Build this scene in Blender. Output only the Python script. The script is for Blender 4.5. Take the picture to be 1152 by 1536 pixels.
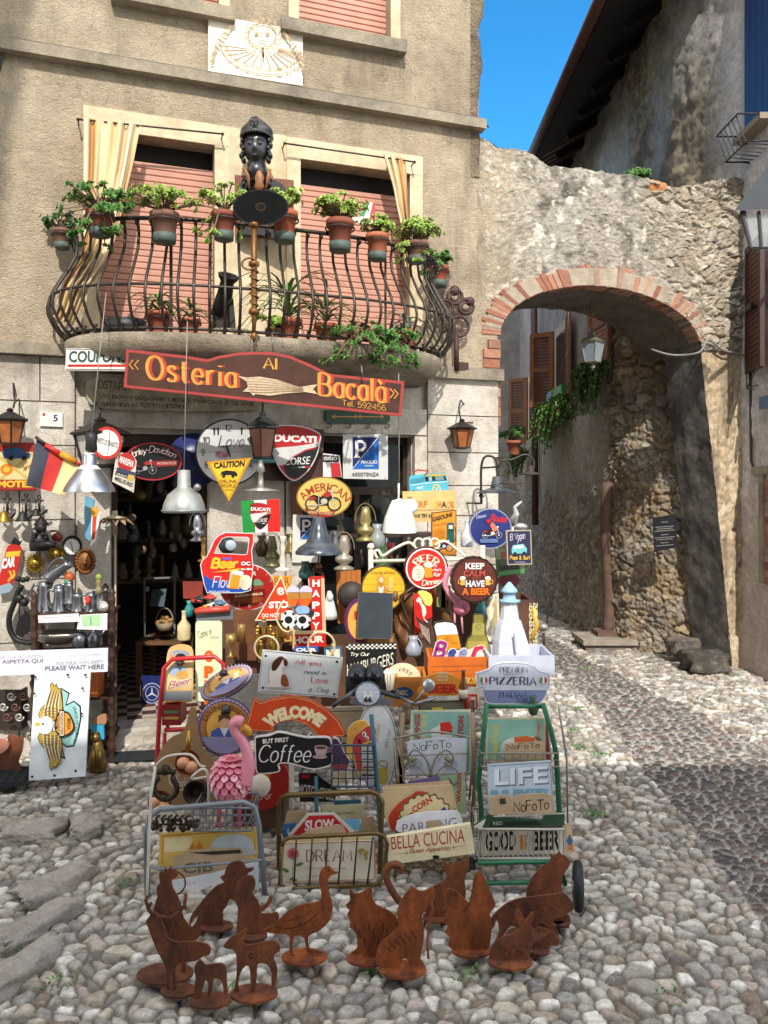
import bpy,math,random
import numpy as np
from mathutils import Vector,Matrix
from mathutils.geometry import tessellate_polygon

# ---------------------------------------------------------------- camera, sky, sun, exposure
for _o in list(bpy.data.objects):bpy.data.objects.remove(_o)
SC=bpy.context.scene
COL=SC.collection
F,CX,HY,CZ=1154.0,576.0,740.0,1.67  # focal length and horizon in photo pixels, eye height in metres
cam_d=bpy.data.cameras.new('camera');cam=bpy.data.objects.new('camera',cam_d);COL.objects.link(cam)
cam.location=(0,0,CZ);cam.rotation_euler=(math.radians(90),0,0)
cam_d.sensor_fit='VERTICAL';cam_d.sensor_height=36.0;cam_d.lens=36.0*F/1536
cam_d.shift_y=-(768-HY)/1536;cam_d.clip_end=500;cam_d.clip_start=0.02
SC.camera=cam
SUN_EL,SUN_DIR=42.0,Vector((0.12,-0.99,0)).normalized()  # height and the side the sun stands on
W=bpy.data.worlds.new('World');SC.world=W;W.use_nodes=True
_n=W.node_tree.nodes;_n.clear()
_out=_n.new('ShaderNodeOutputWorld');_bg=_n.new('ShaderNodeBackground');_sky=_n.new('ShaderNodeTexSky')
_sky.sky_type='NISHITA';_sky.sun_disc=False;_sky.sun_elevation=math.radians(SUN_EL)
_sky.sun_rotation=math.atan2(SUN_DIR.x,SUN_DIR.y)
_sky.air_density=0.85;_sky.dust_density=0.0;_sky.ozone_density=5.0;_sky.altitude=400
_bg.inputs[1].default_value=0.15
# unseen cloud added overhead and behind to brighten and whiten shade, clear blue ahead
def _wn(t,**k):
 n=_n.new(t)
 for a,v in k.items():setattr(n,a,v)
 return n
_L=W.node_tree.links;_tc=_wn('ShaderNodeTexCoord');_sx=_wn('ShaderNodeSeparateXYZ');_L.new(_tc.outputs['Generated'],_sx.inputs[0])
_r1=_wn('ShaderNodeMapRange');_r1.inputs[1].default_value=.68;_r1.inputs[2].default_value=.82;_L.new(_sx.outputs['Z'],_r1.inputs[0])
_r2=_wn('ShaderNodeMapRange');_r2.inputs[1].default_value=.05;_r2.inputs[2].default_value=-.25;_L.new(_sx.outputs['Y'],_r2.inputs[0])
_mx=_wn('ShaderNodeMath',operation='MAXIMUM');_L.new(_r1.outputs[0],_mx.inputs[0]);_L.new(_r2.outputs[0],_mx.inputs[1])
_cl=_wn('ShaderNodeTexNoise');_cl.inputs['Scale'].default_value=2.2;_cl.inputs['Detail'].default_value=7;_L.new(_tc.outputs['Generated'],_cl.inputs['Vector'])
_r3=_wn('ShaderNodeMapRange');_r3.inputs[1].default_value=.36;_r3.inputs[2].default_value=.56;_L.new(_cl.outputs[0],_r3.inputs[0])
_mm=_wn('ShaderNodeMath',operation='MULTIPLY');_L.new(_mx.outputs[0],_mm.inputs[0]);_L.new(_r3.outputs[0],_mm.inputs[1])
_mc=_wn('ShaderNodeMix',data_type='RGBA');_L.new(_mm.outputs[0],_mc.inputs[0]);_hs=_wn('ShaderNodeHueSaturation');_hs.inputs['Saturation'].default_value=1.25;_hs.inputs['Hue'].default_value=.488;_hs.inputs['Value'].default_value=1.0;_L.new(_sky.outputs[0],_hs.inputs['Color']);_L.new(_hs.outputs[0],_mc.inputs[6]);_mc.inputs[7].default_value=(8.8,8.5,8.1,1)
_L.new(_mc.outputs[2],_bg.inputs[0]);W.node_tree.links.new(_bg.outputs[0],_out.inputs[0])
sl=bpy.data.lights.new('sun','SUN');sl.energy=2.2;sl.angle=math.radians(0.5);sl.color=(1.0,0.95,0.88)
sun=bpy.data.objects.new('sun',sl);COL.objects.link(sun)
_sd=Vector((SUN_DIR.x*math.cos(math.radians(SUN_EL)),SUN_DIR.y*math.cos(math.radians(SUN_EL)),math.sin(math.radians(SUN_EL))))
sun.rotation_euler=_sd.to_track_quat('Z','Y').to_euler();sun.location=(0,-5,12)
SC.view_settings.view_transform='Standard';SC.view_settings.look='None'
SC.view_settings.exposure=1.1;SC.view_settings.gamma=1.0
SC.cycles.max_bounces=6;SC.cycles.diffuse_bounces=4;SC.cycles.glossy_bounces=3;SC.cycles.transmission_bounces=4
SC.cycles.use_denoising=True
R=random.Random(7)

# ---------------------------------------------------------------- materials
def lin(h):
 if isinstance(h,str):
  h=[int(h[i:i+2],16)/255 for i in(0,2,4)]
 return tuple(c/12.92 if c<=0.04045 else((c+0.055)/1.055)**2.4 for c in h)
_mats={}
def node_mat(name):
 m=bpy.data.materials.new(name);m.use_nodes=True
 nt=m.node_tree;b=nt.nodes['Principled BSDF']
 return m,nt,b
def N(nt,typ,**kw):
 n=nt.nodes.new(typ)
 for k,v in kw.items():
  if k.startswith('i_'):n.inputs[k[2:].replace('_',' ')].default_value=v
  else:setattr(n,k,v)
 return n
def noise(nt,vec,scale,detail=4,rough=0.6):
 n=N(nt,'ShaderNodeTexNoise');n.inputs['Scale'].default_value=scale;n.inputs['Detail'].default_value=detail
 n.inputs['Roughness'].default_value=rough
 if vec is not None:nt.links.new(vec,n.inputs['Vector'])
 return n.outputs[0]
def ramp(nt,fac,stops):
 r=N(nt,'ShaderNodeValToRGB');e=r.color_ramp.elements
 while len(e)<len(stops):e.new(0.5)
 for el,(p,c)in zip(e,stops):
  el.position=p;el.color=(*c,1)if len(c)==3 else c
 nt.links.new(fac,r.inputs[0]);return r.outputs[0]
def mix(nt,fac,a,b,mode='MIX'):
 n=N(nt,'ShaderNodeMix',data_type='RGBA',blend_type=mode)
 for sock,v in((n.inputs[0],fac),(n.inputs[6],a),(n.inputs[7],b)):
  if isinstance(v,(int,float)):sock.default_value=v
  elif isinstance(v,tuple):sock.default_value=(*v,1)[:4]
  else:nt.links.new(v,sock)
 return n.outputs[2]
def bump(nt,bsdf,h,strength=0.5,dist=0.01):
 b=N(nt,'ShaderNodeBump');b.inputs['Strength'].default_value=strength;b.inputs['Distance'].default_value=dist
 nt.links.new(h,b.inputs['Height']);nt.links.new(b.outputs[0],bsdf.inputs['Normal']);return b
def M(hexc,rough=0.5,metal=0.0,var=0.14,sc=9.0,bmp=0.0,bsc=60.0,wear=0.0,wcol='5a3a26',coat=0.0,alpha=1.0):
 """paint, enamel, metal, wood or cloth of one colour, with mottling, wear and a fine relief"""
 key=(hexc,rough,metal,var,sc,bmp,bsc,wear,wcol,coat,alpha)
 if key in _mats:return _mats[key]
 m,nt,b=node_mat('finish_'+(hexc if isinstance(hexc,str)else 'x'))
 c=lin(hexc)
 co=N(nt,'ShaderNodeTexCoord').outputs['Object']
 n1=noise(nt,co,sc,5)
 col=ramp(nt,n1,[(0.3,tuple(x*(1-var)for x in c)),(0.7,tuple(min(1,x*(1+var*0.5))for x in c))])
 if wear>0:
  n2=noise(nt,co,38,6,0.7)
  f=ramp(nt,n2,[(0.70-wear*0.3,(0,0,0)),(0.74-wear*0.3,(1,1,1))])
  col=mix(nt,f,col,lin(wcol))
 nt.links.new(col,b.inputs['Base Color'])
 b.inputs['Roughness'].default_value=rough;b.inputs['Metallic'].default_value=metal
 b.inputs['Coat Weight'].default_value=coat
 if alpha<1:b.inputs['Alpha'].default_value=alpha
 if bmp>0:bump(nt,b,noise(nt,co,bsc,5),bmp,0.01)
 _mats[key]=m;return m
def glass_mat(tint='dfe8ea',a=0.22):
 key=('glass',tint,a)
 if key in _mats:return _mats[key]
 m,nt,b=node_mat('window_glass')
 b.inputs['Base Color'].default_value=(*lin(tint),1);b.inputs['Roughness'].default_value=0.05
 b.inputs['Alpha'].default_value=a;b.inputs['IOR'].default_value=1.5
 _mats[key]=m;return m
# ---------------------------------------------------------------- mesh builders
def catmull(pts,n=4,closed=True):
 P=[Vector(p)for p in pts];out=[];L=len(P)
 for i in range(L if closed else L-1):
  if closed:a,b,c,d=P[i-1],P[i],P[(i+1)%L],P[(i+2)%L]
  else:a,b,c,d=P[max(i-1,0)],P[i],P[i+1],P[min(i+2,L-1)]
  for k in range(n):
   t=k/n
   out.append(0.5*(2*b+(c-a)*t+(2*a-5*b+4*c-d)*t*t+(3*b-a-3*c+d)*t**3))
 if not closed:out.append(P[-1])
 return[tuple(p)for p in out]
def oval(cx,cy,rx,ry=None,n=40,rot=0,a0=0,a1=360):
 ry=rx if ry is None else ry;r=math.radians(rot);out=[]
 full=abs(a1-a0)>=360
 for i in range(n if full else n+1):
  a=math.radians(a0+(a1-a0)*i/n);x,y=rx*math.cos(a),ry*math.sin(a)
  out.append((cx+x*math.cos(r)-y*math.sin(r),cy+x*math.sin(r)+y*math.cos(r)))
 return out
def rrect(x0,y0,x1,y1,r=0,rot=0,n=4):
 if r<=0:pts=[(x0,y0),(x1,y0),(x1,y1),(x0,y1)]
 else:
  pts=[]
  for cx,cy,a in((x0+r,y0+r,180),(x1-r,y0+r,270),(x1-r,y1-r,0),(x0+r,y1-r,90)):
   for i in range(n+1):
    t=math.radians(a+90*i/n);pts.append((cx+r*math.cos(t),cy+r*math.sin(t)))
 if rot:
  c,s=math.cos(math.radians(rot)),math.sin(math.radians(rot));mx,my=(x0+x1)/2,(y0+y1)/2
  pts=[(mx+(x-mx)*c-(y-my)*s,my+(x-mx)*s+(y-my)*c)for x,y in pts]
 return pts
def set_tags(o,label=None,cat=None,group=None,kind=None):
 if label:o['label']=label
 if cat:o['category']=cat
 if group:o['group']=group
 if kind:o['kind']=kind
 return o
def thing(name,loc,label,cat,group=None):
 o=bpy.data.objects.new(name,None);COL.objects.link(o);o.location=loc;o.empty_display_size=0.05
 return set_tags(o,label,cat,group)

class B:
 """collects shapes in world metres and links them as ONE mesh object"""
 def __init__(s):s.v=[];s.f=[];s.m=[];s.sm=[];s.mats=[]
 def mi(s,mat):
  if mat not in s.mats:s.mats.append(mat)
  return s.mats.index(mat)
 def add(s,vs,fs,mat,smooth=False):
  o=len(s.v);k=s.mi(mat)
  s.v+=[tuple(v)for v in vs]
  for f in fs:s.f.append([i+o for i in f]);s.m.append(k);s.sm.append(smooth)
  return s
 def box(s,c,size,mat,rot=None):
  x,y,z=(d/2 for d in size);c=Vector(c)
  vs=[Vector((a,b,d))for a in(-x,x)for b in(-y,y)for d in(-z,z)]
  if rot is not None:vs=[rot@v for v in vs]
  return s.add([v+c for v in vs],[(0,1,3,2),(4,6,7,5),(0,4,5,1),(2,3,7,6),(0,2,6,4),(1,5,7,3)],mat)
 def hexa(s,p,mat):
  """eight corners: four of one end in order, four of the other"""
  return s.add(p,[(0,3,2,1),(4,5,6,7),(0,1,5,4),(1,2,6,5),(2,3,7,6),(3,0,4,7)],mat)
 def tube(s,pts,r,mat,n=6,closed=False,flat=None):
  P=[Vector(p)for p in pts];L=len(P)
  rs=r if isinstance(r,(list,tuple))else[r]*L
  vs=[];up=None
  for i in range(L):
   if closed:t=P[(i+1)%L]-P[i-1]
   else:t=P[min(i+1,L-1)]-P[max(i-1,0)]
   if t.length<1e-9:t=Vector((0,0,1))
   t.normalize()
   if up is None:up=Vector((0,0,1))if abs(t.z)<0.9 else Vector((0,1,0))
   a=up-t*up.dot(t)
   if a.length<1e-6:a=t.orthogonal()
   a.normalize();up=a;b=t.cross(a)
   for k in range(n):
    q=2*math.pi*(k+0.5)/n
    vs.append(P[i]+(a*math.cos(q)*(flat if flat else 1)+b*math.sin(q))*rs[i])
  fs=[]
  for i in range(L if closed else L-1):
   j=(i+1)%L
   for k in range(n):fs.append((i*n+k,i*n+(k+1)%n,j*n+(k+1)%n,j*n+k))
  if not closed:fs.append(tuple(range(n-1,-1,-1)));fs.append(tuple((L-1)*n+k for k in range(n)))
  return s.add(vs,fs,mat,n>4)
 def lathe(s,prof,base,mat,axis=(0,0,1),n=20,sx=1.0,smooth=True,cap=True):
  ax=Vector(axis).normalized();a=Vector((1,0,0))if abs(ax.x)<0.9 else Vector((0,1,0))
  a=(a-ax*a.dot(ax)).normalized();b=ax.cross(a);base=Vector(base);vs=[]
  for r,h in prof:
   for k in range(n):
    q=2*math.pi*k/n;vs.append(base+ax*h+a*(r*math.cos(q))+b*(r*sx*math.sin(q)))
  fs=[];L=len(prof)
  for i in range(L-1):
   for k in range(n):fs.append((i*n+k,i*n+(k+1)%n,(i+1)*n+(k+1)%n,(i+1)*n+k))
  if cap:
   fs.append(tuple(range(n-1,-1,-1)));fs.append(tuple((L-1)*n+k for k in range(n)))
  return s.add(vs,fs,mat,smooth)
 def ball(s,c,r,mat,n=10,m=7,rot=None):
  rr=(r,r,r)if isinstance(r,(int,float))else r;c=Vector(c);vs=[]
  for i in range(m+1):
   t=math.pi*i/m
   for k in range(n):
    q=2*math.pi*k/n
    v=Vector((rr[0]*math.sin(t)*math.cos(q),rr[1]*math.sin(t)*math.sin(q),rr[2]*math.cos(t)))
    vs.append((rot@v if rot is not None else v)+c)
  fs=[(i*n+k,(i+1)*n+k,(i+1)*n+(k+1)%n,i*n+(k+1)%n)for i in range(m)for k in range(n)]
  return s.add(vs,fs,mat,True)
 def sheet(s,rows,mat,smooth=True,closed=False):
  """grid of points: list of rows"""
  n=len(rows[0]);vs=[p for r in rows for p in r];fs=[]
  for i in range(len(rows)-1):
   for k in range(n if closed else n-1):
    k2=(k+1)%n;fs.append((i*n+k,i*n+k2,(i+1)*n+k2,(i+1)*n+k))
  return s.add(vs,fs,mat,smooth)
 def build(s,name,label=None,cat=None,group=None,parent=None,kind=None):
  A=np.array(s.v,dtype=float)
  if parent is not None:base=Vector(parent['_base'])if '_base' in parent else parent.location.copy()
  else:base=Vector(((A[:,0].min()+A[:,0].max())/2,(A[:,1].min()+A[:,1].max())/2,A[:,2].min()))
  A-=np.array(base)
  me=bpy.data.meshes.new(name);me.from_pydata(A.tolist(),[],s.f)
  for m in s.mats:me.materials.append(m)
  me.polygons.foreach_set('material_index',s.m);me.polygons.foreach_set('use_smooth',s.sm)
  me.update()
  o=bpy.data.objects.new(name,me);COL.objects.link(o)
  s.last=o
  if parent is None:o.location=base
  else:
   o.parent=parent
  o['_base']=list(base)
  return set_tags(o,label,cat,group,kind)

# --- a stroke alphabet for painted and hand written lettering (cap height 10, x-height 6.5)
GL={
'A':'8|0,0 4,10 8,0|1.4,3.5 6.6,3.5','B':'6.4|0,0 0,10 3.5,10 5.3,9.2 5.5,7 4.6,5.7 3.2,5.4 0,5.4|3.2,5.4 5.5,4.6 6.3,2.8 5.6,.8 3.6,0 0,0',
'C':'7|7,8.4 5.8,9.6 4,10 2,9.4 .5,7.4 0,5 .5,2.6 2,.6 4,0 5.8,.4 7,1.6','D':'7.4|0,0 0,10 3.4,10 5.8,9 7.2,6.8 7.4,5 7.2,3.2 5.8,1 3.4,0 0,0',
'E':'6|6,10 0,10 0,0 6,0|0,5.2 4.6,5.2','F':'6|6,10 0,10 0,0|0,5.2 4.6,5.2','G':'7.4|7,8.4 5.8,9.6 4,10 2,9.4 .5,7.4 0,5 .5,2.6 2,.6 4,0 6,.4 7.3,2 7.3,4.4 4.4,4.4',
'H':'7|0,0 0,10|7,0 7,10|0,5.2 7,5.2','I':'1|.5,0 .5,10','J':'5|5,10 5,2.4 4,.4 2.2,0 .6,.8 0,2.4','K':'6.8|0,0 0,10|6.6,10 0,4.4|2.2,6 6.8,0',
'L':'5.8|0,10 0,0 5.8,0','M':'9|0,0 .8,10 4.5,2 8.2,10 9,0','N':'7.4|0,0 0,10 7.4,0 7.4,10','O':'8|4,10 1.8,9.2 .4,7.2 0,5 .4,2.8 1.8,.8 4,0 6.2,.8 7.6,2.8 8,5 7.6,7.2 6.2,9.2 4,10',
'P':'6|0,0 0,10 3.6,10 5.5,9.2 6,7.4 5.5,5.6 3.6,4.8 0,4.8','Q':'8|4,10 1.8,9.2 .4,7.2 0,5 .4,2.8 1.8,.8 4,0 6.2,.8 7.6,2.8 8,5 7.6,7.2 6.2,9.2 4,10|5,2.6 8,-.8',
'R':'6.6|0,0 0,10 3.6,10 5.5,9.2 6,7.4 5.5,5.8 3.6,5 0,5|3,5 6.6,0','S':'6|5.7,8.4 4.6,9.6 3,10 1.2,9.5 .3,7.8 1,6.2 3,5.3 5.2,4.2 6,2.6 5.2,.8 3,0 1.2,.4 0,1.7',
'T':'7|0,10 7,10|3.5,10 3.5,0','U':'7|0,10 0,3 1,.8 3.5,0 6,.8 7,3 7,10','V':'8|0,10 4,0 8,10','W':'11|0,10 2.8,0 5.5,8.6 8.2,0 11,10','X':'7.6|0,10 7.6,0|0,0 7.6,10',
'Y':'7.6|0,10 3.8,5 7.6,10|3.8,5 3.8,0','Z':'6.6|0,10 6.6,10 0,0 6.6,0',
'a':'5|4.8,6.4 4.8,0|4.8,5.2 3.6,6.4 2,6.4 .5,5.2 0,3.2 .5,1.2 2,0 3.6,.1 4.8,1.3','b':'5|0,10 0,0|0,1.3 1.2,.1 2.8,0 4.4,1.2 4.9,3.2 4.4,5.2 2.8,6.4 1.2,6.3 0,5.1',
'c':'4.6|4.5,5.4 3.4,6.4 2,6.4 .5,5.2 0,3.2 .5,1.2 2,0 3.4,.1 4.6,1.2','d':'5|4.8,10 4.8,0|4.8,5.2 3.6,6.4 2,6.4 .5,5.2 0,3.2 .5,1.2 2,0 3.6,.1 4.8,1.3',
'e':'5|.2,3.4 4.8,3.4 4.6,5 3.4,6.4 2,6.4 .5,5.2 0,3.2 .5,1.2 2,0 3.6,.2 4.8,1.3','f':'3.6|3.6,9.4 2.6,10 1.6,9.4 1.3,8 1.3,0|0,6.3 3.2,6.3',
'g':'5|4.8,6.4 4.8,-1 4,-2.7 2.2,-3 .6,-2.2|4.8,5.2 3.6,6.4 2,6.4 .5,5.2 0,3.2 .5,1.2 2,.2 3.6,.3 4.8,1.5','h':'4.8|0,10 0,0|0,4.8 1.2,6.2 2.8,6.5 4.2,5.8 4.8,4.2 4.8,0',
'i':'1|.5,6.4 .5,0|.5,8.6 .5,9.2','j':'2|1.4,6.4 1.4,-1.6 .6,-2.8 -.6,-3|1.4,8.6 1.4,9.2','k':'4.8|0,10 0,0|4.5,6.4 0,2.6|1.6,4 4.8,0','l':'1|.5,10 .5,0',
'm':'8|0,6.4 0,0|0,4.8 1.2,6.3 2.4,6.5 3.6,5.8 4,4.4 4,0|4,4.8 5.2,6.3 6.4,6.5 7.6,5.8 8,4.4 8,0','n':'4.8|0,6.4 0,0|0,4.8 1.2,6.2 2.8,6.5 4.2,5.8 4.8,4.2 4.8,0',
'o':'5|2.5,6.5 .9,5.8 0,3.9 .1,2 1,.5 2.5,0 4,.6 5,2.4 4.9,4.4 4.1,5.9 2.5,6.5','p':'5|0,6.4 0,-3|0,1.3 1.2,.1 2.8,0 4.4,1.2 4.9,3.2 4.4,5.2 2.8,6.4 1.2,6.3 0,5.1',
'q':'5|4.8,6.4 4.8,-3|4.8,5.2 3.6,6.4 2,6.4 .5,5.2 0,3.2 .5,1.2 2,0 3.6,.1 4.8,1.3','r':'3.2|0,6.4 0,0|0,4.4 1,5.9 2.2,6.5 3.2,6.2','s':'4.2|4,5.3 3,6.3 1.8,6.5 .5,5.8 .4,4.5 1.8,3.6 3.4,2.8 4.2,1.8 3.6,.5 2.2,0 .8,.2 0,1.2',
't':'3.4|1.3,9 1.3,1.4 2,.2 3.4,.2|0,6.3 3.2,6.3','u':'4.8|0,6.4 0,2 .7,.5 2,0 3.6,.4 4.8,1.8|4.8,6.4 4.8,0','v':'5|0,6.4 2.5,0 5,6.4','w':'7.4|0,6.4 1.9,0 3.7,5.6 5.5,0 7.4,6.4','x':'5|0,6.4 5,0|0,0 5,6.4',
'y':'5|0,6.4 2.6,.2|5,6.4 2,-2.4 .6,-3','z':'4.4|0,6.4 4.4,6.4 0,0 4.4,0','0':'6|3,10 1,9 0,6.6 0,3.4 1,1 3,0 5,1 6,3.4 6,6.6 5,9 3,10','1':'3|0,8 2,10 2,0',
'2':'6|.2,7.6 1,9.4 3,10 5,9.3 5.7,7.4 4.8,5.2 0,0 6,0','3':'6|.3,8.4 1.6,9.8 3.4,10 5.2,9 5.3,6.8 4,5.4 2,5.3|4,5.4 5.7,4.2 6,2.4 5,.6 3,0 1.2,.4 0,1.8',
'4':'6.4|4.8,0 4.8,10 0,2.8 6.4,2.8','5':'6|5.4,10 1,10 .5,5.4 2.8,6.3 4.8,5.6 5.9,3.6 5.4,1.4 3.6,0 1.4,.2 0,1.6','6':'6|5,9.4 3.4,10 1.4,8.8 .2,6 0,3 1.2,.6 3,0 5,.8 6,3 5.2,5.2 3.2,6 1.2,5 .2,3.4',
'7':'5.6|0,10 5.6,10 2,0','8':'6|3,5.5 1,6.4 .5,8.2 1.4,9.6 3,10 4.6,9.6 5.5,8.2 5,6.4 3,5.5 .8,4.4 0,2.6 1,.6 3,0 5,.6 6,2.6 5.2,4.4 3,5.5','9':'6|5.8,6.6 4.6,4.8 2.8,4.2 .8,5 0,7 .8,9.2 2.8,10 4.8,9.2 5.9,7 5.8,4 4.6,1.2 2.6,0 1,.6',
'.':'1|.5,0 .5,.9','-':'3.4|0,4 3.4,4','!':'1|.5,10 .5,3|.5,0 .5,.9',"'":'1|.5,10 .3,7.6','&':'7|7,0 1.6,7.4 2,9.4 3.4,10 4.6,8.6 4,6.8 .8,4 .3,1.8 1.8,0 4,.3 6.6,4',',':'1|.6,.8 .2,-1.4',
' ':'3.2|','<':'6|3,5.5 0,3 3,.5|6,5.5 3,3 6,.5','>':'6|0,5.5 3,3 0,.5|3,5.5 6,3 3,.5','à':None,'*':'4|0,5 4,5|2,3 2,7|.6,3.6 3.4,6.4|.6,6.4 3.4,3.6','(':'2|2,10 .4,7 .4,3 2,0',')':'2|0,10 1.6,7 1.6,3 0,0',
}
GL['à']=GL['a']+'|1,9.6 3,7.8'
def stroke_text(txt,wt=1.1,contrast=1.0,serif=0.0,gap=1.6,slant=0.0,jit=0.0,smooth=True):
 """ribbons in glyph units -> list of (points2d, faces), bounds"""
 out=[];x=0;rr=random.Random(txt)
 for ch in txt:
  g=GL.get(ch)or GL.get(ch.upper())or GL['.']
  parts=g.split('|');wd=float(parts[0]);dy=rr.uniform(-jit,jit);k=1+rr.uniform(-jit,jit)*0.12
  for st in parts[1:]:
   if not st:continue
   P=[tuple(float(q)for q in p.split(','))for p in st.split()]
   if smooth and len(P)>=6:
    P=catmull([(p[0],p[1],0)for p in P],2,False)
   P=[(p[0]*k+x,p[1]*k+dy)for p in P]
   if slant:P=[(p[0]+slant*p[1],p[1])for p in P]
   n=len(P);L=[];Rr=[]
   for i in range(n):
    a,b=P[max(i-1,0)],P[min(i+1,n-1)]
    tx,ty=b[0]-a[0],b[1]-a[1];l=math.hypot(tx,ty)or 1;tx/=l;ty/=l
    sharp=1.0
    if 0<i<n-1:
     a1=math.atan2(P[i][1]-a[1],P[i][0]-a[0]);a2=math.atan2(b[1]-P[i][1],b[0]-P[i][0])
     d=abs((a2-a1+math.pi)%(2*math.pi)-math.pi);sharp=min(1.6,1/max(0.3,math.cos(d/2)))
    w=wt*0.5*(contrast+(1-contrast)*abs(ty))*sharp
    e=wt*0.18 if contrast>0.9 else 0
    ex,ey=(-tx*e,-ty*e)if i==0 else((tx*e,ty*e)if i==n-1 else(0,0))
    L.append((P[i][0]-ty*w+ex,P[i][1]+tx*w+ey));Rr.append((P[i][0]+ty*w+ex,P[i][1]-tx*w+ey))
   out.append((L+Rr,[(i,i+1,n+i+1,n+i)for i in range(n-1)]))
   if serif:
    for i,j in((0,1),(n-1,n-2)):
     if abs(P[i][1]-P[j][1])>abs(P[i][0]-P[j][0])*0.9 and(abs(P[i][1]-dy)<.3 or P[i][1]>5.8):
      h=wt*0.3;s0=1 if P[j][1]>P[i][1]else-1
      X,Yy=P[i];out.append(([(X-serif,Yy),(X+serif,Yy),(X+serif,Yy+h*s0),(X-serif,Yy+h*s0)],[(0,1,2,3)]))
  x+=wd+gap
 xs=[p[0]for q,_ in out for p in q];ys=[p[1]for q,_ in out for p in q]
 return out,(min(xs),min(ys),max(xs),max(ys))
_tc={}
def font_text(txt,bold=0.0):
 if(txt,bold)in _tc:return _tc[(txt,bold)]
 cu=bpy.data.curves.new('lettering','FONT');cu.body=txt;cu.offset=bold;cu.resolution_u=3
 ob=bpy.data.objects.new('lettering',cu);me=bpy.data.meshes.new_from_object(ob)
 P=[(v.co.x,v.co.y)for v in me.vertices];fs=[tuple(p.vertices)for p in me.polygons]
 bpy.data.objects.remove(ob);bpy.data.curves.remove(cu);bpy.data.meshes.remove(me)
 xs=[p[0]for p in P];ys=[p[1]for p in P]
 _tc[(txt,bold)]=([(P,fs)],(min(xs),min(ys),max(xs),max(ys)));return _tc[(txt,bold)]

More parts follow.
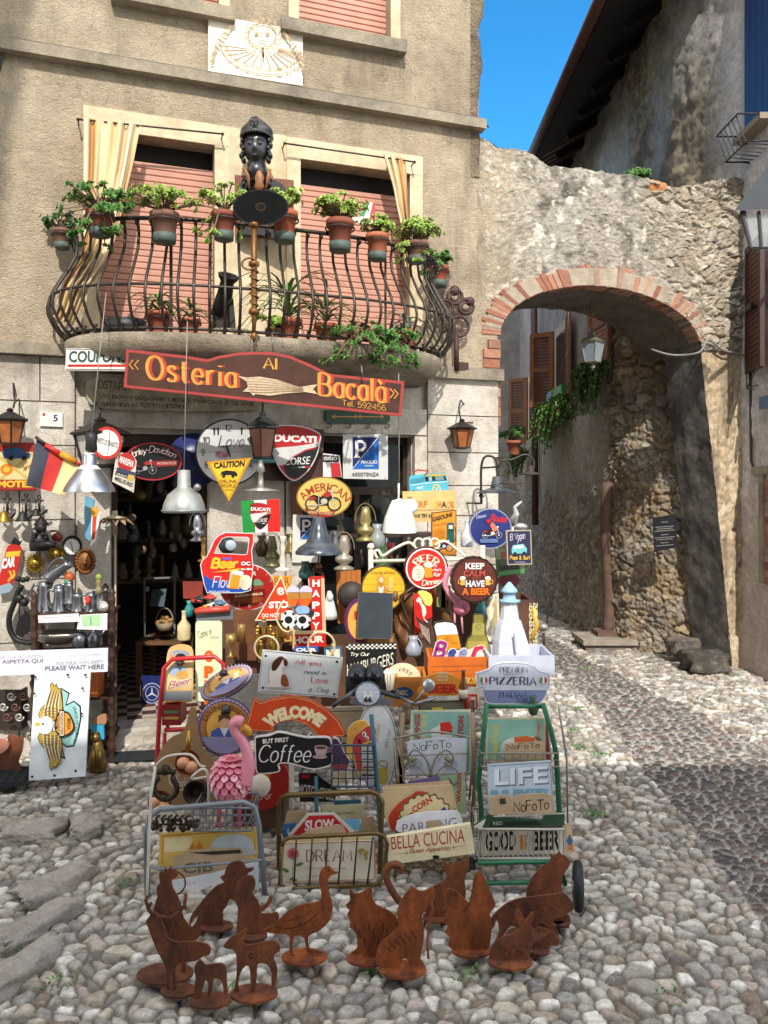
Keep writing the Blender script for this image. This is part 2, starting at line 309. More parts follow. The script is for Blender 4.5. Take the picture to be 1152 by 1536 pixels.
CAM=Vector((0,0,CZ))
def at(px,py,Y):
 """the point that stands Y metres ahead in the direction of a photo pixel"""
 return Vector(((px-CX)/F*Y,Y,CZ+(HY-py)/F*Y))
class Flat(B):
 """a flat thing (sign, plate, cut-out) standing on its own plane at its own distance, drawn from measured outlines"""
 STEP=0.0005
 def __init__(s,cx,cy,Y,yaw=0,pitch=0,crop=(0,0,1),normal=None):
  B.__init__(s);y,p=math.radians(yaw),math.radians(pitch)
  s.n=Vector(normal).normalized()if normal is not None else Vector((math.sin(y)*math.cos(p),-math.cos(y)*math.cos(p),math.sin(p)))
  s.crop=crop;x0,y0,k=crop
  s.p0=at(x0+cx/k,y0+cy/k,Y);s.lay=0
 def pt(s,u,v,off=0.0):
  x0,y0,k=s.crop;d=Vector(((x0+u/k-CX)/F,1,(HY-y0-v/k)/F))
  t=(s.p0-CAM).dot(s.n)/d.dot(s.n)
  return CAM+d*t+s.n*off
 def px(s,n=1):  # metres of n crop pixels
  return n/s.crop[2]/F*s.p0.y
 def next(s):s.lay+=1;return s.lay*s.STEP
 def _orient(s,pts):
  return pts if sum(pts[i-1][0]*pts[i][1]-pts[i][0]*pts[i-1][1]for i in range(len(pts)))<0 else pts[::-1]
 def slab(s,pts,th,mat,side=None,off=0.0):
  pts=s._orient(pts);n=len(pts)
  tri=[t[::-1]if False else t for t in tessellate_polygon([[Vector((x,-y,0))for x,y in pts]])]
  fr=[s.pt(x,y,off)for x,y in pts];bk=[s.pt(x,y,off)-s.n*th for x,y in pts]
  s.add(fr,[s._fix(fr,t)for t in tri],mat);s.add(bk,[s._fix(bk,t)[::-1]for t in tri],side or mat)
  s.add(fr+bk,[(i,(i-1)%n,n+(i-1)%n,n+i)for i in range(n)],side or mat)
  s.lay=int(off/s.STEP);return s
 def _fix(s,P,t):
  a,b,c=(P[i]for i in t)
  return tuple(t)if(b-a).cross(c-a).dot(s.n)>0 else tuple(t)[::-1]
 def poly(s,pts,mat,off=None):
  off=s.next()if off is None else off
  fr=[s.pt(x,y,off)for x,y in pts]
  tri=tessellate_polygon([[Vector((x,-y,0))for x,y in pts]])
  s.add(fr,[s._fix(fr,t)for t in tri],mat);return s
 def rect(s,x0,y0,x1,y1,mat,r=0,rot=0):return s.poly(rrect(x0,y0,x1,y1,r,rot),mat)
 def ell(s,cx,cy,rx,ry,mat,rot=0,n=32):return s.poly(oval(cx,cy,rx,ry,n,rot),mat)
 def line(s,pts,w,mat,closed=False):
  off=s.next();n=len(pts);L=[];Rr=[]
  for i in range(n):
   a=pts[i-1]if(closed or i)else pts[0];b=pts[(i+1)%n]if(closed or i<n-1)else pts[-1]
   tx,ty=b[0]-a[0],b[1]-a[1];l=math.hypot(tx,ty)or 1;tx/=l;ty/=l;ww=w[i]if isinstance(w,list)else w
   L.append((pts[i][0]-ty*ww/2,pts[i][1]+tx*ww/2));Rr.append((pts[i][0]+ty*ww/2,pts[i][1]-tx*ww/2))
  fr=[s.pt(x,y,off)for x,y in L+Rr]
  fs=[(i,(i+1)%n,n+(i+1)%n,n+i)for i in range(n if closed else n-1)]
  s.add(fr,[s._fix4(fr,f)for f in fs],mat);return s
 def _fix4(s,P,f):
  a,b,c=P[f[0]],P[f[1]],P[f[2]]
  return f if(b-a).cross(c-a).dot(s.n)>0 else f[::-1]
 def ring(s,cx,cy,rx,ry,w,mat,rot=0,n=40):return s.line(oval(cx,cy,rx,ry,n,rot),w,mat,True)
 def _map(s,shapes,bd,fn,mat,lift):
  x0,y0,x1,y1=bd;off=s.next();k=0
  for P,fs in shapes:
   q=[fn((x-x0)/max(1e-6,x1-x0),(y-y0)/max(1e-6,y1-y0))for x,y in P]
   fr=[s.pt(a,b,off+lift+k*0.00008)for a,b in q];k=(k+1)%5
   s.add(fr,[s._fix4(fr,f)for f in fs],mat)
  return s
 def _fn(s,box=None,quad=None,arc=None,rot=0):
  if quad:
   tl,tr,br,bl=quad
   return lambda u,v:tuple((tl[i]*(1-u)+tr[i]*u)*v+(bl[i]*(1-u)+br[i]*u)*(1-v)for i in(0,1))
  if arc:
   cx,cy,rb,rt,a0,a1=arc
   return lambda u,v:(cx+(rb+(rt-rb)*v)*math.sin(math.radians(a0+(a1-a0)*u)),cy-(rb+(rt-rb)*v)*math.cos(math.radians(a0+(a1-a0)*u)))
  x0,y0,x1,y1=box;mx,my=(x0+x1)/2,(y0+y1)/2;c,q=math.cos(math.radians(rot)),math.sin(math.radians(rot))
  def fn(u,v):
   x,y=x0+(x1-x0)*u-mx,y1-(y1-y0)*v-my
   return(mx+x*c-y*q,my+x*q+y*c)
  return fn
 def text(s,txt,mat,box=None,quad=None,arc=None,rot=0,bold=0.0,lift=0.0):
  sh,bd=font_text(txt,bold);return s._map(sh,bd,s._fn(box,quad,arc,rot),mat,lift)
 def hand(s,txt,mat,box=None,quad=None,arc=None,rot=0,lift=0.0,**kw):
  sh,bd=stroke_text(txt,**kw);return s._map(sh,bd,s._fn(box,quad,arc,rot),mat,lift)
 def serif(s,txt,mat,box=None,quad=None,arc=None,rot=0,wt=1.7,**kw):
  return s.hand(txt,mat,box,quad,arc,rot,wt=wt,contrast=0.35,serif=kw.pop('sf',1.1),gap=kw.pop('gap',2.6),**kw)

# facade of the shop house: a vertical plane turned 18.5 degrees
FD=Vector((0.948,0.318,0)).normalized();FN=Vector((FD.y,-FD.x,0));FO=Vector((0,5.683,0))
def fac(u,z,off=0.0):return FO+FD*u+Vector((0,0,z))+FN*off
def fuz(px,py):
 a=(px-CX)/F;Y=FO.y/(1-a*FD.y/FD.x)
 return a*Y/FD.x,CZ+(HY-py)/F*Y
def facY(px,off=0.0):
 a=(px-CX)/F;p=FO+FN*off
 return(p.y-p.x*FD.y/FD.x)/(1-a*FD.y/FD.x)
def onwall(px,py,off=0.0,crop=(0,0,1)):
 x0,y0,k=crop
 return Flat(px,py,facY(x0+px/k,off),crop=crop,normal=FN)

# value noise and cell patterns for rough stone
_rs=np.random.RandomState(5);_tab=_rs.rand(256,256)
def vnoise(x,y):
 xi,yi=np.floor(x).astype(int),np.floor(y).astype(int);fx,fy=x-xi,y-yi
 fx=fx*fx*(3-2*fx);fy=fy*fy*(3-2*fy);g=lambda a,b:_tab[a%256,b%256]
 return(g(xi,yi)*(1-fx)+g(xi+1,yi)*fx)*(1-fy)+(g(xi,yi+1)*(1-fx)+g(xi+1,yi+1)*fx)*fy
def fbm(x,y,o=4):
 t=0;a=0.5
 for i in range(o):t=t+a*vnoise(x*2**i+i*17.3,y*2**i+i*9.1);a*=0.5
 return t
def cells(x,y,seed=0,off=False):
 xi,yi=np.floor(x).astype(int),np.floor(y).astype(int)
 d1=np.full(x.shape,9.0);d2=np.full(x.shape,9.0);idd=np.zeros(x.shape);id2=np.zeros(x.shape);ox=np.zeros(x.shape);oy=np.zeros(x.shape)
 for i in(-1,0,1):
  for j in(-1,0,1):
   a,b=(xi+i+seed*31)%256,(yi+j+seed*57)%256
   sx,sy=xi+i+0.5+(_tab[a,b]-.5)*.85,yi+j+0.5+(_tab[b,(a+91)%256]-.5)*.85
   d=np.hypot(x-sx,y-sy);r1=_tab[(a+13)%256,(b+77)%256];r2=_tab[(a+131)%256,(b+7)%256]
   c=d<d1
   d2=np.where(c,d1,np.minimum(d2,d));idd=np.where(c,r1,idd);id2=np.where(c,r2,id2);ox=np.where(c,x-sx,ox);oy=np.where(c,y-sy,oy);d1=np.where(c,d,d1)
 return(d1,d2,idd,id2,ox,oy)if off else(d1,d2,idd,id2)
def grid_mesh(name,V,C,mat,nr,nc,parent=None,flip=False,**tags):
 """grid of nr x nc points with a colour for each"""
 me=bpy.data.meshes.new(name);i=np.arange((nr-1)*nc).reshape(nr-1,nc)[:,:-1].ravel()
 q=np.stack([i,i+1,i+nc+1,i+nc],1)
 if flip:q=q[:,::-1]
 base=np.array(parent.location)if parent is not None else np.array([V[:,0].mean(),V[:,1].mean(),V[:,2].min()])
 me.from_pydata((V-base).tolist(),[],q.tolist());me.materials.append(mat)
 me.polygons.foreach_set('use_smooth',[True]*len(q))
 ca=me.color_attributes.new('Col','FLOAT_COLOR','POINT')
 ca.data.foreach_set('color',np.concatenate([C,np.ones((len(C),1))],1).astype(np.float32).ravel())
 o=bpy.data.objects.new(name,me);COL.objects.link(o)
 if parent is not None:o.parent=parent
 else:o.location=base
 o['_base']=base.tolist()
 return set_tags(o,**tags)
def palette(ids,cols):
 P=np.array([lin(c)for c in cols]);return P[np.minimum((ids*len(cols)).astype(int),len(cols)-1)]
def stone_mat(name,rough=0.85,b=0.5,bd=0.006,sc=60):
 m,nt,bs=node_mat(name);co=N(nt,'ShaderNodeTexCoord').outputs['Object']
 at_=N(nt,'ShaderNodeAttribute',attribute_name='Col').outputs['Color']
 n=noise(nt,co,sc*0.5,8,0.72)
 c=mix(nt,1.0,at_,ramp(nt,n,[(0.25,(0.55,0.55,0.55)),(0.72,(1.25,1.24,1.2))]),'MULTIPLY')
 nt.links.new(c,bs.inputs['Base Color']);bs.inputs['Roughness'].default_value=rough
 bump(nt,bs,noise(nt,co,sc,9,0.7),b,bd);return m
def plaster_mat(name,base,stain,light,b=0.8,bd=0.02,sc=1.2,fine=30,streak=0.0):
 m,nt,bs=node_mat(name);co=N(nt,'ShaderNodeTexCoord').outputs['Object']
 n1=noise(nt,co,sc,7,0.65);n2=noise(nt,co,sc*5,8,0.7)
 c=ramp(nt,n1,[(0.3,lin(stain)),(0.5,lin(base)),(0.72,lin(light))])
 c=mix(nt,1.0,c,ramp(nt,n2,[(0.25,(0.7,0.68,0.66)),(0.7,(1.15,1.15,1.15))]),'MULTIPLY')
 sp=noise(nt,co,90,3,0.5)
 c=mix(nt,ramp(nt,sp,[(0.62,(0,0,0)),(0.72,(0.35,0.35,0.35))]),c,lin('8a7a66'))
 if streak:  # rain runs, grime and old repairs
  mp=N(nt,'ShaderNodeMapping');mp.inputs['Scale'].default_value=(1,1,.16);nt.links.new(co,mp.inputs[0])
  c=mix(nt,ramp(nt,noise(nt,mp.outputs[0],5.5,7,.65),[(.52,(0,0,0)),(.70,(streak,)*3)]),c,lin('6f6254'))
  c=mix(nt,ramp(nt,noise(nt,co,2.6,9,.75),[(.60,(0,0,0)),(.64,(streak*.8,)*3)]),c,lin('a8957a'))
  v=N(nt,'ShaderNodeTexVoronoi',feature='DISTANCE_TO_EDGE');v.inputs['Scale'].default_value=1.1;dv=N(nt,'ShaderNodeVectorMath',operation='ADD');nn_=N(nt,'ShaderNodeTexNoise');nn_.inputs['Scale'].default_value=3;nn_.inputs['Detail'].default_value=8;nt.links.new(co,nn_.inputs['Vector']);nt.links.new(co,dv.inputs[0]);nt.links.new(nn_.outputs['Color'],dv.inputs[1]);nt.links.new(dv.outputs[0],v.inputs['Vector'])
  c=mix(nt,ramp(nt,v.outputs['Distance'],[(0.0,(streak*.9,)*3),(.006,(0,0,0))]),c,lin('5a4c3e'))
 nt.links.new(c,bs.inputs['Base Color']);bs.inputs['Roughness'].default_value=0.92
 h=N(nt,'ShaderNodeMath',operation='ADD');nt.links.new(noise(nt,co,fine,8,0.7),h.inputs[0]);nt.links.new(noise(nt,co,fine*3.3,5,0.6),h.inputs[1])
 bump(nt,bs,h.outputs[0],b,bd);return m
# ---------------------------------------------------------------- setting
def gzn(Y):return np.interp(Y,[-20,4.4,6.7,9,12,24],[0,0,.15,.12,-.12,-.7])
def gz(Y):return float(gzn(Y))
m_ground=stone_mat('cobble_stone',0.75,0.35,0.004,90)
def ground_patch(name,x0,x1,y0,y1,st,amp):
 nx,ny=int((x1-x0)/st)+1,int((y1-y0)/st)+1
 X,Y=np.meshgrid(np.linspace(x0,x1,nx),np.linspace(y0,y1,ny));X=X.ravel();Y=Y.ravel()
 wx,wy=(fbm(X*6,Y*6)-.5)*.11,(fbm(X*6+40,Y*6+9)-.5)*.11
 # big pale river stones, and a track of small dark ones running up the lane
 d1,d2,a,b=cells((X+wx)/.062,(Y+wy)/.052,1)
 e1,e2,c,dd=cells((X+wx*.7)/.07,(Y+wy*.7)/.044,3)
 edge=(fbm(X*3+7,Y*3)-.5)*.12
 left=np.interp(Y,[2,4,6,7.5,12],[1.44,1.55,1.58,1.45,1.3]);right=np.interp(Y,[2,4.9,6,7.2,12],[2.7,2.45,2.16,1.86,1.6])
 trk=((X>left+edge)&(X<right+edge)).astype(float)
 f1,f2=d2-d1,e2-e1
 dome=lambda f,w:1-(1-np.clip(f/w,0,1))**2.4
 h1=dome(f1,.45)*(.014+.012*b)+(b-.5)*.010;h2=dome(np.clip(f2-.15,0,1),.45)*(.016+.008*dd)
 h=np.where(trk>0,h2,h1)*amp+(fbm(X*25,Y*25)-.5)*.006+(fbm(X*.9,Y*.9)-.5)*.05
 tone=fbm(X*2.2+3,Y*2.2)
 C1=palette(a,['bab4aa','c9c3b9','9c968d','b3a99b','8b867f','d3cfc5','ac9f96','989289','beb3a1','777370','a39686','dcd8ce','a19c95','b8b2a9','837365','9a9894','b8aa9e','b1aca4','c7c0b5','918e88','a59f97','e0dcd4'])
 C2=palette(c,['4c4442','584b46','403d3c','5f524c','494544','685c53','3e3b3c','5e4841'])
 C1=C1*(.55+.45*fbm(X*45+b*20,Y*45)+.5*fbm(X*130+a*40,Y*130))[:,None];C2=C2*(.6+.8*fbm(X*90+c*30,Y*90))[:,None];vein=np.clip(1-np.abs(fbm(X*30+a*50,Y*30+b*50)-.5)*22,0,1)[:,None]*.35;C1=C1*(1-vein)+np.array(lin('d0ccc4'))*vein
 gap1=(np.clip((f1-.03)/.24,0,1))[:,None];gap2=np.clip((f2-.11)/.20,0,1)[:,None]
 moss=np.clip((tone-.52)*7,0,1)[:,None]*.75
 dirt=lin('62584c')*np.ones((len(X),3));dirt=dirt*(1-moss)+np.array(lin('474a30'))*moss
 mort=np.array(lin('aba69f'))*np.ones((len(X),3))
 C=np.where(trk[:,None]>0,mort*(1-gap2)+C2*gap2,dirt*(1-gap1)+C1*gap1)
 Z=gzn(Y)+h-.022
 inside=(Y-FO.y-X*FD.y/FD.x>.12)&(X/FD.x<.88);Z=np.where(inside,Z-.7,Z)
 return grid_mesh(name,np.stack([X,Y,Z],1),C,m_ground,ny,nx,kind='structure')
ground_patch('cobbled_ground',-2.6,2.9,1.9,4.7,.0075,1.0)
ground_patch('cobbled_lane',-3.4,3.6,4.7,8.0,.014,1.0)
ground_patch('cobbled_lane',-3.4,3.6,8.0,14.0,.03,1.0)
m_gr0=M('8a837b',.9,var=.3,bmp=.6)
g=B();ys=[-40,1.9];g.sheet([[(-60,y,-.03),(60,y,-.03)]for y in(-60,1.92)],m_gr0);g.build('ground',kind='structure')
g=B();g.sheet([[(-60,y,gz(y)-.06),(-3.3,y,gz(y)-.06)]for y in(1.9,4.4,6.7,9,14,60)],m_gr0)
g.sheet([[(3.5,y,gz(y)-.06),(60,y,gz(y)-.06)]for y in(1.9,4.4,6.7,9,14,60)],m_gr0)
g.sheet([[(-3.4,y,gz(y)-.06),(3.6,y,gz(y)-.06)]for y in(13.9,20,60)],m_gr0);g.build('ground',kind='structure')

def rough_stone(name,pts,mat,sub=.03,seed=0,parent=None,amp=.02,cols=('a89a88',),**tags):
 """a dressed or broken block: box hull with noisy faces; pts = centre, size, rotation z"""
 c,size,rz=pts;n=18;vs=[];b=B()
 q=Matrix.Rotation(rz,3,'Z');r=random.Random(seed);ph=[r.uniform(0,50)for _ in range(3)]
 rows=[]
 for i in range(n+1):
  t=math.pi*i/n;row=[]
  for k in range(32):
   a=2*math.pi*k/32;v=Vector((math.sin(t)*math.cos(a),math.sin(t)*math.sin(a),math.cos(t)))
   m=max(abs(v.x),abs(v.y),abs(v.z));v=v*(0.12+0.88/m)*.5
   w=1+(vnoise(np.array([v.x*3+ph[0]]),np.array([v.y*3+v.z*2+ph[1]]))[0]-.5)*.5+(vnoise(np.array([v.x*9+ph[2]]),np.array([v.y*8+v.z*9]))[0]-.5)*.22
   row.append(Vector(c)+q@Vector((v.x*size[0]*w,v.y*size[1]*w,v.z*size[2]*w)))
  rows.append(row)
 b.sheet(rows,mat,True,True);return b.build(name,parent=parent,**tags)
m_slab=plaster_mat('kerb_limestone','d0c6b9','aca094','e0d8cc',1.0,.02,9,45)
slabs=[(45,1252,.34,.2,.1,'broad worn kerb block beside the left edge of the cobbles'),(128,1245,.17,.22,.35,'kerb block with a gap on its left, next to the broad block'),(88,1330,.14,.36,-.5,'long narrow kerb stone sloping down the left cobbles'),
         (52,1395,.13,.36,-.42,'second narrow kerb stone below the long sloping one'),(14,1470,.13,.4,-.4,'lowest narrow kerb stone at the bottom left corner')]
for px,py,w,d,rz,lab in slabs:
 Y=CZ*F/(py-HY);rough_stone('kerb_stone',(((px-CX)/F*Y,Y,.004),(w*.92,d*.92,.085),rz),m_slab,seed=px,label=lab,cat='kerb stone',group='old kerb stones set in the cobbles')

# --- the shop house
hb=fac(-.9,0);house=thing('shop_house',hb,'tall sandy plaster house with the tavern balcony and open shopfront','house')
m_plaster=plaster_mat('house_plaster','d2bfa2','b09f88','e0cfb3',1.0,.03,1.3,36,.42)
m_marble=plaster_mat('shop_stone','d2cabd','a69b8c','e2dcd0',.7,.016,2.2,40,.45)
m_ledge=plaster_mat('ledge_stone','9a8f7d','6b655a','b3a58e',.7,.012,3,40)
m_cream=plaster_mat('cream_surround','d4c3a2','bda884','e4d4b0',.35,.008,2,40)
m_dark=M('1b1512',.8,var=.4);m_woodd=M('3a261a',.6,var=.35,sc=20,bmp=.3)
U0,U1=-6.0,.93
HOLES=[(-1.97,-1.23,2.60,4.06),(-.63,.20,2.60,4.05),(-1.90,-1.274,.10,2.07),(-.622,.221,.55,2.09),(-1.76,-1.2,4.99,6.2),(-.64,.05,5.0,6.2)]
def wall_with_holes(b,u0,u1,z0,z1,holes,mat,depth=.14,off=0.0):
 us=sorted({u0,u1,*[min(max(h[i],u0),u1)for h in holes for i in(0,1)]});zs=sorted({z0,z1,*[min(max(h[i],z0),z1)for h in holes for i in(2,3)]})
 for a,c in zip(us,us[1:]):
  for d,e in zip(zs,zs[1:]):
   mu,mz=(a+c)/2,(d+e)/2
   if any(h[0]<mu<h[1]and h[2]<mz<h[3]for h in holes):continue
   b.add([fac(a,d,off),fac(c,d,off),fac(c,e,off),fac(a,e,off)],[(0,1,2,3)],mat)
 for h0,h1,h2,h3 in holes:
  if h2<z0-.01 or h3>z1+.01:continue
  P=[(h0,h2),(h1,h2),(h1,h3),(h0,h3)]
  for i in range(4):
   (a,d),(c,e)=P[i],P[(i+1)%4]
   b.add([fac(a,d,off),fac(a,d,off-depth),fac(c,e,off-depth),fac(c,e,off)],[(0,1,2,3)],mat)
w=B();wall_with_holes(w,U0,.93,2.58,4.15,HOLES,m_plaster);wall_with_holes(w,U0,.77,4.15,7.2,HOLES,m_plaster)
for u,z0,z1 in((.93,-.3,4.15),(.77,4.15,7.2)):
 w.add([fac(u,z0),fac(u,z0,-6),fac(u,z1,-6),fac(u,z1)],[(0,1,2,3)],m_plaster)
w.add([fac(.77,4.15),fac(.93,4.15),fac(.93,4.15,-6),fac(.77,4.15,-6)],[(0,1,2,3)],m_plaster)
w.add([fac(U0,7.2),fac(.77,7.2),fac(.77,7.2,-6),fac(U0,7.2,-6)],[(0,1,2,3)],m_plaster)
w.add([fac(U0,-.3),fac(U0,-.3,-6),fac(U0,7.2,-6),fac(U0,7.2)],[(0,1,2,3)],m_plaster)
# ragged, patched corner of the upper storey
rows=[]
for i in range(60):
 z=4.1+i*.052;k=(fbm(np.array([z*4.]),np.array([3.3]))[0]-.5)*.12
 rows.append([fac(.70,z,.003),fac(.745,z,.012+k*.1),fac(.79+k,z,.008),fac(.80+k,z,-.25)])
w.sheet(rows,plaster_mat('corner_plaster','a8947a','7a6b58','c7b596',1.4,.04,4,20))
w.build('wall',parent=house)
# ground floor: stone cladding in courses, lintel, shopfront
w=B();wall_with_holes(w,U0,U1,-.3,2.58,HOLES[2:4],m_marble,.22,-.02);w.build('shop_wall',parent=house)
w=B();r=random.Random(3)
def block(b,u0,u1,z0,z1,off,mat,th=.03,g=.004):
 b.hexa([fac(u0+g,z0+g,off),fac(u1-g,z0+g,off),fac(u1-g,z1-g,off),fac(u0+g,z1-g,off),fac(u0+g,z0+g,off-th),fac(u1-g,z0+g,off-th),fac(u1-g,z1-g,off-th),fac(u0+g,z1-g,off-th)],mat)
zs=[-.1,.3,.72,1.12,1.50,1.73,1.98,2.26,2.55]
for i in range(len(zs)-1):
 us=[U0,-3.6,-3.0+(i%2)*.2,-2.45+(i%2)*.12,-2.12]
 for a,c in zip(us,us[1:]):block(w,a,c,zs[i],zs[i+1],.012,m_marble,.04)
w.build('left_cladding',parent=house)
w=B()
for i in range(len(zs)-1):block(w,.335,.925,zs[i],zs[i+1],.03,m_marble,.05)
w.build('corner_pillar',parent=house)
w=B();block(w,-2.11,.33,2.10,2.30,.035,m_marble,.06)
block(w,.225,.33,.1,2.098,.04,m_marble,.08);block(w,-.74,-.626,.1,2.098,.04,m_marble,.08)
block(w,-2.11,-1.905,.1,2.098,.03,m_marble,.06);block(w,-1.27,-.745,.1,2.098,.02,m_marble,.05)
block(w,-1.95,-1.2,-.1,.085,.12,m_marble,.5);w.build('shopfront_surround',parent=house)
w=B()
for u0,u1,off,th,z0,z1 in((U0,.80,.075,.09,4.452,4.525),(U0,-2.16,.07,.09,2.552,2.625),(.33,.95,.075,.09,2.535,2.622)):
 block(w,u0,u1,z0,z1,off,m_ledge,th,0)
w.build('ledge',parent=house)
m_shut=M('c4917c',.55,var=.14,sc=5)
for i,(u0,u1,z0,z1)in enumerate(HOLES):
 if i in(2,3):continue
 b=B();n=int((z1-z0)/.042)
 for k in range(n):
  a=z0+(z1-z0)*k/n;c=a+(z1-z0)/n;ws=[(u0-.02,a),(u1+.02,a)]
  if z1>4.5 or c<z1-.10:
   b.sheet([[fac(u0,a,-.115),fac(u1,a,-.115)],[fac(u0,a+.006,-.106),fac(u1,a+.006,-.106)],[fac(u0,c-.010,-.104),fac(u1,c-.010,-.104)],[fac(u0,c,-.115),fac(u1,c,-.115)]],m_shut,False)
 b.add([fac(u0-.02,z0,-.135),fac(u1+.02,z0,-.135),fac(u1+.02,z1+.02,-.135),fac(u0-.02,z1+.02,-.135)],[(0,1,2,3)],m_dark)
 win=b.build('roller_shutter',parent=house)
 b=B()
 if z1>4.5:
  for a,c in((u0-.075,u0),(u1,u1+.075)):block(b,a,c,z0-.0,z1,.012,m_cream,.02,0)
  block(b,u0-.14,u1+.10,z0-.09,z0,.085,m_ledge,.2,0)
 else:
  for a,c in((u0-.10,u0),(u1,u1+.10)):block(b,a,c,z0+.03,z1,.016,m_cream,.02,0)
  block(b,u0-.10,u1+.10,z1,z1+.14,.018,m_cream,.022,0)
 b.build('window_surround',parent=house)
b=B();block(b,-1.13,-.73,2.64,4.2,.006,m_cream,.008,0);b.build('painted_panel',parent=house)
# shop interior
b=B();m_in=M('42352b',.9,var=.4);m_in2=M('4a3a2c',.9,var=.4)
P=lambda u,z,o:fac(u,z,o)
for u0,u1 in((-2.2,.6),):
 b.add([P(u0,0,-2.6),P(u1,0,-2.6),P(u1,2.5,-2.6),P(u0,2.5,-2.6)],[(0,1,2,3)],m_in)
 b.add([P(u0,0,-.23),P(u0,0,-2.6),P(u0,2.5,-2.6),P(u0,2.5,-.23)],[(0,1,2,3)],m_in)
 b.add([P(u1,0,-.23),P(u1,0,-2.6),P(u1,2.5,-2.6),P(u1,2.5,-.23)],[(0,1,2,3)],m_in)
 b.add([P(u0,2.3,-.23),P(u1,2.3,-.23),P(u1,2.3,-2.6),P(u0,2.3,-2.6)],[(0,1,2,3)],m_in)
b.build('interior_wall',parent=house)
b=B();ta,tb=M('b9ab98',.5),M('4f2f28',.5)
for i in range(28):
 for j in range(24):
  u,o=-2.2+i*.1,-.23-j*.1
  b.add([P(u,.1,o),P(u+.1,.1,o),P(u+.1,.1,o-.1),P(u,.1,o-.1)],[(0,1,2,3)],ta if(i+j)%2 else tb)
b.build('checkered_floor',parent=house)
b=B()
for a,c,z0,z1 in((-.622,.221,1.66,1.72),(-.622,-.585,.55,2.09),(.185,.221,.55,2.09),(-.622,.221,2.04,2.09),(-.2,-.16,.55,1.66)):
 block(b,a,c,z0,z1,-.10,m_woodd,.05,0)
sf=b.build('shop_window',parent=house)
b=B();b.add([P(-.6,.55,-.13),P(.2,.55,-.13),P(.2,2.06,-.13),P(-.6,2.06,-.13)],[(0,1,2,3)],glass_mat('30383a',.35));g1=b.build('glass',parent=sf)
b=B()
for a,c in((-1.90,-1.86),(-1.31,-1.274)):block(b,a,c,.1,2.07,-.05,m_woodd,.06,0)
block(b,-1.86,-1.31,1.98,2.07,-.05,m_woodd,.06,0);b.build('door_frame',parent=house)

# --- arch over the lane
m_rub=stone_mat('old_wall_stone',.92,.8,.012,55)
arch=thing('arch_wall',fac(1.9,.1),'old rough stone wall with a brick arch spanning the lane','arch')
UA0,UA1=.76,3.30
def arch_z(u):  # underside of the arch
 t=(u-1.905)/.955
 return 2.90+.46*np.sqrt(np.clip(1-t*t,0,1))
def jamb(z):return np.interp(z,[0,.15,1.67,2.93,3.3],[3.22,3.20,3.03,2.86,2.84])
def arch_top(u):return np.interp(u,[.6,.78,.93,1.3,1.9,2.3,2.55,2.8,3.05,3.4],[4.55,4.42,4.36,4.31,4.32,4.30,4.27,4.32,4.40,4.42])+(fbm(np.asarray(u)*5,np.asarray(u)*0+2)-.5)*.12
def arch_face():
 nu,nz=240,300
 Us=np.linspace(UA0,UA1,nu);V=np.zeros((nz,nu,3));C=np.zeros((nz,nu,3))
 # rows run from the underside (or the ground, right of the jamb) to the ragged top
 S=np.linspace(0,1,nz)[:,None];U=np.broadcast_to(Us,(nz,nu)).copy()
 bot=np.where(Us<.95,np.interp(Us,[.76,.82,.95],[3.5,2.95,2.92]),np.where(Us<2.855,arch_z(Us),2.9));Z=bot[None,:]+(arch_top(Us)-bot)[None,:]*S
 u,z=U.ravel(),Z.ravel()
 return u,z,nz,nu
def stone_shade(u,z,big,cols,mort,seed,gapw=.12):
 wu,wz=(fbm(u*7,z*7)-.5)*.16,(fbm(u*7+30,z*7+5)-.5)*.16
 pal=np.array([lin(c)for c in cols]).mean(0);mort=np.array(lin(mort))
 def layer(b_,sd):
  d1,d2,a,b,ox,oy=cells((u+wu)/b_,(z+wz)/(b_*.7),sd,True);f=d2-d1;g=np.clip((f-.03)/gapw,0,1)
  h=g**.6*(.35+.55*b)+(ox*(a-.5)*1.5+oy*(b-.6)*1.7)*g  # broken faces, each with its own tilt
  c=(palette(a,cols)*.65+pal*.35)*(.6+.35*fbm(u*38,z*38)+.45*fbm(u*110+b*9,z*110))[:,None]
  return h,c*g[:,None]+mort*(.7+.6*fbm(u*70,z*70))[:,None]*(1-g[:,None])
 h1,c1=layer(big,seed);h2,c2=layer(big*.48,seed+40);k=np.clip((fbm(u*3.1+seed,z*3.1)-.42)*9,0,1)
 return h1*(1-k)+h2*.6*k+(fbm(u*34,z*34)-.5)*.6,c1*(1-k[:,None])+c2*k[:,None]
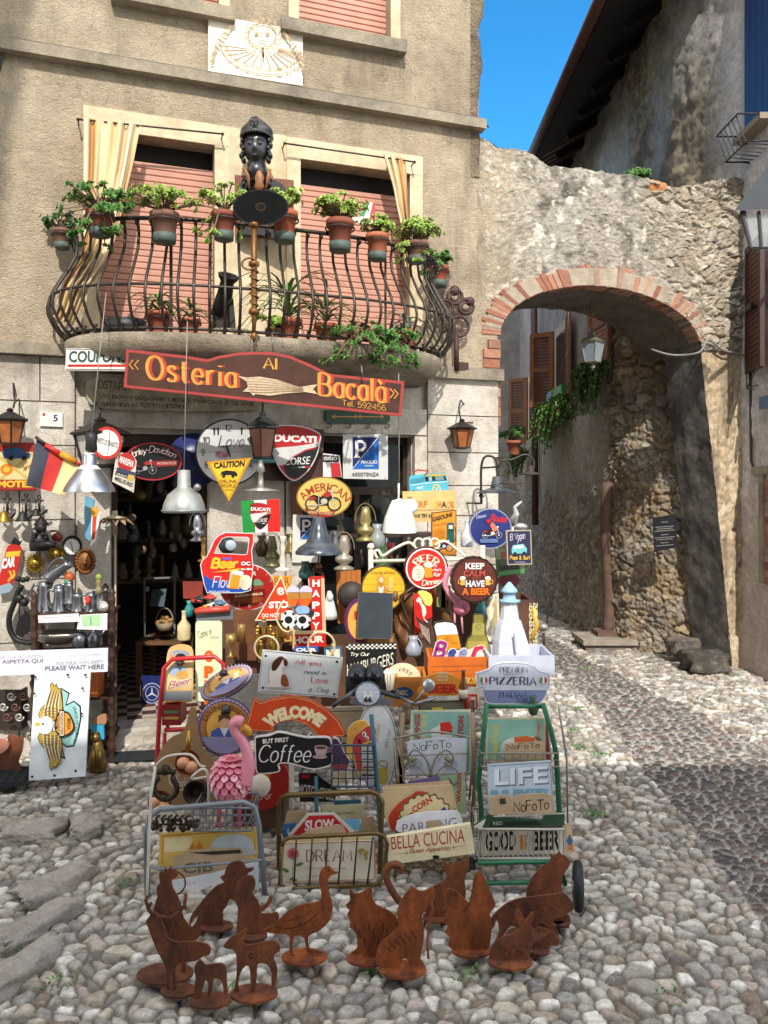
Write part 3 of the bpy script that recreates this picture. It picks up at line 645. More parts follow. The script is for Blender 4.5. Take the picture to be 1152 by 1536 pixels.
def arch_cover(u,z):
 h,C=stone_shade(u,z,.13,['b5ab9c','9c9283','c4bbab','8a8072','cfc7b8','a3937e','7c7266','b3a189'],'a59a88',5)
 pl=np.clip((2.62-u)*3.2+(fbm(u*3,z*3)-.5)*2.6,0,1)  # plaster remains on the left part
 n=fbm(u*2.4+5,z*2.4);nf=.45*fbm(u*16,z*16)+.55*fbm(u*48,z*48);n3=fbm(u*9+3,z*9)
 P=np.array(lin('a59e93'))*(1-np.clip((n3-.45)*5,0,1))[:,None]+np.array(lin('5f5a50'))*np.clip((n3-.45)*5,0,1)[:,None]
 lowl=np.clip((1.25-u)*4,0,1)[:,None];P=P*(1-lowl*.6)+np.array(lin('b5a58b'))*lowl*.6
 P=P*(.55+.9*nf)[:,None]
 sp=np.clip((fbm(u*14+9,z*14)-.62)*12,0,1)[:,None];P=P*(1-sp)+np.array(lin('d8d0c0'))*sp
 C=C*(1-pl[:,None])+P*pl[:,None]
 h2,C2_=stone_shade(u,z,.07,['a89e90','8f867a','b8afa0','7c7469','c9c2b4'],'96897a',17);q=(pl*np.clip((fbm(u*5+31,z*5)-.40)*4,0,.55))[:,None];C=C*(1-q)+C2_*q
 return h*.04*(1-pl)+h2*.010*q[:,0]+(nf-.5)*.034*(.5+.5*pl),C
u,z,nr,nc=arch_face();h,C=arch_cover(u,z)
def fac_n(u,z,off):return np.stack([FO.x+FD.x*u+FN.x*off,FO.y+FD.y*u+FN.y*off,z],1)
grid_mesh('wall_face',fac_n(u,z,h),C,m_rub,nr,nc,parent=arch)
# top, back and the vault
Us=np.linspace(UA0,UA1,90)
b=B();m_vault=plaster_mat('vault_stone','8d8274','655c51','a69a88',1.2,.04,5,22)
b.sheet([[fac(float(q),float(arch_top(q)),0)for q in Us],[fac(float(q),float(arch_top(q))+.02,-.4)for q in Us],[fac(float(q),float(arch_top(q))-.05,-.8)for q in Us]],m_vault)
b.sheet([[fac(float(q),float(arch_z(q)),-.8)for q in Us if q<2.855],[fac(float(q),float(arch_top(q))-.05,-.8)for q in Us if q<2.855]],m_vault)
b.build('wall_top',parent=arch)
b=B();th=[math.pi*(1-i/60)for i in range(61)];rows=[]
for o in[-.0-.08*k for k in range(11)]:
 rows.append([fac(1.905+.955*math.cos(t)+(random.Random(int(o*100)+i).uniform(-.008,.008)),2.90+.46*math.sin(t)+random.Random(int(o*77)+i).uniform(-.012,.012),o)for i,t in enumerate(th)])
b.sheet(rows,m_vault);b.build('vault',parent=arch)
# brick ring
m_bk=[M(c,.85,var=.25,sc=25,bmp=.6,bsc=90)for c in('9c664e','ac7a60','8c5945','b08a74','9e7f6c','946a56','b07458')];r=random.Random(11)
b=B();nb=58;mo=M('a89a88',.95,var=.3,bmp=.8)
for i in range(2,54):
 t0,t1=math.pi*(1-i/nb),math.pi*(1-(i+1)/nb);q=lambda t,e,o:fac(1.905+(.955+e)*math.cos(t),2.90+(.46+e)*math.sin(t),o);b.hexa([q(t0,.002,.010),q(t1,.002,.010),q(t1,.14,.010),q(t0,.14,.010),q(t0,.002,-.11),q(t1,.002,-.11),q(t1,.14,-.11),q(t0,.14,-.11)],mo)
for i in range(nb):
 t0,t1=math.pi*(1-(i+.06)/nb),math.pi*(1-(i+.94)/nb);k=r.uniform(-.016,.006);hh=.155+r.uniform(-.035,.03)
 if i>54:continue
 q=lambda t,e,o:fac(1.905+(.955+e)*math.cos(t),2.90+(.46+e)*math.sin(t),o)
 b.hexa([q(t0,-.004,.014+k),q(t1,-.004,.014+k),q(t1,hh,.014+k),q(t0,hh,.014+k),q(t0,-.004,-.12),q(t1,-.004,-.12),q(t1,hh,-.12),q(t0,hh,-.12)],r.choice(m_bk))
for i in range(9):  # brick toothing below the left spring of the arch
 z0=2.86-i*.075;wd=r.choice((.06,.10,.14));block(b,.945-wd,.945,z0-.068,z0,.02+r.uniform(-.008,.01),r.choice(m_bk),.12,0)
b.build('brick_ring',parent=arch)
# right jamb: pale battered face, dark worn reveal
zz=np.linspace(-.1,2.95,200);nu=70
Z,S=np.meshgrid(zz,np.linspace(0,1,nu),indexing='ij');Uj=jamb(Z)+(3.50-jamb(Z))*S;u,z=Uj.ravel(),Z.ravel()
h,C=stone_shade(u*1.6,z*.8,.3,['cbb799','c2ab8b','d8c8ad','b59f82','a08c74'],'ab987c',9)
streak=np.clip((fbm(u*16,z*1.6)-.5)*6,0,1)[:,None];C=C*(1-streak*.55)+np.array(lin('6d6052'))*streak*.55
for pu,pz in((3.23,1.35),(3.30,1.05),(3.16,1.78),(3.2,.8)):
 dd=np.clip(1-np.hypot(u-pu,(z-pz)*1.2)/.035,0,1);h=h-dd*1.5;C=C*(1-.6*np.clip(dd*2,0,1))[:,None]
grid_mesh('jamb_face',fac_n(u,z,h*.016+(fbm(u*30,z*30)-.5)*.02-.01),C,m_rub,200,nu,parent=arch)
Z,S=np.meshgrid(zz,np.linspace(0,1,40),indexing='ij');z=Z.ravel();s_=S.ravel()
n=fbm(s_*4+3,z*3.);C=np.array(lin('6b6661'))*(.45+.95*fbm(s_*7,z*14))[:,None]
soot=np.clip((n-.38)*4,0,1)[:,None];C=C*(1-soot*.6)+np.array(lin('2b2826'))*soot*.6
P3=fac_n(jamb(z)+(fbm(s_*3,z*7)-.5)*.03-s_*.02,z,-s_*.45)
grid_mesh('jamb_reveal',P3,C,m_rub,200,40,parent=arch,flip=True)

# --- rubble wall of the lane behind the arch, and the plaster house above it
def lane_wall(path,z0,z1f,nu,nz,cols,mort,big,amp,seed,cover=None):
 pts=[Vector((p[0],p[1],0))for p in path];L=[0]
 for a,c in zip(pts,pts[1:]):L.append(L[-1]+(c-a).length)
 S=np.linspace(0,L[-1],nu);X=np.interp(S,L,[p.x for p in pts]);Y=np.interp(S,L,[p.y for p in pts])
 tx,ty=np.gradient(X),np.gradient(Y);l=np.hypot(tx,ty);nx,ny=ty/l,-tx/l
 nx,ny=np.where(nx*0+1>0,nx,nx),ny
 sgn=np.where(nx*(0-X)+ny*(0-Y)>0,1,-1);nx,ny=nx*sgn,ny*sgn
 top=z1f(S);T=np.linspace(0,1,nz)[:,None];Z=z0+(top[None,:]-z0)*T;SS=np.broadcast_to(S,Z.shape)
 s,z=SS.ravel(),Z.ravel();h,C=stone_shade(s,z,big,cols,mort,seed)
 h=h*amp+(fbm(s*3,z*3)-.5)*amp*3+(fbm(s*25,z*25)-.5)*amp*.8
 if cover:h,C=cover(s,z,h,C)
 V=np.stack([np.broadcast_to(X,Z.shape).ravel()+np.broadcast_to(nx,Z.shape).ravel()*h,np.broadcast_to(Y,Z.shape).ravel()+np.broadcast_to(ny,Z.shape).ravel()*h,z],1)
 return V,C
rub=thing('ruined_wall',(2.6,7.4,.1),'rugged ochre and grey rubble wall just behind the arch','wall')
def ochre(s,z,h,C):
 k=np.clip((fbm(s*3+4,z*2.4)-.52)*6,0,1)[:,None];C=C*(1-k*.4)+np.array(lin('97764a'))*k*.4
 pk=np.clip((fbm(s*3+9,z*1.4+4)-.52)*6,0,1)[:,None];C=C*(1-pk*.6)+np.array(lin('9a8f84'))*pk*.6
 return h,C
V,C=lane_wall([(3.25,6.95),(2.9,7.12),(2.62,7.32),(2.38,7.55),(2.30,7.8)],-.1,lambda S:np.interp(S,[0,.4,.9,1.15,1.45],[4.2,3.9,3.55,3.3,3.1]),150,320,
                 ['8f867a','a1988a','7c7367','aea491','97836a','6f675d','a68f6c','b7ae9f'],'756b5f',.16,.045,21,ochre)
grid_mesh('rubble_face',V,C,m_rub,320,150,parent=rub,flip=False)
low=thing('lane_wall',(2.3,9,.1),'dark rubble lower wall along the lane with a bricked niche','wall')
V,C=lane_wall([(2.45,7.6),(2.26,7.9),(2.22,9),(2.28,11),(2.42,14)],-.5,lambda S:2.55+0*S,260,150,['9a9288','aea69b','887f75','b8ad9f','998b7b','787067'],'867d72',.12,.035,13,
                 lambda s,z,h,C:(h*(1-.85*np.clip((z-1.5+(fbm(s*2,z*2)-.5)*1.4)*2,0,1)),C*(1-np.clip((z-1.5+(fbm(s*2,z*2)-.5)*1.4)*2,0,1))[:,None]+(np.array(lin('aaa297'))*(.6+.8*fbm(s*20,z*20))[:,None])*np.clip((z-1.5+(fbm(s*2,z*2)-.5)*1.4)*2,0,1)[:,None]))
grid_mesh('rubble_face',V,C,m_rub,150,260,parent=low)
b=B();mp=M('6a5346',.9,var=.3,sc=12,bmp=.8);Y0=7.72
cp=[Vector((2.27,7.80,z))for z in np.linspace(.22,1.78,14)]
b.tube([p+Vector((.02*math.sin(i*.5),0,0))for i,p in enumerate(cp)],[.062]*14,mp,10);b.box((2.25,7.78,.24),(.24,.24,.10),mp);b.build('half_column',parent=low)
b=B();b.box((2.22,7.74,.02),(.5,.45,.34),M('7b7064',.9,var=.35,bmp=1));b.box((2.21,7.72,.215),(.54,.48,.05),M('9a8f82',.9,var=.35,bmp=1));b.build('stone_step',parent=low)
for i,(px,py,Y,s,lab)in enumerate([(1058,992,6.62,(.36,.26,.17),'dark boulder under the foot of the arch pillar'),(1022,968,7.02,(.24,.2,.13),'small pale boulder beside the arch pillar foot')]):
 p=at(px,py,Y);rough_stone('boulder',(tuple(p),s,.3*i),plaster_mat('boulder_rock',['6b655e','9a9084','857c71'][i],'4f4a44','b0a698',1.2,.04,7,24),seed=i+5,label=lab,cat='boulder',group='boulders at the arch foot')
ah=thing('lane_house',(2.6,10,2.5),'grey plaster house along the lane with wooden shutters','house')
m_grey=plaster_mat('grey_plaster','b0adaa','918d8a','c4c1be',.9,.03,1.5,22)
b=B();b.sheet([[(2.30,7.85,z),(2.27,9,z),(2.33,11,z),(2.47,14.0,z)]for z in(2.5,4.5)][:1]+[[(2.30,7.85,4.5),(2.27,9,5.1),(2.33,11,5.3),(2.47,14.0,5.7)]],m_grey,False)
b.sheet([[(2.30,7.85,z),(3.4,7.5,z)]for z in(2.5,4.4)],m_grey,False)
b.build('wall',parent=ah)
b=B();b.sheet([[(-4,14,z),(2.6,14,z)]for z in(-1,5.5)],m_grey,False);e=b.build('lane_end_wall',label='plain grey wall closing the far end of the lane',cat='wall')
m_shw=M('8a5630',.6,var=.3,sc=14,bmp=.2);m_shd=M('5e3318',.6,var=.3)
def lane_x(Y):return float(np.interp(Y,[7.85,9,11,14],[2.30,2.27,2.33,2.47]))
def louvre_shutter(b,a,c,z0,z1,mat,mat2,th=.035):
 """a hinged shutter from a to c (3-D bottom corners)"""
 a,c=Vector(a),Vector(c);d=(c-a).normalized();n=Vector((d.y,-d.x,0));W_=(c-a).length
 def bx(u0,u1,v0,v1,t0,t1,m):b.hexa([a+d*u0+n*t1+Vector((0,0,v0)),a+d*u1+n*t1+Vector((0,0,v0)),a+d*u1+n*t1+Vector((0,0,v1)),a+d*u0+n*t1+Vector((0,0,v1)),a+d*u0+n*t0+Vector((0,0,v0)),a+d*u1+n*t0+Vector((0,0,v0)),a+d*u1+n*t0+Vector((0,0,v1)),a+d*u0+n*t0+Vector((0,0,v1))],m)
 H=z1-z0;f=.06
 for u0,u1,v0,v1 in((0,f,0,H),(W_-f,W_,0,H),(f,W_-f,0,f),(f,W_-f,H-f,H),(f,W_-f,H/2-f/2,H/2+f/2)):bx(u0,u1,v0+z0-a.z,v1+z0-a.z,-th/2,th/2,mat)
 n_=max(6,int(H/.05))
 for k in range(n_):
  v=f+(H-2*f)*(k+.2)/n_;bx(f,W_-f,v+z0-a.z,v+z0-a.z+H/n_*.75,-th*.25,th*.25,mat2)
for(Ya,Yb,z0,z1,near,far)in((9.5,10.35,2.85,3.85,1,1),(12.0,12.8,2.5,3.6,1,1),(7.6,8.0,2.9,3.75,0,0)):
 if near:
  xa,xb=lane_x(Ya),lane_x(Yb);b=B();wc=M('c9beb2',.8)
  b.hexa([(xa-.02,Ya,z0),(xb-.02,Yb,z0),(xb-.02,Yb,z1),(xa-.02,Ya,z1),(xa+.02,Ya,z0),(xb+.02,Yb,z0),(xb+.02,Yb,z1),(xa+.02,Ya,z1)],wc)
  win=b.build('window',parent=ah);b=B()
  b.hexa([(xa-.026,Ya+.14,z0+.06),(xb-.026,Yb-.14,z0+.06),(xb-.026,Yb-.14,z1-.12),(xa-.026,Ya+.14,z1-.12),(xa-.021,Ya+.14,z0+.06),(xb-.021,Yb-.14,z0+.06),(xb-.021,Yb-.14,z1-.12),(xa-.021,Ya+.14,z1-.12)],M('1d1a18',.2));b.build('pane',parent=win)
  for k in(0,1):
   b=B();yy=(Ya,Yb)[k];x=lane_x(yy);louvre_shutter(b,(x-.03,yy,z0),((x-.10,yy-.44,z0),(x-.30,yy+.22,z0))[k],z0,z1,m_shw,m_shd);b.build('shutter',parent=ah)
b=B();louvre_shutter(b,(2.26,7.72,2.95),(2.22,8.35,2.95),2.95,3.9,m_shw,M('a86030',.6,var=.2));b.build('shutter',parent=ah)
b=B();b.tube([(2.22,11.4,5.2),(2.24,11.4,1.2)],.05,M('5a3a30',.5),8);b.build('drain_pipe',parent=ah)

# --- house on the right with the deep eaves
rh=thing('right_house',(4.5,8,.5),'shaded grey house on the right with dark overhanging eaves','house')
m_right=plaster_mat('right_plaster','9a9590','6f6862','b5b0ab',1.1,.04,.9,18)
XR=3.16
def right_face():
 ny,nz=220,200;Y,Z=np.meshgrid(np.linspace(6.2,13.5,ny),np.linspace(-.3,7.6,nz));y,z=Y.ravel(),Z.ravel()
 hs,Cs=stone_shade(y,z,.2,['9b8d78','7f7464','b3a48c','6b6157','c0b094'],'75695a',15)
 n=fbm(y*.9+6,z*.9);n2=fbm(y*5,z*5);n3=fbm(y*18,z*18)
 base=np.array(lin('c2bfbc'))*(1-np.clip((n-.42)*4,0,1))[:,None]+np.array(lin('7d7977'))*np.clip((n-.45)*4,0,1)[:,None]
 nearw=np.clip((7.4-y)*1.2,0,1)[:,None];base=base*(1-nearw)+np.array(lin('c4bfbe'))*nearw
 base=base*(.6+.8*n3)[:,None]
 bare=np.clip(((fbm(y*.8+2,z*.7)-.46)+.22*np.exp(-((y-7.6)/.8)**2)-.05)*7,0,1)*np.clip((y-6.7)*2,0,1)
 C=base*(1-bare[:,None])+Cs*bare[:,None]
 low_=np.clip((1.9-z)*1.2,0,1)[:,None];C=C*(1-low_*.5)+np.array(lin('b5a08c'))*low_*.5
 return np.stack([np.interp(y,[6.2,6.7,7.6,13],[XR,XR-.02,2.86,2.86])-hs*.03*bare-(n2-.5)*.05-(n3-.5)*.02,y,z],1),C,nz,ny
V,C,nr,nc=right_face();grid_mesh('wall',V,C,m_rub,nr,nc,parent=rh)
b=B();b.add([(XR,6.2,-.3),(12,6.2,-.3),(12,6.2,7.6),(XR,6.2,7.6)],[(0,1,2,3)],m_right);b.add([(XR,6.2,7.6),(12,6.2,7.6),(12,13.5,7.6),(XR,13.5,7.6)],[(0,1,2,3)],m_right);b.build('end_wall',parent=rh)
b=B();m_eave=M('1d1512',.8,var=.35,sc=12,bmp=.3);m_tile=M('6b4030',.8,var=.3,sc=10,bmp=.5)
EX,EZ=2.10,6.3
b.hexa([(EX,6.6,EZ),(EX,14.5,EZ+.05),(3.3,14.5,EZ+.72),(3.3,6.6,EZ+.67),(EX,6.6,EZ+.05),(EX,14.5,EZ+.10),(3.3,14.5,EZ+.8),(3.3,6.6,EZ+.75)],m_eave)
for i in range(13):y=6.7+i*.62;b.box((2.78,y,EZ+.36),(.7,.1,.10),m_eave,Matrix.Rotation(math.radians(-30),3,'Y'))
for i in range(40):y=6.62+i*.2;b.tube([(EX-.03,y,EZ+.10),(4.6,y,EZ+1.5)],.09,m_tile,6)
b.build('roof',parent=rh)
b=B();b.tube([(EX-.06,6.55,EZ+.03),(EX-.06,14.5,EZ+.08)],.06,M('4d2a22',.5,var=.3),8);b.build('gutter',parent=rh)
# blue shuttered window with its wire flower rack, brown shutter, brick doorway
b=B();m_blue=M('1f3a6b',.5,var=.2)
for i in range(4):b.box((XR-.045,6.24+i*.105,5.45),(.04,.10,1.40),m_blue)
wn=b.build('blue_shutter',parent=rh)
b=B();b.box((XR-.04,6.635,5.45),(.05,.05,1.5),M('a9a5a0',.8));b.box((XR-.06,6.45,4.72),(.14,.5,.05),M('8a7a68',.8));b.build('window_surround',parent=rh)
rack=thing('flower_rack',(XR-.15,6.4,4.4),'black wire flower rack below the blue shuttered window','flower rack')
b=B();mw=M('17171a',.5)
for z,dx in((4.74,.30),(4.52,.22)):
 b.tube([(XR-.02,6.62,z),(XR-dx,6.62,z),(XR-dx,6.22,z),(XR-.02,6.22,z)],.008,mw,5)
for i in range(6):y=6.25+i*.07;b.tube([(XR-.30,y,4.74),(XR-.22,y,4.52),(XR-.02,y,4.5)],.005,mw,4)
b.build('wire_basket',parent=rack)
b=B();m_bs=M('3b1d17',.55,var=.3,sc=15)
louvre_shutter(b,(XR-.02,6.66,2.70),(XR-.10,6.22,2.70),2.70,3.78,m_bs,M('4a281f',.55,var=.3));sh=b.build('brown_shutter',parent=rh)
b=B();b.box((XR-.12,6.4,3.22),(.03,.10,.05),M('14100e',.4));b.build('latch',parent=sh)
b=B()
for i in range(14):b.box((XR-.012,6.25,.95+i*.062),(.03,.16,.056),m_bk[i%6])
b.box((XR-.02,6.36,1.86),(.05,.34,.07),m_ledge);b.box((XR-.02,6.37,1.38),(.05,.06,.9),m_ledge);b.build('brick_doorway',parent=rh)
b=B();cb=M('23211f',.5)
b.tube([(XR-.02,6.60,2.75),(XR-.02,6.58,1.95),(XR-.02,6.52,1.86),(XR-.02,6.22,1.84)],.012,cb,6);b.build('cable_conduit',label='thin black cable pipe running down the right house wall',cat='pipe')
b=B();pts=[fac(2.55,2.93,-.25),fac(2.66,2.86,-.1),fac(2.82,2.87,.03),fac(2.9,2.98,.05),fac(3.05,2.90,.05),fac(3.3,2.86,.05),Vector((XR-.02,6.6,2.76))]
b.tube(catmull(pts,5,False),.010,M('8a8580',.5),5);b.build('cable',label='grey cable looping under the arch beside the jamb',cat='cable')
# opposite house behind the camera: it shades the foreground
op=thing('opposite_house',(0,-4,0),'pale house across the lane behind the viewer','house');op['kind']='structure'
b=B();OY,OH=-3.0,6.5
b.box((0,OY-2,OH/2),(12,4,OH),plaster_mat('opposite_plaster','cabfae','a89c8a','d8cfc0',.5,.02,1,20));b.build('wall',parent=op)
b=B();m_op2=plaster_mat('tower_plaster','c0ae94','a08f7a','d0c0a8',.5,.02,1,20);prof=[(-9,0),(-1.65,0),(-1.65,11.6),(-1.2,12.6),(-1.5,13.6),(-3,15),(-9,15)];n_=len(prof)
b.add([(x,OY+.02,z)for x,z in prof]+[(x,OY-3.5,z)for x,z in prof],[tuple(range(n_)),tuple(range(2*n_-1,n_-1,-1))]+[(i,(i+1)%n_,n_+(i+1)%n_,n_+i)for i in range(n_)],m_op2);b.build('corner_tower',parent=op)
b=B();b.box((0,OY-2,OH+.15),(12.5,4.4,.3),m_tile);b.build('roof',parent=op)
# ---------------------------------------------------------------- balcony and the things on it
BU,BW,BD,BZ,TZ=-.905,1.245,.70,2.63,3.30
_tt=None
def plan(t,k=0.0):
 return plan0(float(np.interp(t,_ss,_tt)),k)if _tt is not None else plan0(t,k)
def plan0(t,k=0.0):  # t 0..1 from the left end to the right end; k pushes outwards
 a=math.pi*(1-t);c,s=math.cos(a),math.sin(a);e=.72
 f=lambda q:(abs(q)**e)*(1 if q>=0 else-1)
 u,o=BU+BW*f(c),BD*f(s)
 n=Vector((c/BW,s/BD));n.normalize();return u+n.x*k,o+n.y*k
_q=[plan0(i/400)for i in range(401)];_ss=np.concatenate([[0],np.cumsum([math.hypot(_q[i+1][0]-_q[i][0],_q[i+1][1]-_q[i][1])for i in range(400)])]);_ss=_ss/_ss[-1];_tt=np.linspace(0,1,401)
def bal(t,z,k=0.0):u,o=plan(t,k);return fac(u,z,o)
def rail_t(px):
 best=min((abs((CX+F*bal(i/400,3).x/bal(i/400,3).y)-px),i/400)for i in range(20,381));return best[1]
b=B();T=[i/60 for i in range(61)]
b.sheet([[fac(plan(t)[0],2.62,-.02)for t in T],[bal(t,2.625,.02)for t in T],[bal(t,2.615,.035)for t in T],[bal(t,2.57,.03)for t in T],[bal(t,2.51,-.01)for t in T],[bal(t,2.49,-.06)for t in T],[fac(BU+(plan(t)[0]-BU)*.95,2.47,.1)for t in T],[fac(BU+(plan(t)[0]-BU)*.94,2.46,-.02)for t in T]],plaster_mat('balcony_stone','9d927f','5f5b4b','b7ab95',.8,.015,3,30))
b.build('balcony_slab',parent=house)
rail=thing('balcony_railing',fac(BU,BZ,.4),'curved black wrought iron balcony railing with bulging scrolled bars','railing')
m_iron=M('453d36',.45,.5,var=.35,sc=30)
belly=lambda h:float(np.interp(h,[0,.06,.15,.28,.42,.58,.75,.9,1],[.0,.055,.10,.135,.11,.045,-.015,-.03,.0]))
for nm,z,k,r in(('top_rail',TZ,0,.013),('middle_rail',BZ+.25,belly(.375),.009),('bottom_rail',BZ+.02,0,.010)):
 b=B();b.tube([bal(i/80,z,k)for i in range(81)],r,m_iron,6);b.build(nm,parent=rail)
nb=37
for i in range(nb):
 t=.035+.93*i/(nb-1);b=B();H=TZ-BZ
 b.tube([bal(t,BZ+H*h,belly(h))for h in[j/16 for j in range(17)]],.0095,m_iron,5)
 sc=[bal(t,BZ+.022+.02*math.cos(a),.012+.02*math.sin(a))for a in[q*.6 for q in range(9)]];b.tube(sc,.011,m_iron,5)
 sc=[bal(t,TZ-.02+.017*math.cos(a),.004-.017*math.sin(a))for a in[q*.6 for q in range(9)]];b.tube(sc,.010,m_iron,5)
 b.build('baluster',parent=rail)
for t in(.3,.72):
 b=B();b.tube([bal(t,BZ,-.03),bal(t,TZ,-.03)],.011,m_iron,4);b.build('post',parent=rail)

# plants
m_leaf={k:[M(c,.5,var=.25,sc=30)for c in v]for k,v in dict(lime=('8fab42','a9c45a','789638','bccd70'),green=('4d7a30','5c8a3c','3f6a2c','6f9a48'),deep=('3c6a3a','4f8048','2f5830','629456'),blade=('5f8048','728f50','4c6c3c','88a060'),grey=('5f7d6a','73907a','4c6a58','86a08a')).items()}
def leaf(b,p,d,up,L,w,mat,n=2,droop=.0):
 d=d.normalized();s=d.cross(up);s=s.normalized()if s.length>1e-4 else Vector((1,0,0));nn=s.cross(d)
 q=[p-s*w*.25,p+s*w*.25,p+d*L*.55+s*w*.5+nn*w*.15,p+d*L-Vector((0,0,droop*L)),p+d*L*.55-s*w*.5+nn*w*.15]
 b.add(q,[(0,1,2,3,4)],mat)
def rosette(b,p,d,r,kind,rr):
 d=d.normalized();a=d.orthogonal().normalized();c=d.cross(a)
 for ring,(n,e,k)in enumerate(((7,.25,1.0),(5,.8,.75),(3,1.8,.5))):
  for i in range(n):
   q=2*math.pi*(i+ring*.5)/n+rr.uniform(-.2,.2);v=a*math.cos(q)+c*math.sin(q)+d*e
   leaf(b,p,v,d,r*k*rr.uniform(.85,1.15),r*.42,rr.choice(m_leaf[kind][:3]if ring==0 else m_leaf[kind][1:]))
def succulent(root,base,w,h,n,kind,seed,size=.035,hang=0.0,lean=(0,0)):
 """branching stems that end in leaf rosettes"""
 rr=random.Random(seed);b=B();st=B();ms=M('7b6248',.8)
 for i in range(n):
  a=rr.uniform(0,2*math.pi);q=math.sqrt(rr.random());dz=rr.uniform(.35,1)
  tip=Vector((math.cos(a)*w*q+lean[0]*h,math.sin(a)*w*.75*q+lean[1]*h,h*dz*(1-.35*q)))
  if hang and rr.random()<hang:tip.z=-rr.uniform(0,h*1.1);tip.y-=.05
  P=[base,base+Vector((tip.x*.35,tip.y*.35,max(tip.z,.03)*.5)),base+tip]
  st.tube(catmull(P,3,False),[.005]*6+[.004]if False else .0045,ms,4)
  d=Vector((tip.x*1.2,tip.y*1.2-.03,abs(tip.z)*.7+.05));rosette(b,base+tip,d,size*rr.uniform(.75,1.2),kind,rr)
  for k in range(2):
   o=Vector((rr.uniform(-1,1),rr.uniform(-1,.6),rr.uniform(-.6,.5)))*size*1.1;rosette(b,base+tip+o,d+o*6,size*rr.uniform(.5,.9),kind,rr)
 b.build('foliage',parent=root);st.build('stem',parent=root)
def blades(root,base,n,L,kind,seed,w=.014,arch_=1.0):
 rr=random.Random(seed);b=B()
 for i in range(n):
  a=rr.uniform(0,2*math.pi);l=L*rr.uniform(.6,1.1);rise=rr.uniform(.35,1.15);m=rr.choice(m_leaf[kind]);s=Vector((-math.sin(a),math.cos(a),0));rows=[]
  o=Vector((0,0,rr.uniform(0,.3)*L))
  for j in range(6):
   t=j/5;r_=l*t*(.35+.5*(1-rise*.4));z=l*(rise*t*.9-arch_*t*t*.8);p=base+o+Vector((math.cos(a)*r_,math.sin(a)*r_,z));ww=w*(1-t)**.6*(.6+.4*min(1,t*5))
   rows.append([p-s*ww,p+Vector((0,0,-.003)),p+s*ww])
  b.sheet(rows,m)
 b.build('foliage',parent=root)
m_terra=[M(c,.75,var=.3,sc=14,wear=.12,wcol='8f8478')for c in('a5573a','8a4a36','b4684a','7d5a4a')];m_cup=M('4d5a54',.65,var=.4,wear=.3,wcol='8a8474')
def pot(root,p,r,h,mat,cup=True):
 b=B();b.lathe([(r*.68,0),(r*.72,.01),(r*.93,h*.78),(r*1.08,h*.79),(r*1.1,h),(r*.98,h),(r*.9,h*.85)],p,mat,n=18);b.build('pot',parent=root)
 b=B();b.ball(p+Vector((0,0,h*.86)),(r*.92,r*.92,.012),M('3a2c22',.95),12,5);b.build('soil',parent=root)
 if cup:
  b=B();b.lathe([(r*.70,-.012),(r*.82,-.008),(r*.86,h*.24),(r*.78,h*.25)],p,m_cup,n=18);b.build('cup',parent=root)
 b=B();b.tube([p+Vector((math.cos(q*.4)*r*1.13,math.sin(q*.4)*r*1.13,h*.72))for q in range(16)],.005,m_iron,4,True);b.build('ring',parent=root)
POTS=[(93,371,.055,.11,'deep',.10,.12,9,'leftmost small railing pot, grey green leaves',0,3),
  (150,352,.075,.13,'green',.21,.17,34,'large bushy dark green succulent spilling over the left railing end',.45,1),
  (247,362,.078,.16,'lime',.19,.16,17,'pale railing pot with straggly lime succulent left of the bust',0,3),
  (336,358,.068,.15,'lime',.15,.18,15,'dark clay railing pot left of the round metal disc',.2,1),
  (427,361,.075,.17,'lime',.10,.17,12,'clean orange railing pot just right of the round metal disc',0,0),
  (510,375,.080,.18,'lime',.15,.17,22,'brown railing pot of lime succulent beside the toy plane',0,1),
  (566,388,.068,.15,'lime',.09,.13,12,'slender orange railing pot right of the toy plane',0,2),
  (625,392,.075,.12,'lime',.15,.17,26,'rounded lime succulent near the right railing end',.1,3),
  (658,428,.070,.14,'green',.12,.13,18,'rightmost railing pot with green succulent above the big key',.15,0)]
for i,(px,py,r,h,kind,w,hh,n,lab,hang,mt)in enumerate(POTS):
 t=rail_t(px);q=bal(t,3,.10)
 if px<110 or px>640:q=bal(.02 if px<110 else .975,3,.12 if px<110 else .1)
 p=at(px,py,q.y);root=thing('potted_succulent',p,lab,'potted plant','potted plants hung along the railing')
 pot(root,p,r,h,m_terra[mt]);succulent(root,p+Vector((0,0,h)),w*1.02,hh*1.05,int(n*2.0),kind,i*7+3,.034,hang)
FLOOR=[(432,.50,'b',.62,46,'blade',.085,.15,'tall spiky dracaena in a clay pot behind the railing',0),(410,.52,'s',.10,8,'lime',.05,.08,'tiny clay pot with few leaves at the foot of the gilded pole',1),(238,.52,'b',.32,24,'green',.075,.13,'leafy low plant in orange pot behind the left bars',0),
         (285,.54,'b',.26,16,'blade',.06,.10,'small clay pot beside the bars left of the cannon',2),(488,.54,'b',.42,22,'green',.07,.13,'bushy thin leaved plant in clay pot right of the dracaena',0),(608,.42,'b',.34,22,'grey',.08,.15,'blue green agave near the right end of the balcony floor',2)]
for i,(px,o,ty,L,n,kind,r,h,lab,mt)in enumerate(FLOOR):
 u=fuz(px,480)[0];u=u+(o*.0);Y=facY(px,o);p=Vector(((px-CX)/F*Y,Y,2.635))
 root=thing('potted_plant',p,lab,'potted plant','pots on the balcony floor');pot(root,p,r,h,m_terra[mt],False)
 if ty=='b':blades(root,p+Vector((0,0,h)),n,L,kind,i+50,.012 if px!=432 else .011)
 else:succulent(root,p+Vector((0,0,h)),.1,.1,n,kind,i+50)
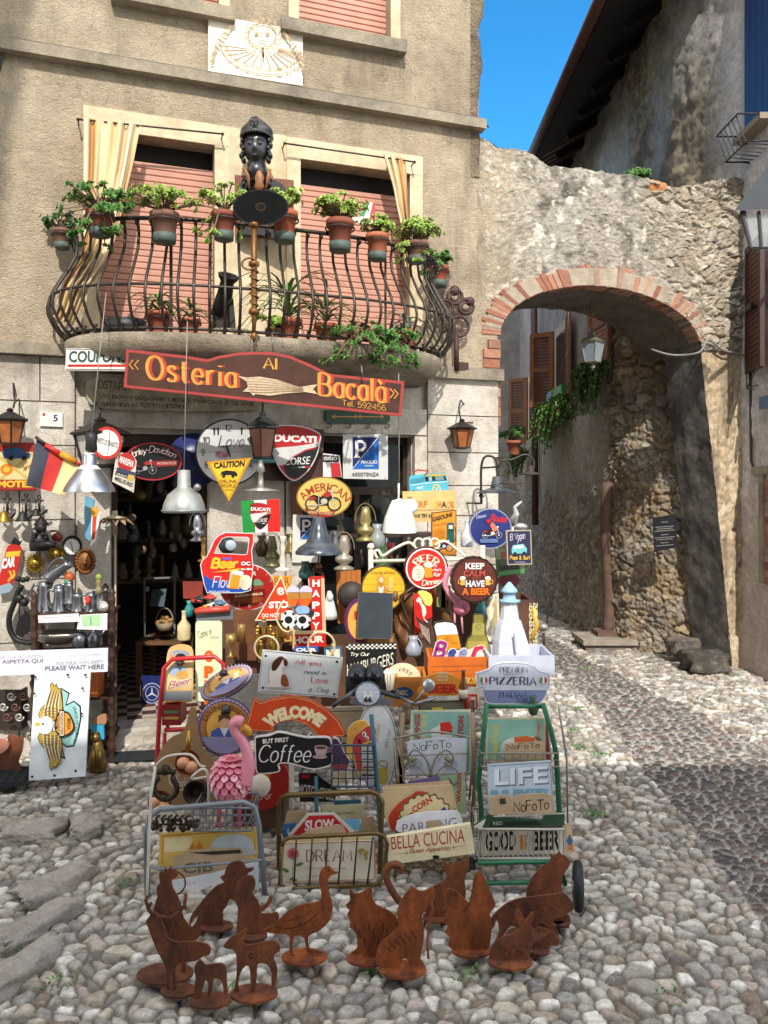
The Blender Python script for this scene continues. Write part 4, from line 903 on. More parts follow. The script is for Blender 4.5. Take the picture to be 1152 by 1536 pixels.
for px,py,w,n,lab,sd in((540,512,.22,46,'trailing green succulent hanging over the balcony edge above the sign',3),(592,522,.20,46,'second trailing green succulent right of it, lower over the edge',4)):
 q=bal(rail_t(px),2.7,.06);p=at(px,py,q.y);root=thing('trailing_succulent',p,lab,'potted plant','trailing plants over the balcony edge')
 succulent(root,p,w,.14,n,'green',sd,.036,.5)
# black dish under the left plants
b=B();Y=facY(190,.42);p=Vector(((190-CX)/F*Y,Y,2.635));b.lathe([(.08,0),(.11,.02),(.12,.09),(.11,.09),(.1,.02)],p,M('23262a',.5));b.build('black_dish','shallow black bowl on the balcony floor behind left bars','bowl')

# curtains and rods
stripes=[M(c,.9,var=.12,sc=6)for c in('dcc59e','cba872','e6d6b6','d6b98a','bd9058','dfcdaa')]
def curtain(rows,folds,label,seed):
 b=B();n=48;r=random.Random(seed);G=[]
 ys=np.linspace(rows[0][0],rows[-1][0],40);c=np.interp(ys,[q[0]for q in rows],[q[1]for q in rows]);w=np.interp(ys,[q[0]for q in rows],[q[2]for q in rows]);o=np.interp(ys,[q[0]for q in rows],[q[3]for q in rows]);sl=np.interp(ys,[q[0]for q in rows],[q[4]for q in rows])
 for i,y in enumerate(ys):
  row=[]
  for k in range(n+1):
   s=k/n;px=c[i]-w[i]+2*w[i]*s;oo=o[i]+.024*math.sin(s*folds*4.1+.5*math.sin(i*.13)+s*s*3)+.012*math.sin(s*23+i*.09)+.006*math.sin(s*41-i*.2)
   Y=facY(px,oo);row.append(at(px,y+sl[i]*(s-.5),Y))
  G.append(row)
 k=0
 while k<n:
  e=min(n,k+r.choice((1,2,3,5,7)));b.sheet([row[k:e+1]for row in G],stripes[r.choice((0,2,5,2,0,1,3,4))]);k=e
 b.build('curtain',label,'curtain','striped curtains beside the balcony doors')
curtain([(182,168,43,.10,10),(240,163,37,.12,8),(300,156,30,.16,4),(345,152,25,.20,0),(390,140,22,.24,0),(430,113,20,.28,8),(482,95,15,.25,14)],7,'wide striped beige curtain at the left balcony door, swept over the railing',1)
curtain([(235,592,17,.09,6),(280,600,11,.10,3),(330,607,7,.12,0),(400,613,6,.12,0)],4,'narrow striped curtain hanging right of the right balcony door',2)
for a,c,lab in(((117,179),(334,201),'thin iron curtain rod over the left balcony door'),((427,215),(622,243),'thin iron curtain rod over the right balcony door')):
 b=B();p,q=at(*a,facY(a[0],.09)),at(*c,facY(c[0],.09));b.tube([p,q],.006,m_iron,6)
 for e in(p,q):b.tube([e,e-FN*.1],.005,m_iron,5);b.ball(e,.011,m_iron)
 b.build('curtain_rod',lab,'curtain rod')
# bishop bust on its board
m_blk=M('26272a',.36,.0,var=.3,sc=20,bmp=.1,bsc=80,coat=.35)
Yb=facY(386,.22);u=1/F*Yb
bust=thing('bishop_bust',at(386,275,Yb),'black carved bust of a mitred bishop above the balcony','bust');b=B()
c=at(385,226,Yb);fx=Vector((1,0,0));
def ell3(b,c,r,mat,n=18,m=12):b.ball(c,r,mat,n,m)
rows=[]
for i in range(15):  # face and skull as one smooth form
 t=i/14;z=-.105+.21*t;w=float(np.interp(t,[0,.08,.25,.5,.75,1],[.012,.045,.072,.088,.088,.07]));d=float(np.interp(t,[0,.1,.3,.6,1],[.03,.065,.09,.10,.085]));row=[]
 for k in range(24):
  a=2*math.pi*k/24;x,y=w*math.sin(a),-d*math.cos(a)
  if abs(math.sin(a))<.3 and math.cos(a)>0:y-=.014*math.exp(-((t-.42)/.13)**2)*(1-abs(math.sin(a))/.3)  # nose
  if .2<abs(math.sin(a))<.62 and math.cos(a)>0:y+=.012*math.exp(-((t-.55)/.07)**2)  # eye sockets
  if abs(math.sin(a))<.35 and math.cos(a)>0:y+=.006*math.exp(-((t-.255)/.03)**2)-.006*math.exp(-((t-.21)/.035)**2)  # lips
  row.append(c+Vector((x,y,z)))
 rows.append(row)
b.sheet(rows,m_blk,True,True)
for s in(-1,1):
 b.ball(c+Vector((s*.034,-.082,.012)),(.017,.010,.009),m_blk,10,6);b.tube([c+Vector((s*.015,-.095,.034)),c+Vector((s*.035,-.092,.042)),c+Vector((s*.058,-.074,.032))],.005,m_blk,5)
 for k in range(6):b.ball(c+Vector((s*(.088+.008*math.sin(k*2)),-.03+.012*(k%2),.05-.025*k)),(.017,.03,.022),m_blk,9,6)
b.tube([c+Vector((-.028,-.088,-.058)),c+Vector((0,-.094,-.062)),c+Vector((.028,-.088,-.058))],.005,m_blk,5);b.tube([c+Vector((-.02,-.086,-.066)),c+Vector((0,-.092,-.069)),c+Vector((.02,-.086,-.066))],.006,m_blk,5)
b.tube([c+Vector((0,.0,-.08)),c+Vector((0,.0,-.2))],[.062,.08],m_blk,14)
b.build('head',parent=bust);b=B()
rows=[]
for i in range(12):
 t=i/11;z=.082+.145*t;w=float(np.interp(t,[0,.15,.4,.7,1],[.100,.112,.106,.064,.004]));d=float(np.interp(t,[0,.3,1],[.108,.085,.012]))
 rows.append([c+Vector((w*math.sin(2*math.pi*k/24),-d*math.cos(2*math.pi*k/24),z))for k in range(24)])
b.sheet(rows,m_blk,True,True);b.tube([c+Vector((.102*math.sin(q*.2618),-.108*math.cos(q*.2618),.088))for q in range(24)],.012,m_blk,6,True)
for q in range(14):b.ball(c+Vector((.104*math.sin(-1.2+q*.185),-.114*math.cos(-1.2+q*.185),.080)),.010,m_blk,7,5)
b.tube([c+Vector((.03*math.cos(q*.5),-.105+abs(math.sin(q*.5))*.01,.150+.03*math.sin(q*.5)))for q in range(12)],.005,m_blk,5,True);b.tube([c+Vector((0,-.10,.180)),c+Vector((0,-.10,.120))],.005,m_blk,5);b.tube([c+Vector((-.028,-.10,.150)),c+Vector((.028,-.10,.150))],.005,m_blk,5)
b.build('mitre',parent=bust);b=B()
m_brn=M('8a5730',.5,var=.3,sc=14)
s=Flat(388,300,Yb+.12,crop=(0,0,1));s.slab([(352,262),(440,270),(440,362),(352,352)],.03,M('7d4a2c',.6,var=.35,sc=10,bmp=.3));s.build('wooden_board',parent=bust)
s=Flat(388,300,Yb+.08);s.slab(catmull([(358,282),(366,268),(380,272),(388,266),(398,272),(412,270),(428,282),(424,300),(432,318),(424,340),(426,358),(390,352),(358,350),(364,330),(356,310),(364,296)],3),.05,m_blk)
for i in range(26):
 p=s.pt(R.uniform(362,424),R.uniform(272,350),.01);s.ball(p,(R.uniform(.012,.024),)*3,m_blk,7,5)
s.build('ornate_plaque',parent=bust);b=B()
for pts in([(366,252),(372,264),(374,284)],[(405,254),(402,268),(398,286)]):b.tube([at(x,y,Yb-.08)for x,y in pts],[.012,.014,.006],m_brn,6)
b.lathe([(.012,0),(.035,.03),(.026,.06),(.034,.09),(.016,.13),(.004,.14)],at(389,287,Yb-.09),m_brn,n=12,sx=.5);b.build('wooden_mount',parent=bust)
# gilded twisted pole carrying the round disc
yp=bal(rail_t(380),3,.16).y;m_gilt=M('7a5020',.45,.35,var=.4,sc=30)
pole=thing('gilded_pole',at(378,505,yp),'gilded twisted pole topped by a dark round metal disc','pole');b=B()
b.tube([at(381,y,yp)for y in(330,398,470,500)],[.016,.018,.016,.010],m_gilt,10)
b.tube([at(381+6*math.sin(q*.55),405+q*1.1,yp-.018*math.cos(q*.55))for q in range(60)],.006,m_gilt,5)
for y in(396,468,338):b.lathe([(.014,-.02),(.032,-.01),(.032,.01),(.014,.02)],at(381,y,yp),m_gilt,n=14)
b.tube([at(375+12*math.cos(q*.5),396+9*math.sin(q*.5),yp-.02)for q in range(13)],.006,m_gilt,5,True);b.lathe([(.02,0),(.012,-.03),(.003,-.05)],at(381,500,yp),m_gilt,n=10);b.build('shaft',parent=pole)
s=Flat(391,311,yp-.05,4,-22);s.slab(oval(391,311,42,27,48),.012,M('2c2d2e',.35,.6,var=.2));s.ring(391,311,41,26.2,1.6,M('55565a',.4,.7));s.ell(391,310,6.5,5,M('120e0c',.6));s.ring(391,310,7,5.6,1.4,M('5a3a26',.5));s.build('round_disc',parent=pole)
# little cannon
yc=bal(rail_t(342),2.8,-.22).y;m_can=M('1f1f1e',.45,.4,var=.3,sc=20);can=thing('small_cannon',at(335,490,yc),'small black cannon barrel tilted up behind the balcony bars','cannon')
b=B();p0,p1=at(330,478,yc+.05),at(343,413,yc-.08);ax=(p1-p0);L=ax.length
b.lathe([(.03,0),(.065,.02),(.06,L*.3),(.05,L*.55),(.042,L*.85),(.06,L*.93),(.066,L),(.045,L),(.035,L*.9)],p0,m_can,ax,20,cap=True);b.ball(p0-ax*.05,.03,m_can);b.build('barrel',parent=can)
b=B();b.hexa([at(316,492,yc+.1),at(354,492,yc+.1),at(350,448,yc+.1),at(322,452,yc+.1),at(316,492,yc-.02),at(354,492,yc-.02),at(350,448,yc-.02),at(322,452,yc-.02)],M('2e2722',.7));b.build('carriage',parent=can)
# toy plane with tricolour fin
ya=bal(rail_t(540),3,-.12).y;pl=thing('toy_plane',at(540,335,ya),'white toy plane with a green white red tail fin','toy plane');wht=M('e4ddd0',.5)
b=B();b.tube([at(500,338,ya),at(520,334,ya),at(545,327,ya)],[.032,.026,.010],wht,10);b.build('fuselage',parent=pl)
for a,c,m in((0,1/3,'1f7a3c'),(1/3,2/3,'efece4'),(2/3,1,'c02a2a')):
 s=Flat(552,318,ya)if a==0 else s;P=lambda t:[(537+t*(562-537)+(1-t)*0,327+t*1),(551+t*12,304)]
 A,C_=P(a),P(c);s.slab([A[0],A[1],C_[1],C_[0]],.006,M(m,.5))
s.build('tail_fin',parent=pl);s=Flat(550,330,ya-.02,0,60);s.slab([(535,328),(562,330),(558,336),(540,336)],.004,wht);s.build('tailplane',parent=pl)
# iron key on the wall
m_key=M('4a2f2c',.6,.3,var=.35,sc=30,bmp=.3);yk=facY(683,.08);ky=B();pk=lambda x,y:at(x,y,facY(x,.08))
ky.tube([pk(684,495),pk(685,556)],.020,m_key,8)
for cx,cy,r in((667,462,12),(699,460,11),(682,445,11)):
 for rr_,w in((1.0,.014),(.55,.008)):ky.tube([pk(cx+r*rr_*math.cos(q*.42),cy+r*rr_*math.sin(q*.42))for q in range(15)],w,m_key,6,True)
for k in range(16):ky.tube([pk(688+13*math.cos(k*.39),490+13*math.sin(k*.39)),pk(688+5*math.cos(k*.39+.5),490+5*math.sin(k*.39+.5))],.006,m_key,4)
ky.tube([pk(688+15*math.cos(q*.3),490+15*math.sin(q*.3))for q in range(21)],.011,m_key,6,True);ky.tube([pk(667,490),pk(662,478),pk(670,470)],.012,m_key,6)
for x,y,r in((660,455,9),(682,436,9),(705,452,8)):ky.ball(pk(x,y),(r*u,.02,r*u),m_key,10,6)
ky.hexa([pk(689,543),pk(703,544),pk(703,554),pk(689,556)]+[p-FN*.02 for p in(pk(689,543),pk(703,544),pk(703,554),pk(689,556))],m_key)
ky.build('iron_key','giant ornate rusty iron key standing on the ledge','key')
# sundial
s=onwall(735,140,.035,(0,0,1.92));s.slab([(600,42),(872,88),(872,247),(600,204)],.035,M('e9dfcb',.7,var=.16,sc=8,bmp=.3));br=M('a58a66',.8);d2=M('c3ab86',.8)
for k in range(17):
 a=math.radians(200-k*13.5+0);x,y=math.cos(a),-math.sin(a)*.9;y=abs(y)if k not in(0,16)else y
 s.line([(756+x*46,138+abs(y)*22+k*.1),(756+x*118,138+abs(y)*68+x*14)],2.2,br)
s.line([(756+122*math.cos(math.radians(a)),142+x_*0+74*math.sin(math.radians(a))+14*math.cos(math.radians(a)))for x_,a in[(0,q)for q in range(0,181,9)]],2,br);s.line([(756+104*math.cos(math.radians(a)),142+60*math.sin(math.radians(a))+12*math.cos(math.radians(a)))for a in range(0,181,9)],1.6,d2)
s.ring(754,104,40,34,2.5,br);s.line([(752,92),(750,108),(757,110)],2.5,br)
for x in(738,770):s.ell(x,100,7,4,d2);s.ell(x,101,3,3,br);s.line([(x-8,92),(x,88),(x+8,92)],2.5,br)
s.line([(742,124),(755,120),(768,125)],3,br)
for k in range(16):a=k*.39;s.line(catmull([(754+38*math.cos(a),104+33*math.sin(a),0),(754+50*math.cos(a+.12),104+42*math.sin(a+.12),0),(754+58*math.cos(a-.08),104+48*math.sin(a-.08),0)],3,False)and[(754+38*math.cos(a),104+33*math.sin(a)),(754+50*math.cos(a+.14),104+42*math.sin(a+.14)),(754+58*math.cos(a-.1),104+47*math.sin(a-.1))],3,d2)
for sx in(-1,1):
 for k in range(11):a=.3+k*.16;x,y=740+sx*(60+70*math.sin(a*.8)),92+k*10+sx*10;s.ell(x,y,8,3.5,d2 if k%2 else br,40*sx+k*20,10)
for k,tx in enumerate(('VII','VIII','IX','X','XI','XII','I','II','III','IV')):a=math.radians(165-k*16.5);s.text(tx,br,box=(756+113*math.cos(a)-7,142+66*math.sin(a)+13*math.cos(a)-4,756+113*math.cos(a)+7,142+66*math.sin(a)+13*math.cos(a)+4),bold=.01)
s.tube([s.pt(757,138,.0),s.pt(757,170,.03)],.006,m_iron,5)
s.build('sundial','cream sundial plaque with a bearded sun face and rays','sundial')
b=B();b.tube([fac(-2.6,4.535,.04),fac(-2.45,4.53,.06),fac(.70,4.53,.06),fac(.83,4.48,.05)],.006,M('2a2724',.6),6);b.tube([at(-5,120,4.87),at(5,75,4.86),at(20,62,4.87),at(60,66,4.9)],.012,M('4a4844',.6),6);b.build('wall_cable','dark cable running along the upper cornice','cable')
# ---------------------------------------------------------------- signs and lamps on the shopfront
def inset(pts,d):
 n=len(pts);A=sum(pts[i-1][0]*pts[i][1]-pts[i][0]*pts[i-1][1]for i in range(n));sg=1 if A>0 else-1;out=[]
 for i in range(n):
  (ax,ay),(bx,by),(cx,cy)=pts[i-1],pts[i],pts[(i+1)%n]
  l1=math.hypot(bx-ax,by-ay)or 1;l2=math.hypot(cx-bx,cy-by)or 1
  n1=(-(by-ay)/l1*sg,(bx-ax)/l1*sg);n2=(-(cy-by)/l2*sg,(cx-bx)/l2*sg);mx,my=n1[0]+n2[0],n1[1]+n2[1];q=max(.4,(mx*mx+my*my)/2)
  out.append((bx+mx/q*d,by+my/q*d))
 return out
def P_(h,**k):k.setdefault('rough',.38);k.setdefault('wear',.10);k.setdefault('var',.2);k.setdefault('bmp',.12);k.setdefault('bsc',25.);return M(h,**k)  # sign enamel
WHT,BLK,RED,YEL,NAVY,CREAM,ORG,GRN=P_('e9e6de'),P_('17171a'),P_('c3231f'),P_('e8b832'),P_('1f2a63'),P_('ecdfc0'),P_('e0701f'),P_('1f6b3f')
m_rustp=M('6b4028',.8,var=.4,sc=30)
C2,C3,C4,C5,C6,C7,C8,D1,D2=(0,500,3.6),(280,500,3.2),(0,820,3.6),(280,820,3.84),(540,660,3.84),(540,900,3.6),(200,980,3.2),(180,1180,3.0316),(500,1140,2.88)
def cord(name,pts,r,mat,label,cat='cord'):
 b=B();b.tube(pts,r,mat,5);return b.build(name,label,cat)
m_cord=M('8d8a84',.6);m_chain=M('77736c',.4,.6)
# tavern sign
YO=4.55;out=[(189.4,523.6),(280,533.7),(311,539),(327,534),(358,528.7),(383,527.5),(411,528.7),(436,533.7),(467,547),(495.6,561),(606.6,572),(602,624.4),(185.6,581)]
s=Flat(396,570,YO,6,-4);s.slab(out,.045,M('a23a36',.5,wear=.08));brn=M('4a2a1c',.5,var=.4,sc=12)
s.poly(inset(out,4.2),brn);gold,rsh=M('d0963c',.5,var=.25),M('b8352a',.5)
for dx,m in((4.5,rsh),(0,gold)):
 s.hand('Osteria',m,quad=((218+dx,531),(356+dx,547.5),(356+dx,583),(218+dx,570)),wt=1.75,contrast=.38,serif=1.0,gap=2.6)
 s.hand('Bacalà',m,quad=((476+dx,557),(580+dx,566),(580+dx,606),(476+dx,594)),wt=1.85,contrast=.38,serif=1.0,gap=2.0)
s.hand('Al',gold,quad=((394,535),(416,537),(416,555),(394,553)),wt=1.9,contrast=.4,serif=.9)
s.hand('Tel. 592456',gold,quad=((513,599),(579,607),(579,617),(513,609)),wt=1.2)
for x,y,k in((197,547,-1),(205,547.5,-1),(588,590,1),(594,591,1)):s.line([(x-3*k,y-7),(x+3*k,y),(x-3*k,y+7)],2,gold)
fish=[(245,205),(290,212),(350,208),(430,222),(480,238),(545,258),(600,248),(628,246),(606,268),(628,292),(570,282),(480,288),(400,300),(330,292),(322,300),(300,282),(268,280),(295,258),(288,232)]
fp=[(280+x/3.2,500+y/3.2)for x,y in fish];s.poly(fp,M('cdb596',.6,var=.3,sc=40));lt=M('8f7355',.6)
for k in range(6):s.line([(369+k*.6,568+k*4),(395,569+k*4),(425,574+k*2.6),(455,582+k*1.0)],.8,lt)
s.build('tavern_sign','long dark red tavern sign with gold lettering under the balcony','sign')
for i,(x,y0,y1,lab)in enumerate(((255,505,532,'short wire holding the left half of the tavern sign'),(408,500,530,'short chain holding the middle of the tavern sign'),(542,548,566,'short chain holding the right half of the tavern sign'))):
 cord('sign_wire',[at(x,y0,YO+.03),at(x+2,y1,YO+.02)],.005,m_chain,lab,'wire')
# COUPONS sign, wooden plank sign, green bracket sign
s=Flat(520,140,4.62,8,0,C2);o=[(358,80),(700,84),(700,202),(352,198)];s.slab(o,.04,M('e6e2d6',.5,wear=.18));s.line(inset(o,5),5,M('3b3d3a',.6),True);dg=M('1f4a40',.5)
s.text('COUPONS',dg,quad=((372,95),(692,90),(682,158),(372,158)),bold=.035);s.rect(366,168,684,181,RED);s.build('coupons_sign','white enamel COUPONS sign with green letters and red line','sign')
s=onwall(200,595,.08);wp=[(130,571),(150,566),(220,572),(300,582),(386,601),(388,612),(372,616),(250,617),(150,612),(134,604),(129,590)]
s.slab(catmull(wp,2),.03,M('a89d84',.8,var=.4,sc=18,wear=.12,bmp=.3));dk=M('33302a',.7)
s.hand('OSTARIA',dk,quad=((147,569),(196,574),(196,587),(147,583)),wt=1.3,jit=.3);s.hand('VIN BON. MAGNARE MEGIO. PARONA E SLAVE',dk,quad=((147,590),(382,603),(382,610),(147,597)),wt=1.5,jit=.4);s.hand('E B(RAVE)A IN TUTTI I MESTIER',dk,quad=((144,602),(280,606),(280,613),(144,609)),wt=1.5,jit=.4)
s.build('plank_sign','weathered wooden plank sign with hand painted dark lettering','sign')
s=onwall(536,625,.06);s.slab([(489,615),(585,615),(585,631),(580,635),(493,635),(489,631)],.02,M('274a36',.5,wear=.1));s.line([(498,625),(576,625)],1.6,gold)
for x,k in((498,1),(576,-1),(537,1),(537,-1)):s.line([(x+5*k,622),(x,625),(x+5*k,628)],1.4,gold)
for i in range(4):x=494+i*29;s.tube([s.pt(x+4*math.sin(q*.7),635+3.5*(1-math.cos(q*.7)),-.01)for q in range(7)],.004,m_iron,4)
s.build('green_bracket_sign','dark green board with gold arrows and row of hooks','sign')
# house number
s=onwall(275,465,.03,C2);s.slab([(218,424),(338,428),(338,505),(214,500)],.012,M('e4e0d8',.35));s.text('5',P_('2a3570'),box=(287,440,313,476),bold=.03);s.ell(237,438,8,9,RED);s.build('house_number','small white tile with number 5 on shop wall','house number')
# lanterns
m_lan=M('2a2422',.5,.3,var=.3);m_lg=M('6a4326',.25,var=.3)
def lantern(px,py0,py1,w,Y,label,glassm,framem=None,top_only=False,fin=True,sides=6,taper=.66,roofw=1.25,group='old lanterns on the shop wall'):
 """roof, tapering glazed body and bottom of a lantern that fills py0..py1"""
 fm=framem or m_lan;p=at(px,py1,Y);H=(py1-py0)/F*Y;r=w/2/F*Y;root=thing('wall_lantern',p,label,'lantern',group)
 b=B();b.lathe([(r*.35,0),(r*taper*1.1,.01),(r*taper*1.1,H*.06),(r*taper,H*.07)],p,fm,n=sides,smooth=False)
 for k in range(sides):a=2*math.pi*k/sides;d=Vector((math.cos(a),math.sin(a),0));b.tube([p+d*r*taper+Vector((0,0,H*.06)),p+d*r+Vector((0,0,H*.66))],r*.055,fm,4)
 b.build('frame',parent=root)
 b=B();b.lathe([(r*taper*.94,H*.07),(r*.94,H*.65)],p,glassm,n=sides,smooth=False);b.build('glass',parent=root)
 b=B();b.lathe([(r*.98,H*.63),(r*roofw,H*.66),(r*roofw*1.02,H*.69),(r*.9,H*.76),(r*.35,H*.88),(r*.2,H*.9),(r*.26,H*.95),(r*.1,H)],p,fm,n=sides,smooth=False);b.build('roof',parent=root)
 return root,p,r,H
lg=M('a8653a',.25,var=.35,sc=16)
L1=lantern(15,612,668,44,facY(15,.2),'rusty lantern hanging at the far left edge of the wall',lg)
b=B();b.tube([at(20,612,facY(15,.2)),at(24,592,facY(15,.15)),at(20,575,facY(15,.1)),at(22,600,facY(20,.02))],.006,m_iron,5);b.build('bracket',parent=L1[0])
L2=lantern(693,628,674,36,facY(693,.16),'small rusty lantern on the right stone pillar of the shop',lg)
b=B();b.tube([at(691,630,facY(693,.14)),at(688,612,facY(693,.14)),at(691,600,facY(693,.1)),at(696,606,facY(693,.02))],.006,m_iron,5);b.tube([at(676,634,facY(693,.03)),at(710,634,facY(693,.03))],.006,m_iron,5);b.build('bracket',parent=L2[0])
L3=lantern(150,626,702,78,facY(150,.22),'wide lantern with pale panels behind the aluminium lamp',M('cfc9bf',.3),sides=4,roofw=1.15)
b=B();p,r,H=L3[1:];b.tube([p+Vector((0,0,H)),p+Vector((0,0,H+.06)),p+FN*-.2+Vector((0,0,H+.06))],.007,m_iron,5);b.build('bracket',parent=L3[0])
L4=lantern(394,617,690,40,facY(394,.35),'square black lantern with amber panels beside the round wall clock',M('9c5f48',.3,var=.3),M('2f3433',.5),sides=4,roofw=1.2)
b=B();p,r,H=L4[1:]
for k in range(12):b.ball(p+Vector(((k-5.5)*r*.2,-r*.75,H*.665)),.006,M('c8c4bc',.3,.5),6,4)
b.lathe([(r*.9,-.02),(r*1.0,-.01),(r*.9,.005)],p,M('4f7f84',.4),n=4);b.tube([p+Vector((0,0,H)),p+Vector((0,.02,H+.10))],.007,m_iron,5);b.build('trim',parent=L4[0])
# wait-sign on the pale lantern: round prohibition sign
s=onwall(577,592,.36,C2);s.slab(oval(577,592,82,88,36),.006,P_('c8322a'));s.ell(577,592,66,71,WHT,0,36);s.text('DIVIETO DI TRANSITO',BLK,box=(516,576,640,606),rot=16,bold=.02);s.build('round_traffic_sign','white round sign with red rim in front of the pale lantern','sign')
# pendant lamps on long cords
def pendant(px,py0,py1,w,Y,prof,mat,label,cord_top,inner=None,bulb=None):
 base=at(px,py1,Y);k=1/F*Y;root=thing('pendant_lamp',at(px,py1,Y),label,'lamp','pendant lamps hanging over the shopfront')
 b=B();b.lathe([(r*k,(py1-y)*k)for r,y in prof],base,mat,n=32,cap=False);b.lathe([(r*k*.97,(py1-y)*k+.002)for r,y in prof],base,inner or mat,n=32,cap=False);b.build('shade',parent=root)
 b=B();b.tube([at(cord_top[0],cord_top[1],Y-.0),at(px,prof[-1][1],Y)],.0028,m_cord,5);b.build('cord',parent=root)
 b=B();b.ball(base+Vector((0,0,(py1-py0)*k*.35)),w*k*.13,M('e9e4d8',.2),12,8);b.build('bulb',parent=root);return root
alu=M('b9babc',.28,.85,var=.12,sc=20);alu2=M('8d8f92',.4,.6)
r_=pendant(134,680,739,72,4.42,[(37,738),(36,733),(30,722),(19,706),(11,698),(10,684),(8,680),(2,680)],alu,'shiny aluminium cone lamp hanging at the left',(159,440),M('d9d8d4',.5))
b=B();b.lathe([(.012,0),(.034,.02),(.03,.07),(.036,.10),(.02,.12)],at(137,680,4.42),M('24221f',.5),n=12);b.build('socket',parent=r_)
r_=pendant(276,705,771,62,4.45,[(31,769),(32,766),(30,756),(24,742),(14,734),(10,731),(9,706),(2,705)],M('a9aba4',.4,.5,var=.25,sc=22,wear=.1,wcol='77736a'),'grey industrial pendant lamp in front of the doorway',(281,482))
b=B();b.ball(at(296,731,4.42),.022,alu2);b.tube([at(276,766,4.45)+Vector((.125*math.cos(q*.3),.125*math.sin(q*.3),0))for q in range(21)],.006,alu2,5,True);b.build('clamp',parent=r_)
r_=pendant(599,750,800,50,4.75,[(25.5,799),(25,790),(22,776),(14,756),(11,751),(6,750),(2,748)],M('e8e7e2',.3,var=.04),'white enamel pendant lamp on the right over the pile of signs',(598,560),M('f0efe9',.4))
b=B();b.tube([at(598,750,4.75),at(598,725,4.75)],.007,M('dad7d0',.4),6);b.build('hook',parent=r_)
b=B();b.ball(at(615,760,4.82),(.05,.05,.05),M('e4e4e0',.3),14,8);b.build('white_globe','small white globe lamp beside the white pendant','lamp')
r_=pendant(478,776,832,70,4.55,[(35,831),(35,827),(30,821),(19,814),(13,796),(9,778),(3,776)],M('3c434d',.3,.1,var=.2,coat=.3),'dark blue grey enamel lamp above the red triangle sign',(478,740),M('4a5058',.4))
b=B();b.tube([at(478,832,4.55),at(478,842,4.55),at(470,855,4.55),at(486,862,4.55),at(478,850,4.55)],.006,m_gilt,5);b.ball(at(478,850,4.55),.02,m_gilt);b.build('fittings',parent=r_)
# gooseneck yard lamps on the right pillar
for(px,py,w,Y,top,arm,lab)in((745,740,62,facY(735,.30),690,[(722,755),(722,700),(730,684),(744,690),(746,716)],'wide flat grey lamp on a black bracket on the pillar'),(766,726,36,facY(760,.55),690,[(748,700),(756,690),(765,700),(766,712)],'smaller dark lamp hanging just behind the wide flat lamp'),(796,712,34,facY(780,.2),690,[(752,686),(765,690),(776,686),(788,682),(800,690),(800,706)],'small lamp on a scrolled rusty arm over the lane')):
 k=1/F*Y;root=thing('bracket_lamp',at(px,py,Y),lab,'lamp','bracket lamps on the pillar');m=M('62666a',.4,.4,var=.25)if w>50 else M('4a3f38',.5,.4,var=.3)
 b=B();b.lathe([(w/2*k,0),(w/2*k,.006),(w*.36*k,w*.07*k),(w*.16*k,w*.13*k),(w*.1*k,w*.40*k),(w*.02*k,w*.42*k)],at(px,py,Y),m,n=28);b.build('shade',parent=root)
 b=B();b.tube(catmull([at(x,y,Y)for x,y in arm],5,False),.009,m_iron,6)
 x,y=arm[0];b.tube([at(x,y,Y),at(x,y,Y)-FN*.28],.007,m_iron,5);b.tube([at(x+4*math.cos(q*.5)*(1-q*.04),y-12+4*math.sin(q*.5)*(1-q*.04),Y)for q in range(20)],.005,m_iron,4);b.build('bracket',parent=root)
# flag
s=Flat(300,720,4.5,10,0,C2);G=[]
for i in range(13):
 t=i/12;row=[]
 for k in range(16):
  q=k/15;x=200+q*225;y=565+q*150;x2=145+q*205;y2=822+q*52
  row.append(s.pt(x+(x2-x)*t,y+(y2-y)*t,.02*math.sin(q*7+t*2)*t))
 G.append(row)
for a,c,m in((0,6,'3a3f4a'),(5,11,'c8332f'),(10,16,'e4cf8e')):s.sheet([r[a:c]for r in G],M(m,.8,var=.15))
s.tube([s.pt(195,560,.01),s.pt(250,602,.01)],.010,M('33241a',.5),6);s.tube([s.pt(250,602,.01),s.pt(330,655,.01)],.016,RED,7);s.tube([s.pt(330,650,.01),s.pt(412,695,.01)],.02,M('c98a1e',.6),7);s.tube([s.pt(408,692,.01),s.pt(436,712,.01)],.010,RED,6)
s.build('striped_flag','small flag striped dark grey, red and pale yellow','flag')
# motel sign at the left edge
s=onwall(60,730,.1,C2);s.slab([(-60,590),(185,590),(200,850),(-60,850)],.015,P_('8f2b22',wear=.1));s.rect(-60,640,178,800,P_('d9c486',wear=.12));s.line([(-10,800),(175,650)],16,P_('c2a85e'));s.line([(-20,655),(170,800)],16,P_('c2a85e'))
s.ell(35,735,32,30,ORG);s.ell(35,735,18,16,YEL);s.poly([(10,640),(40,618),(110,615),(135,640),(165,650),(160,675),(20,675)],P_('2f4f78'));s.ell(60,672,14,14,BLK);s.ell(130,672,14,14,BLK);s.hand('Service',P_('7a1f18'),box=(120,705,180,735),rot=-18,slant=.25,wt=1.3);s.rect(-60,790,192,845,P_('9a2b20'));s.text('MOTEL',YEL,box=(-12,795,180,832),bold=.05);s.build('motel_sign','red and yellow vintage motel sign cut by the left edge','sign')
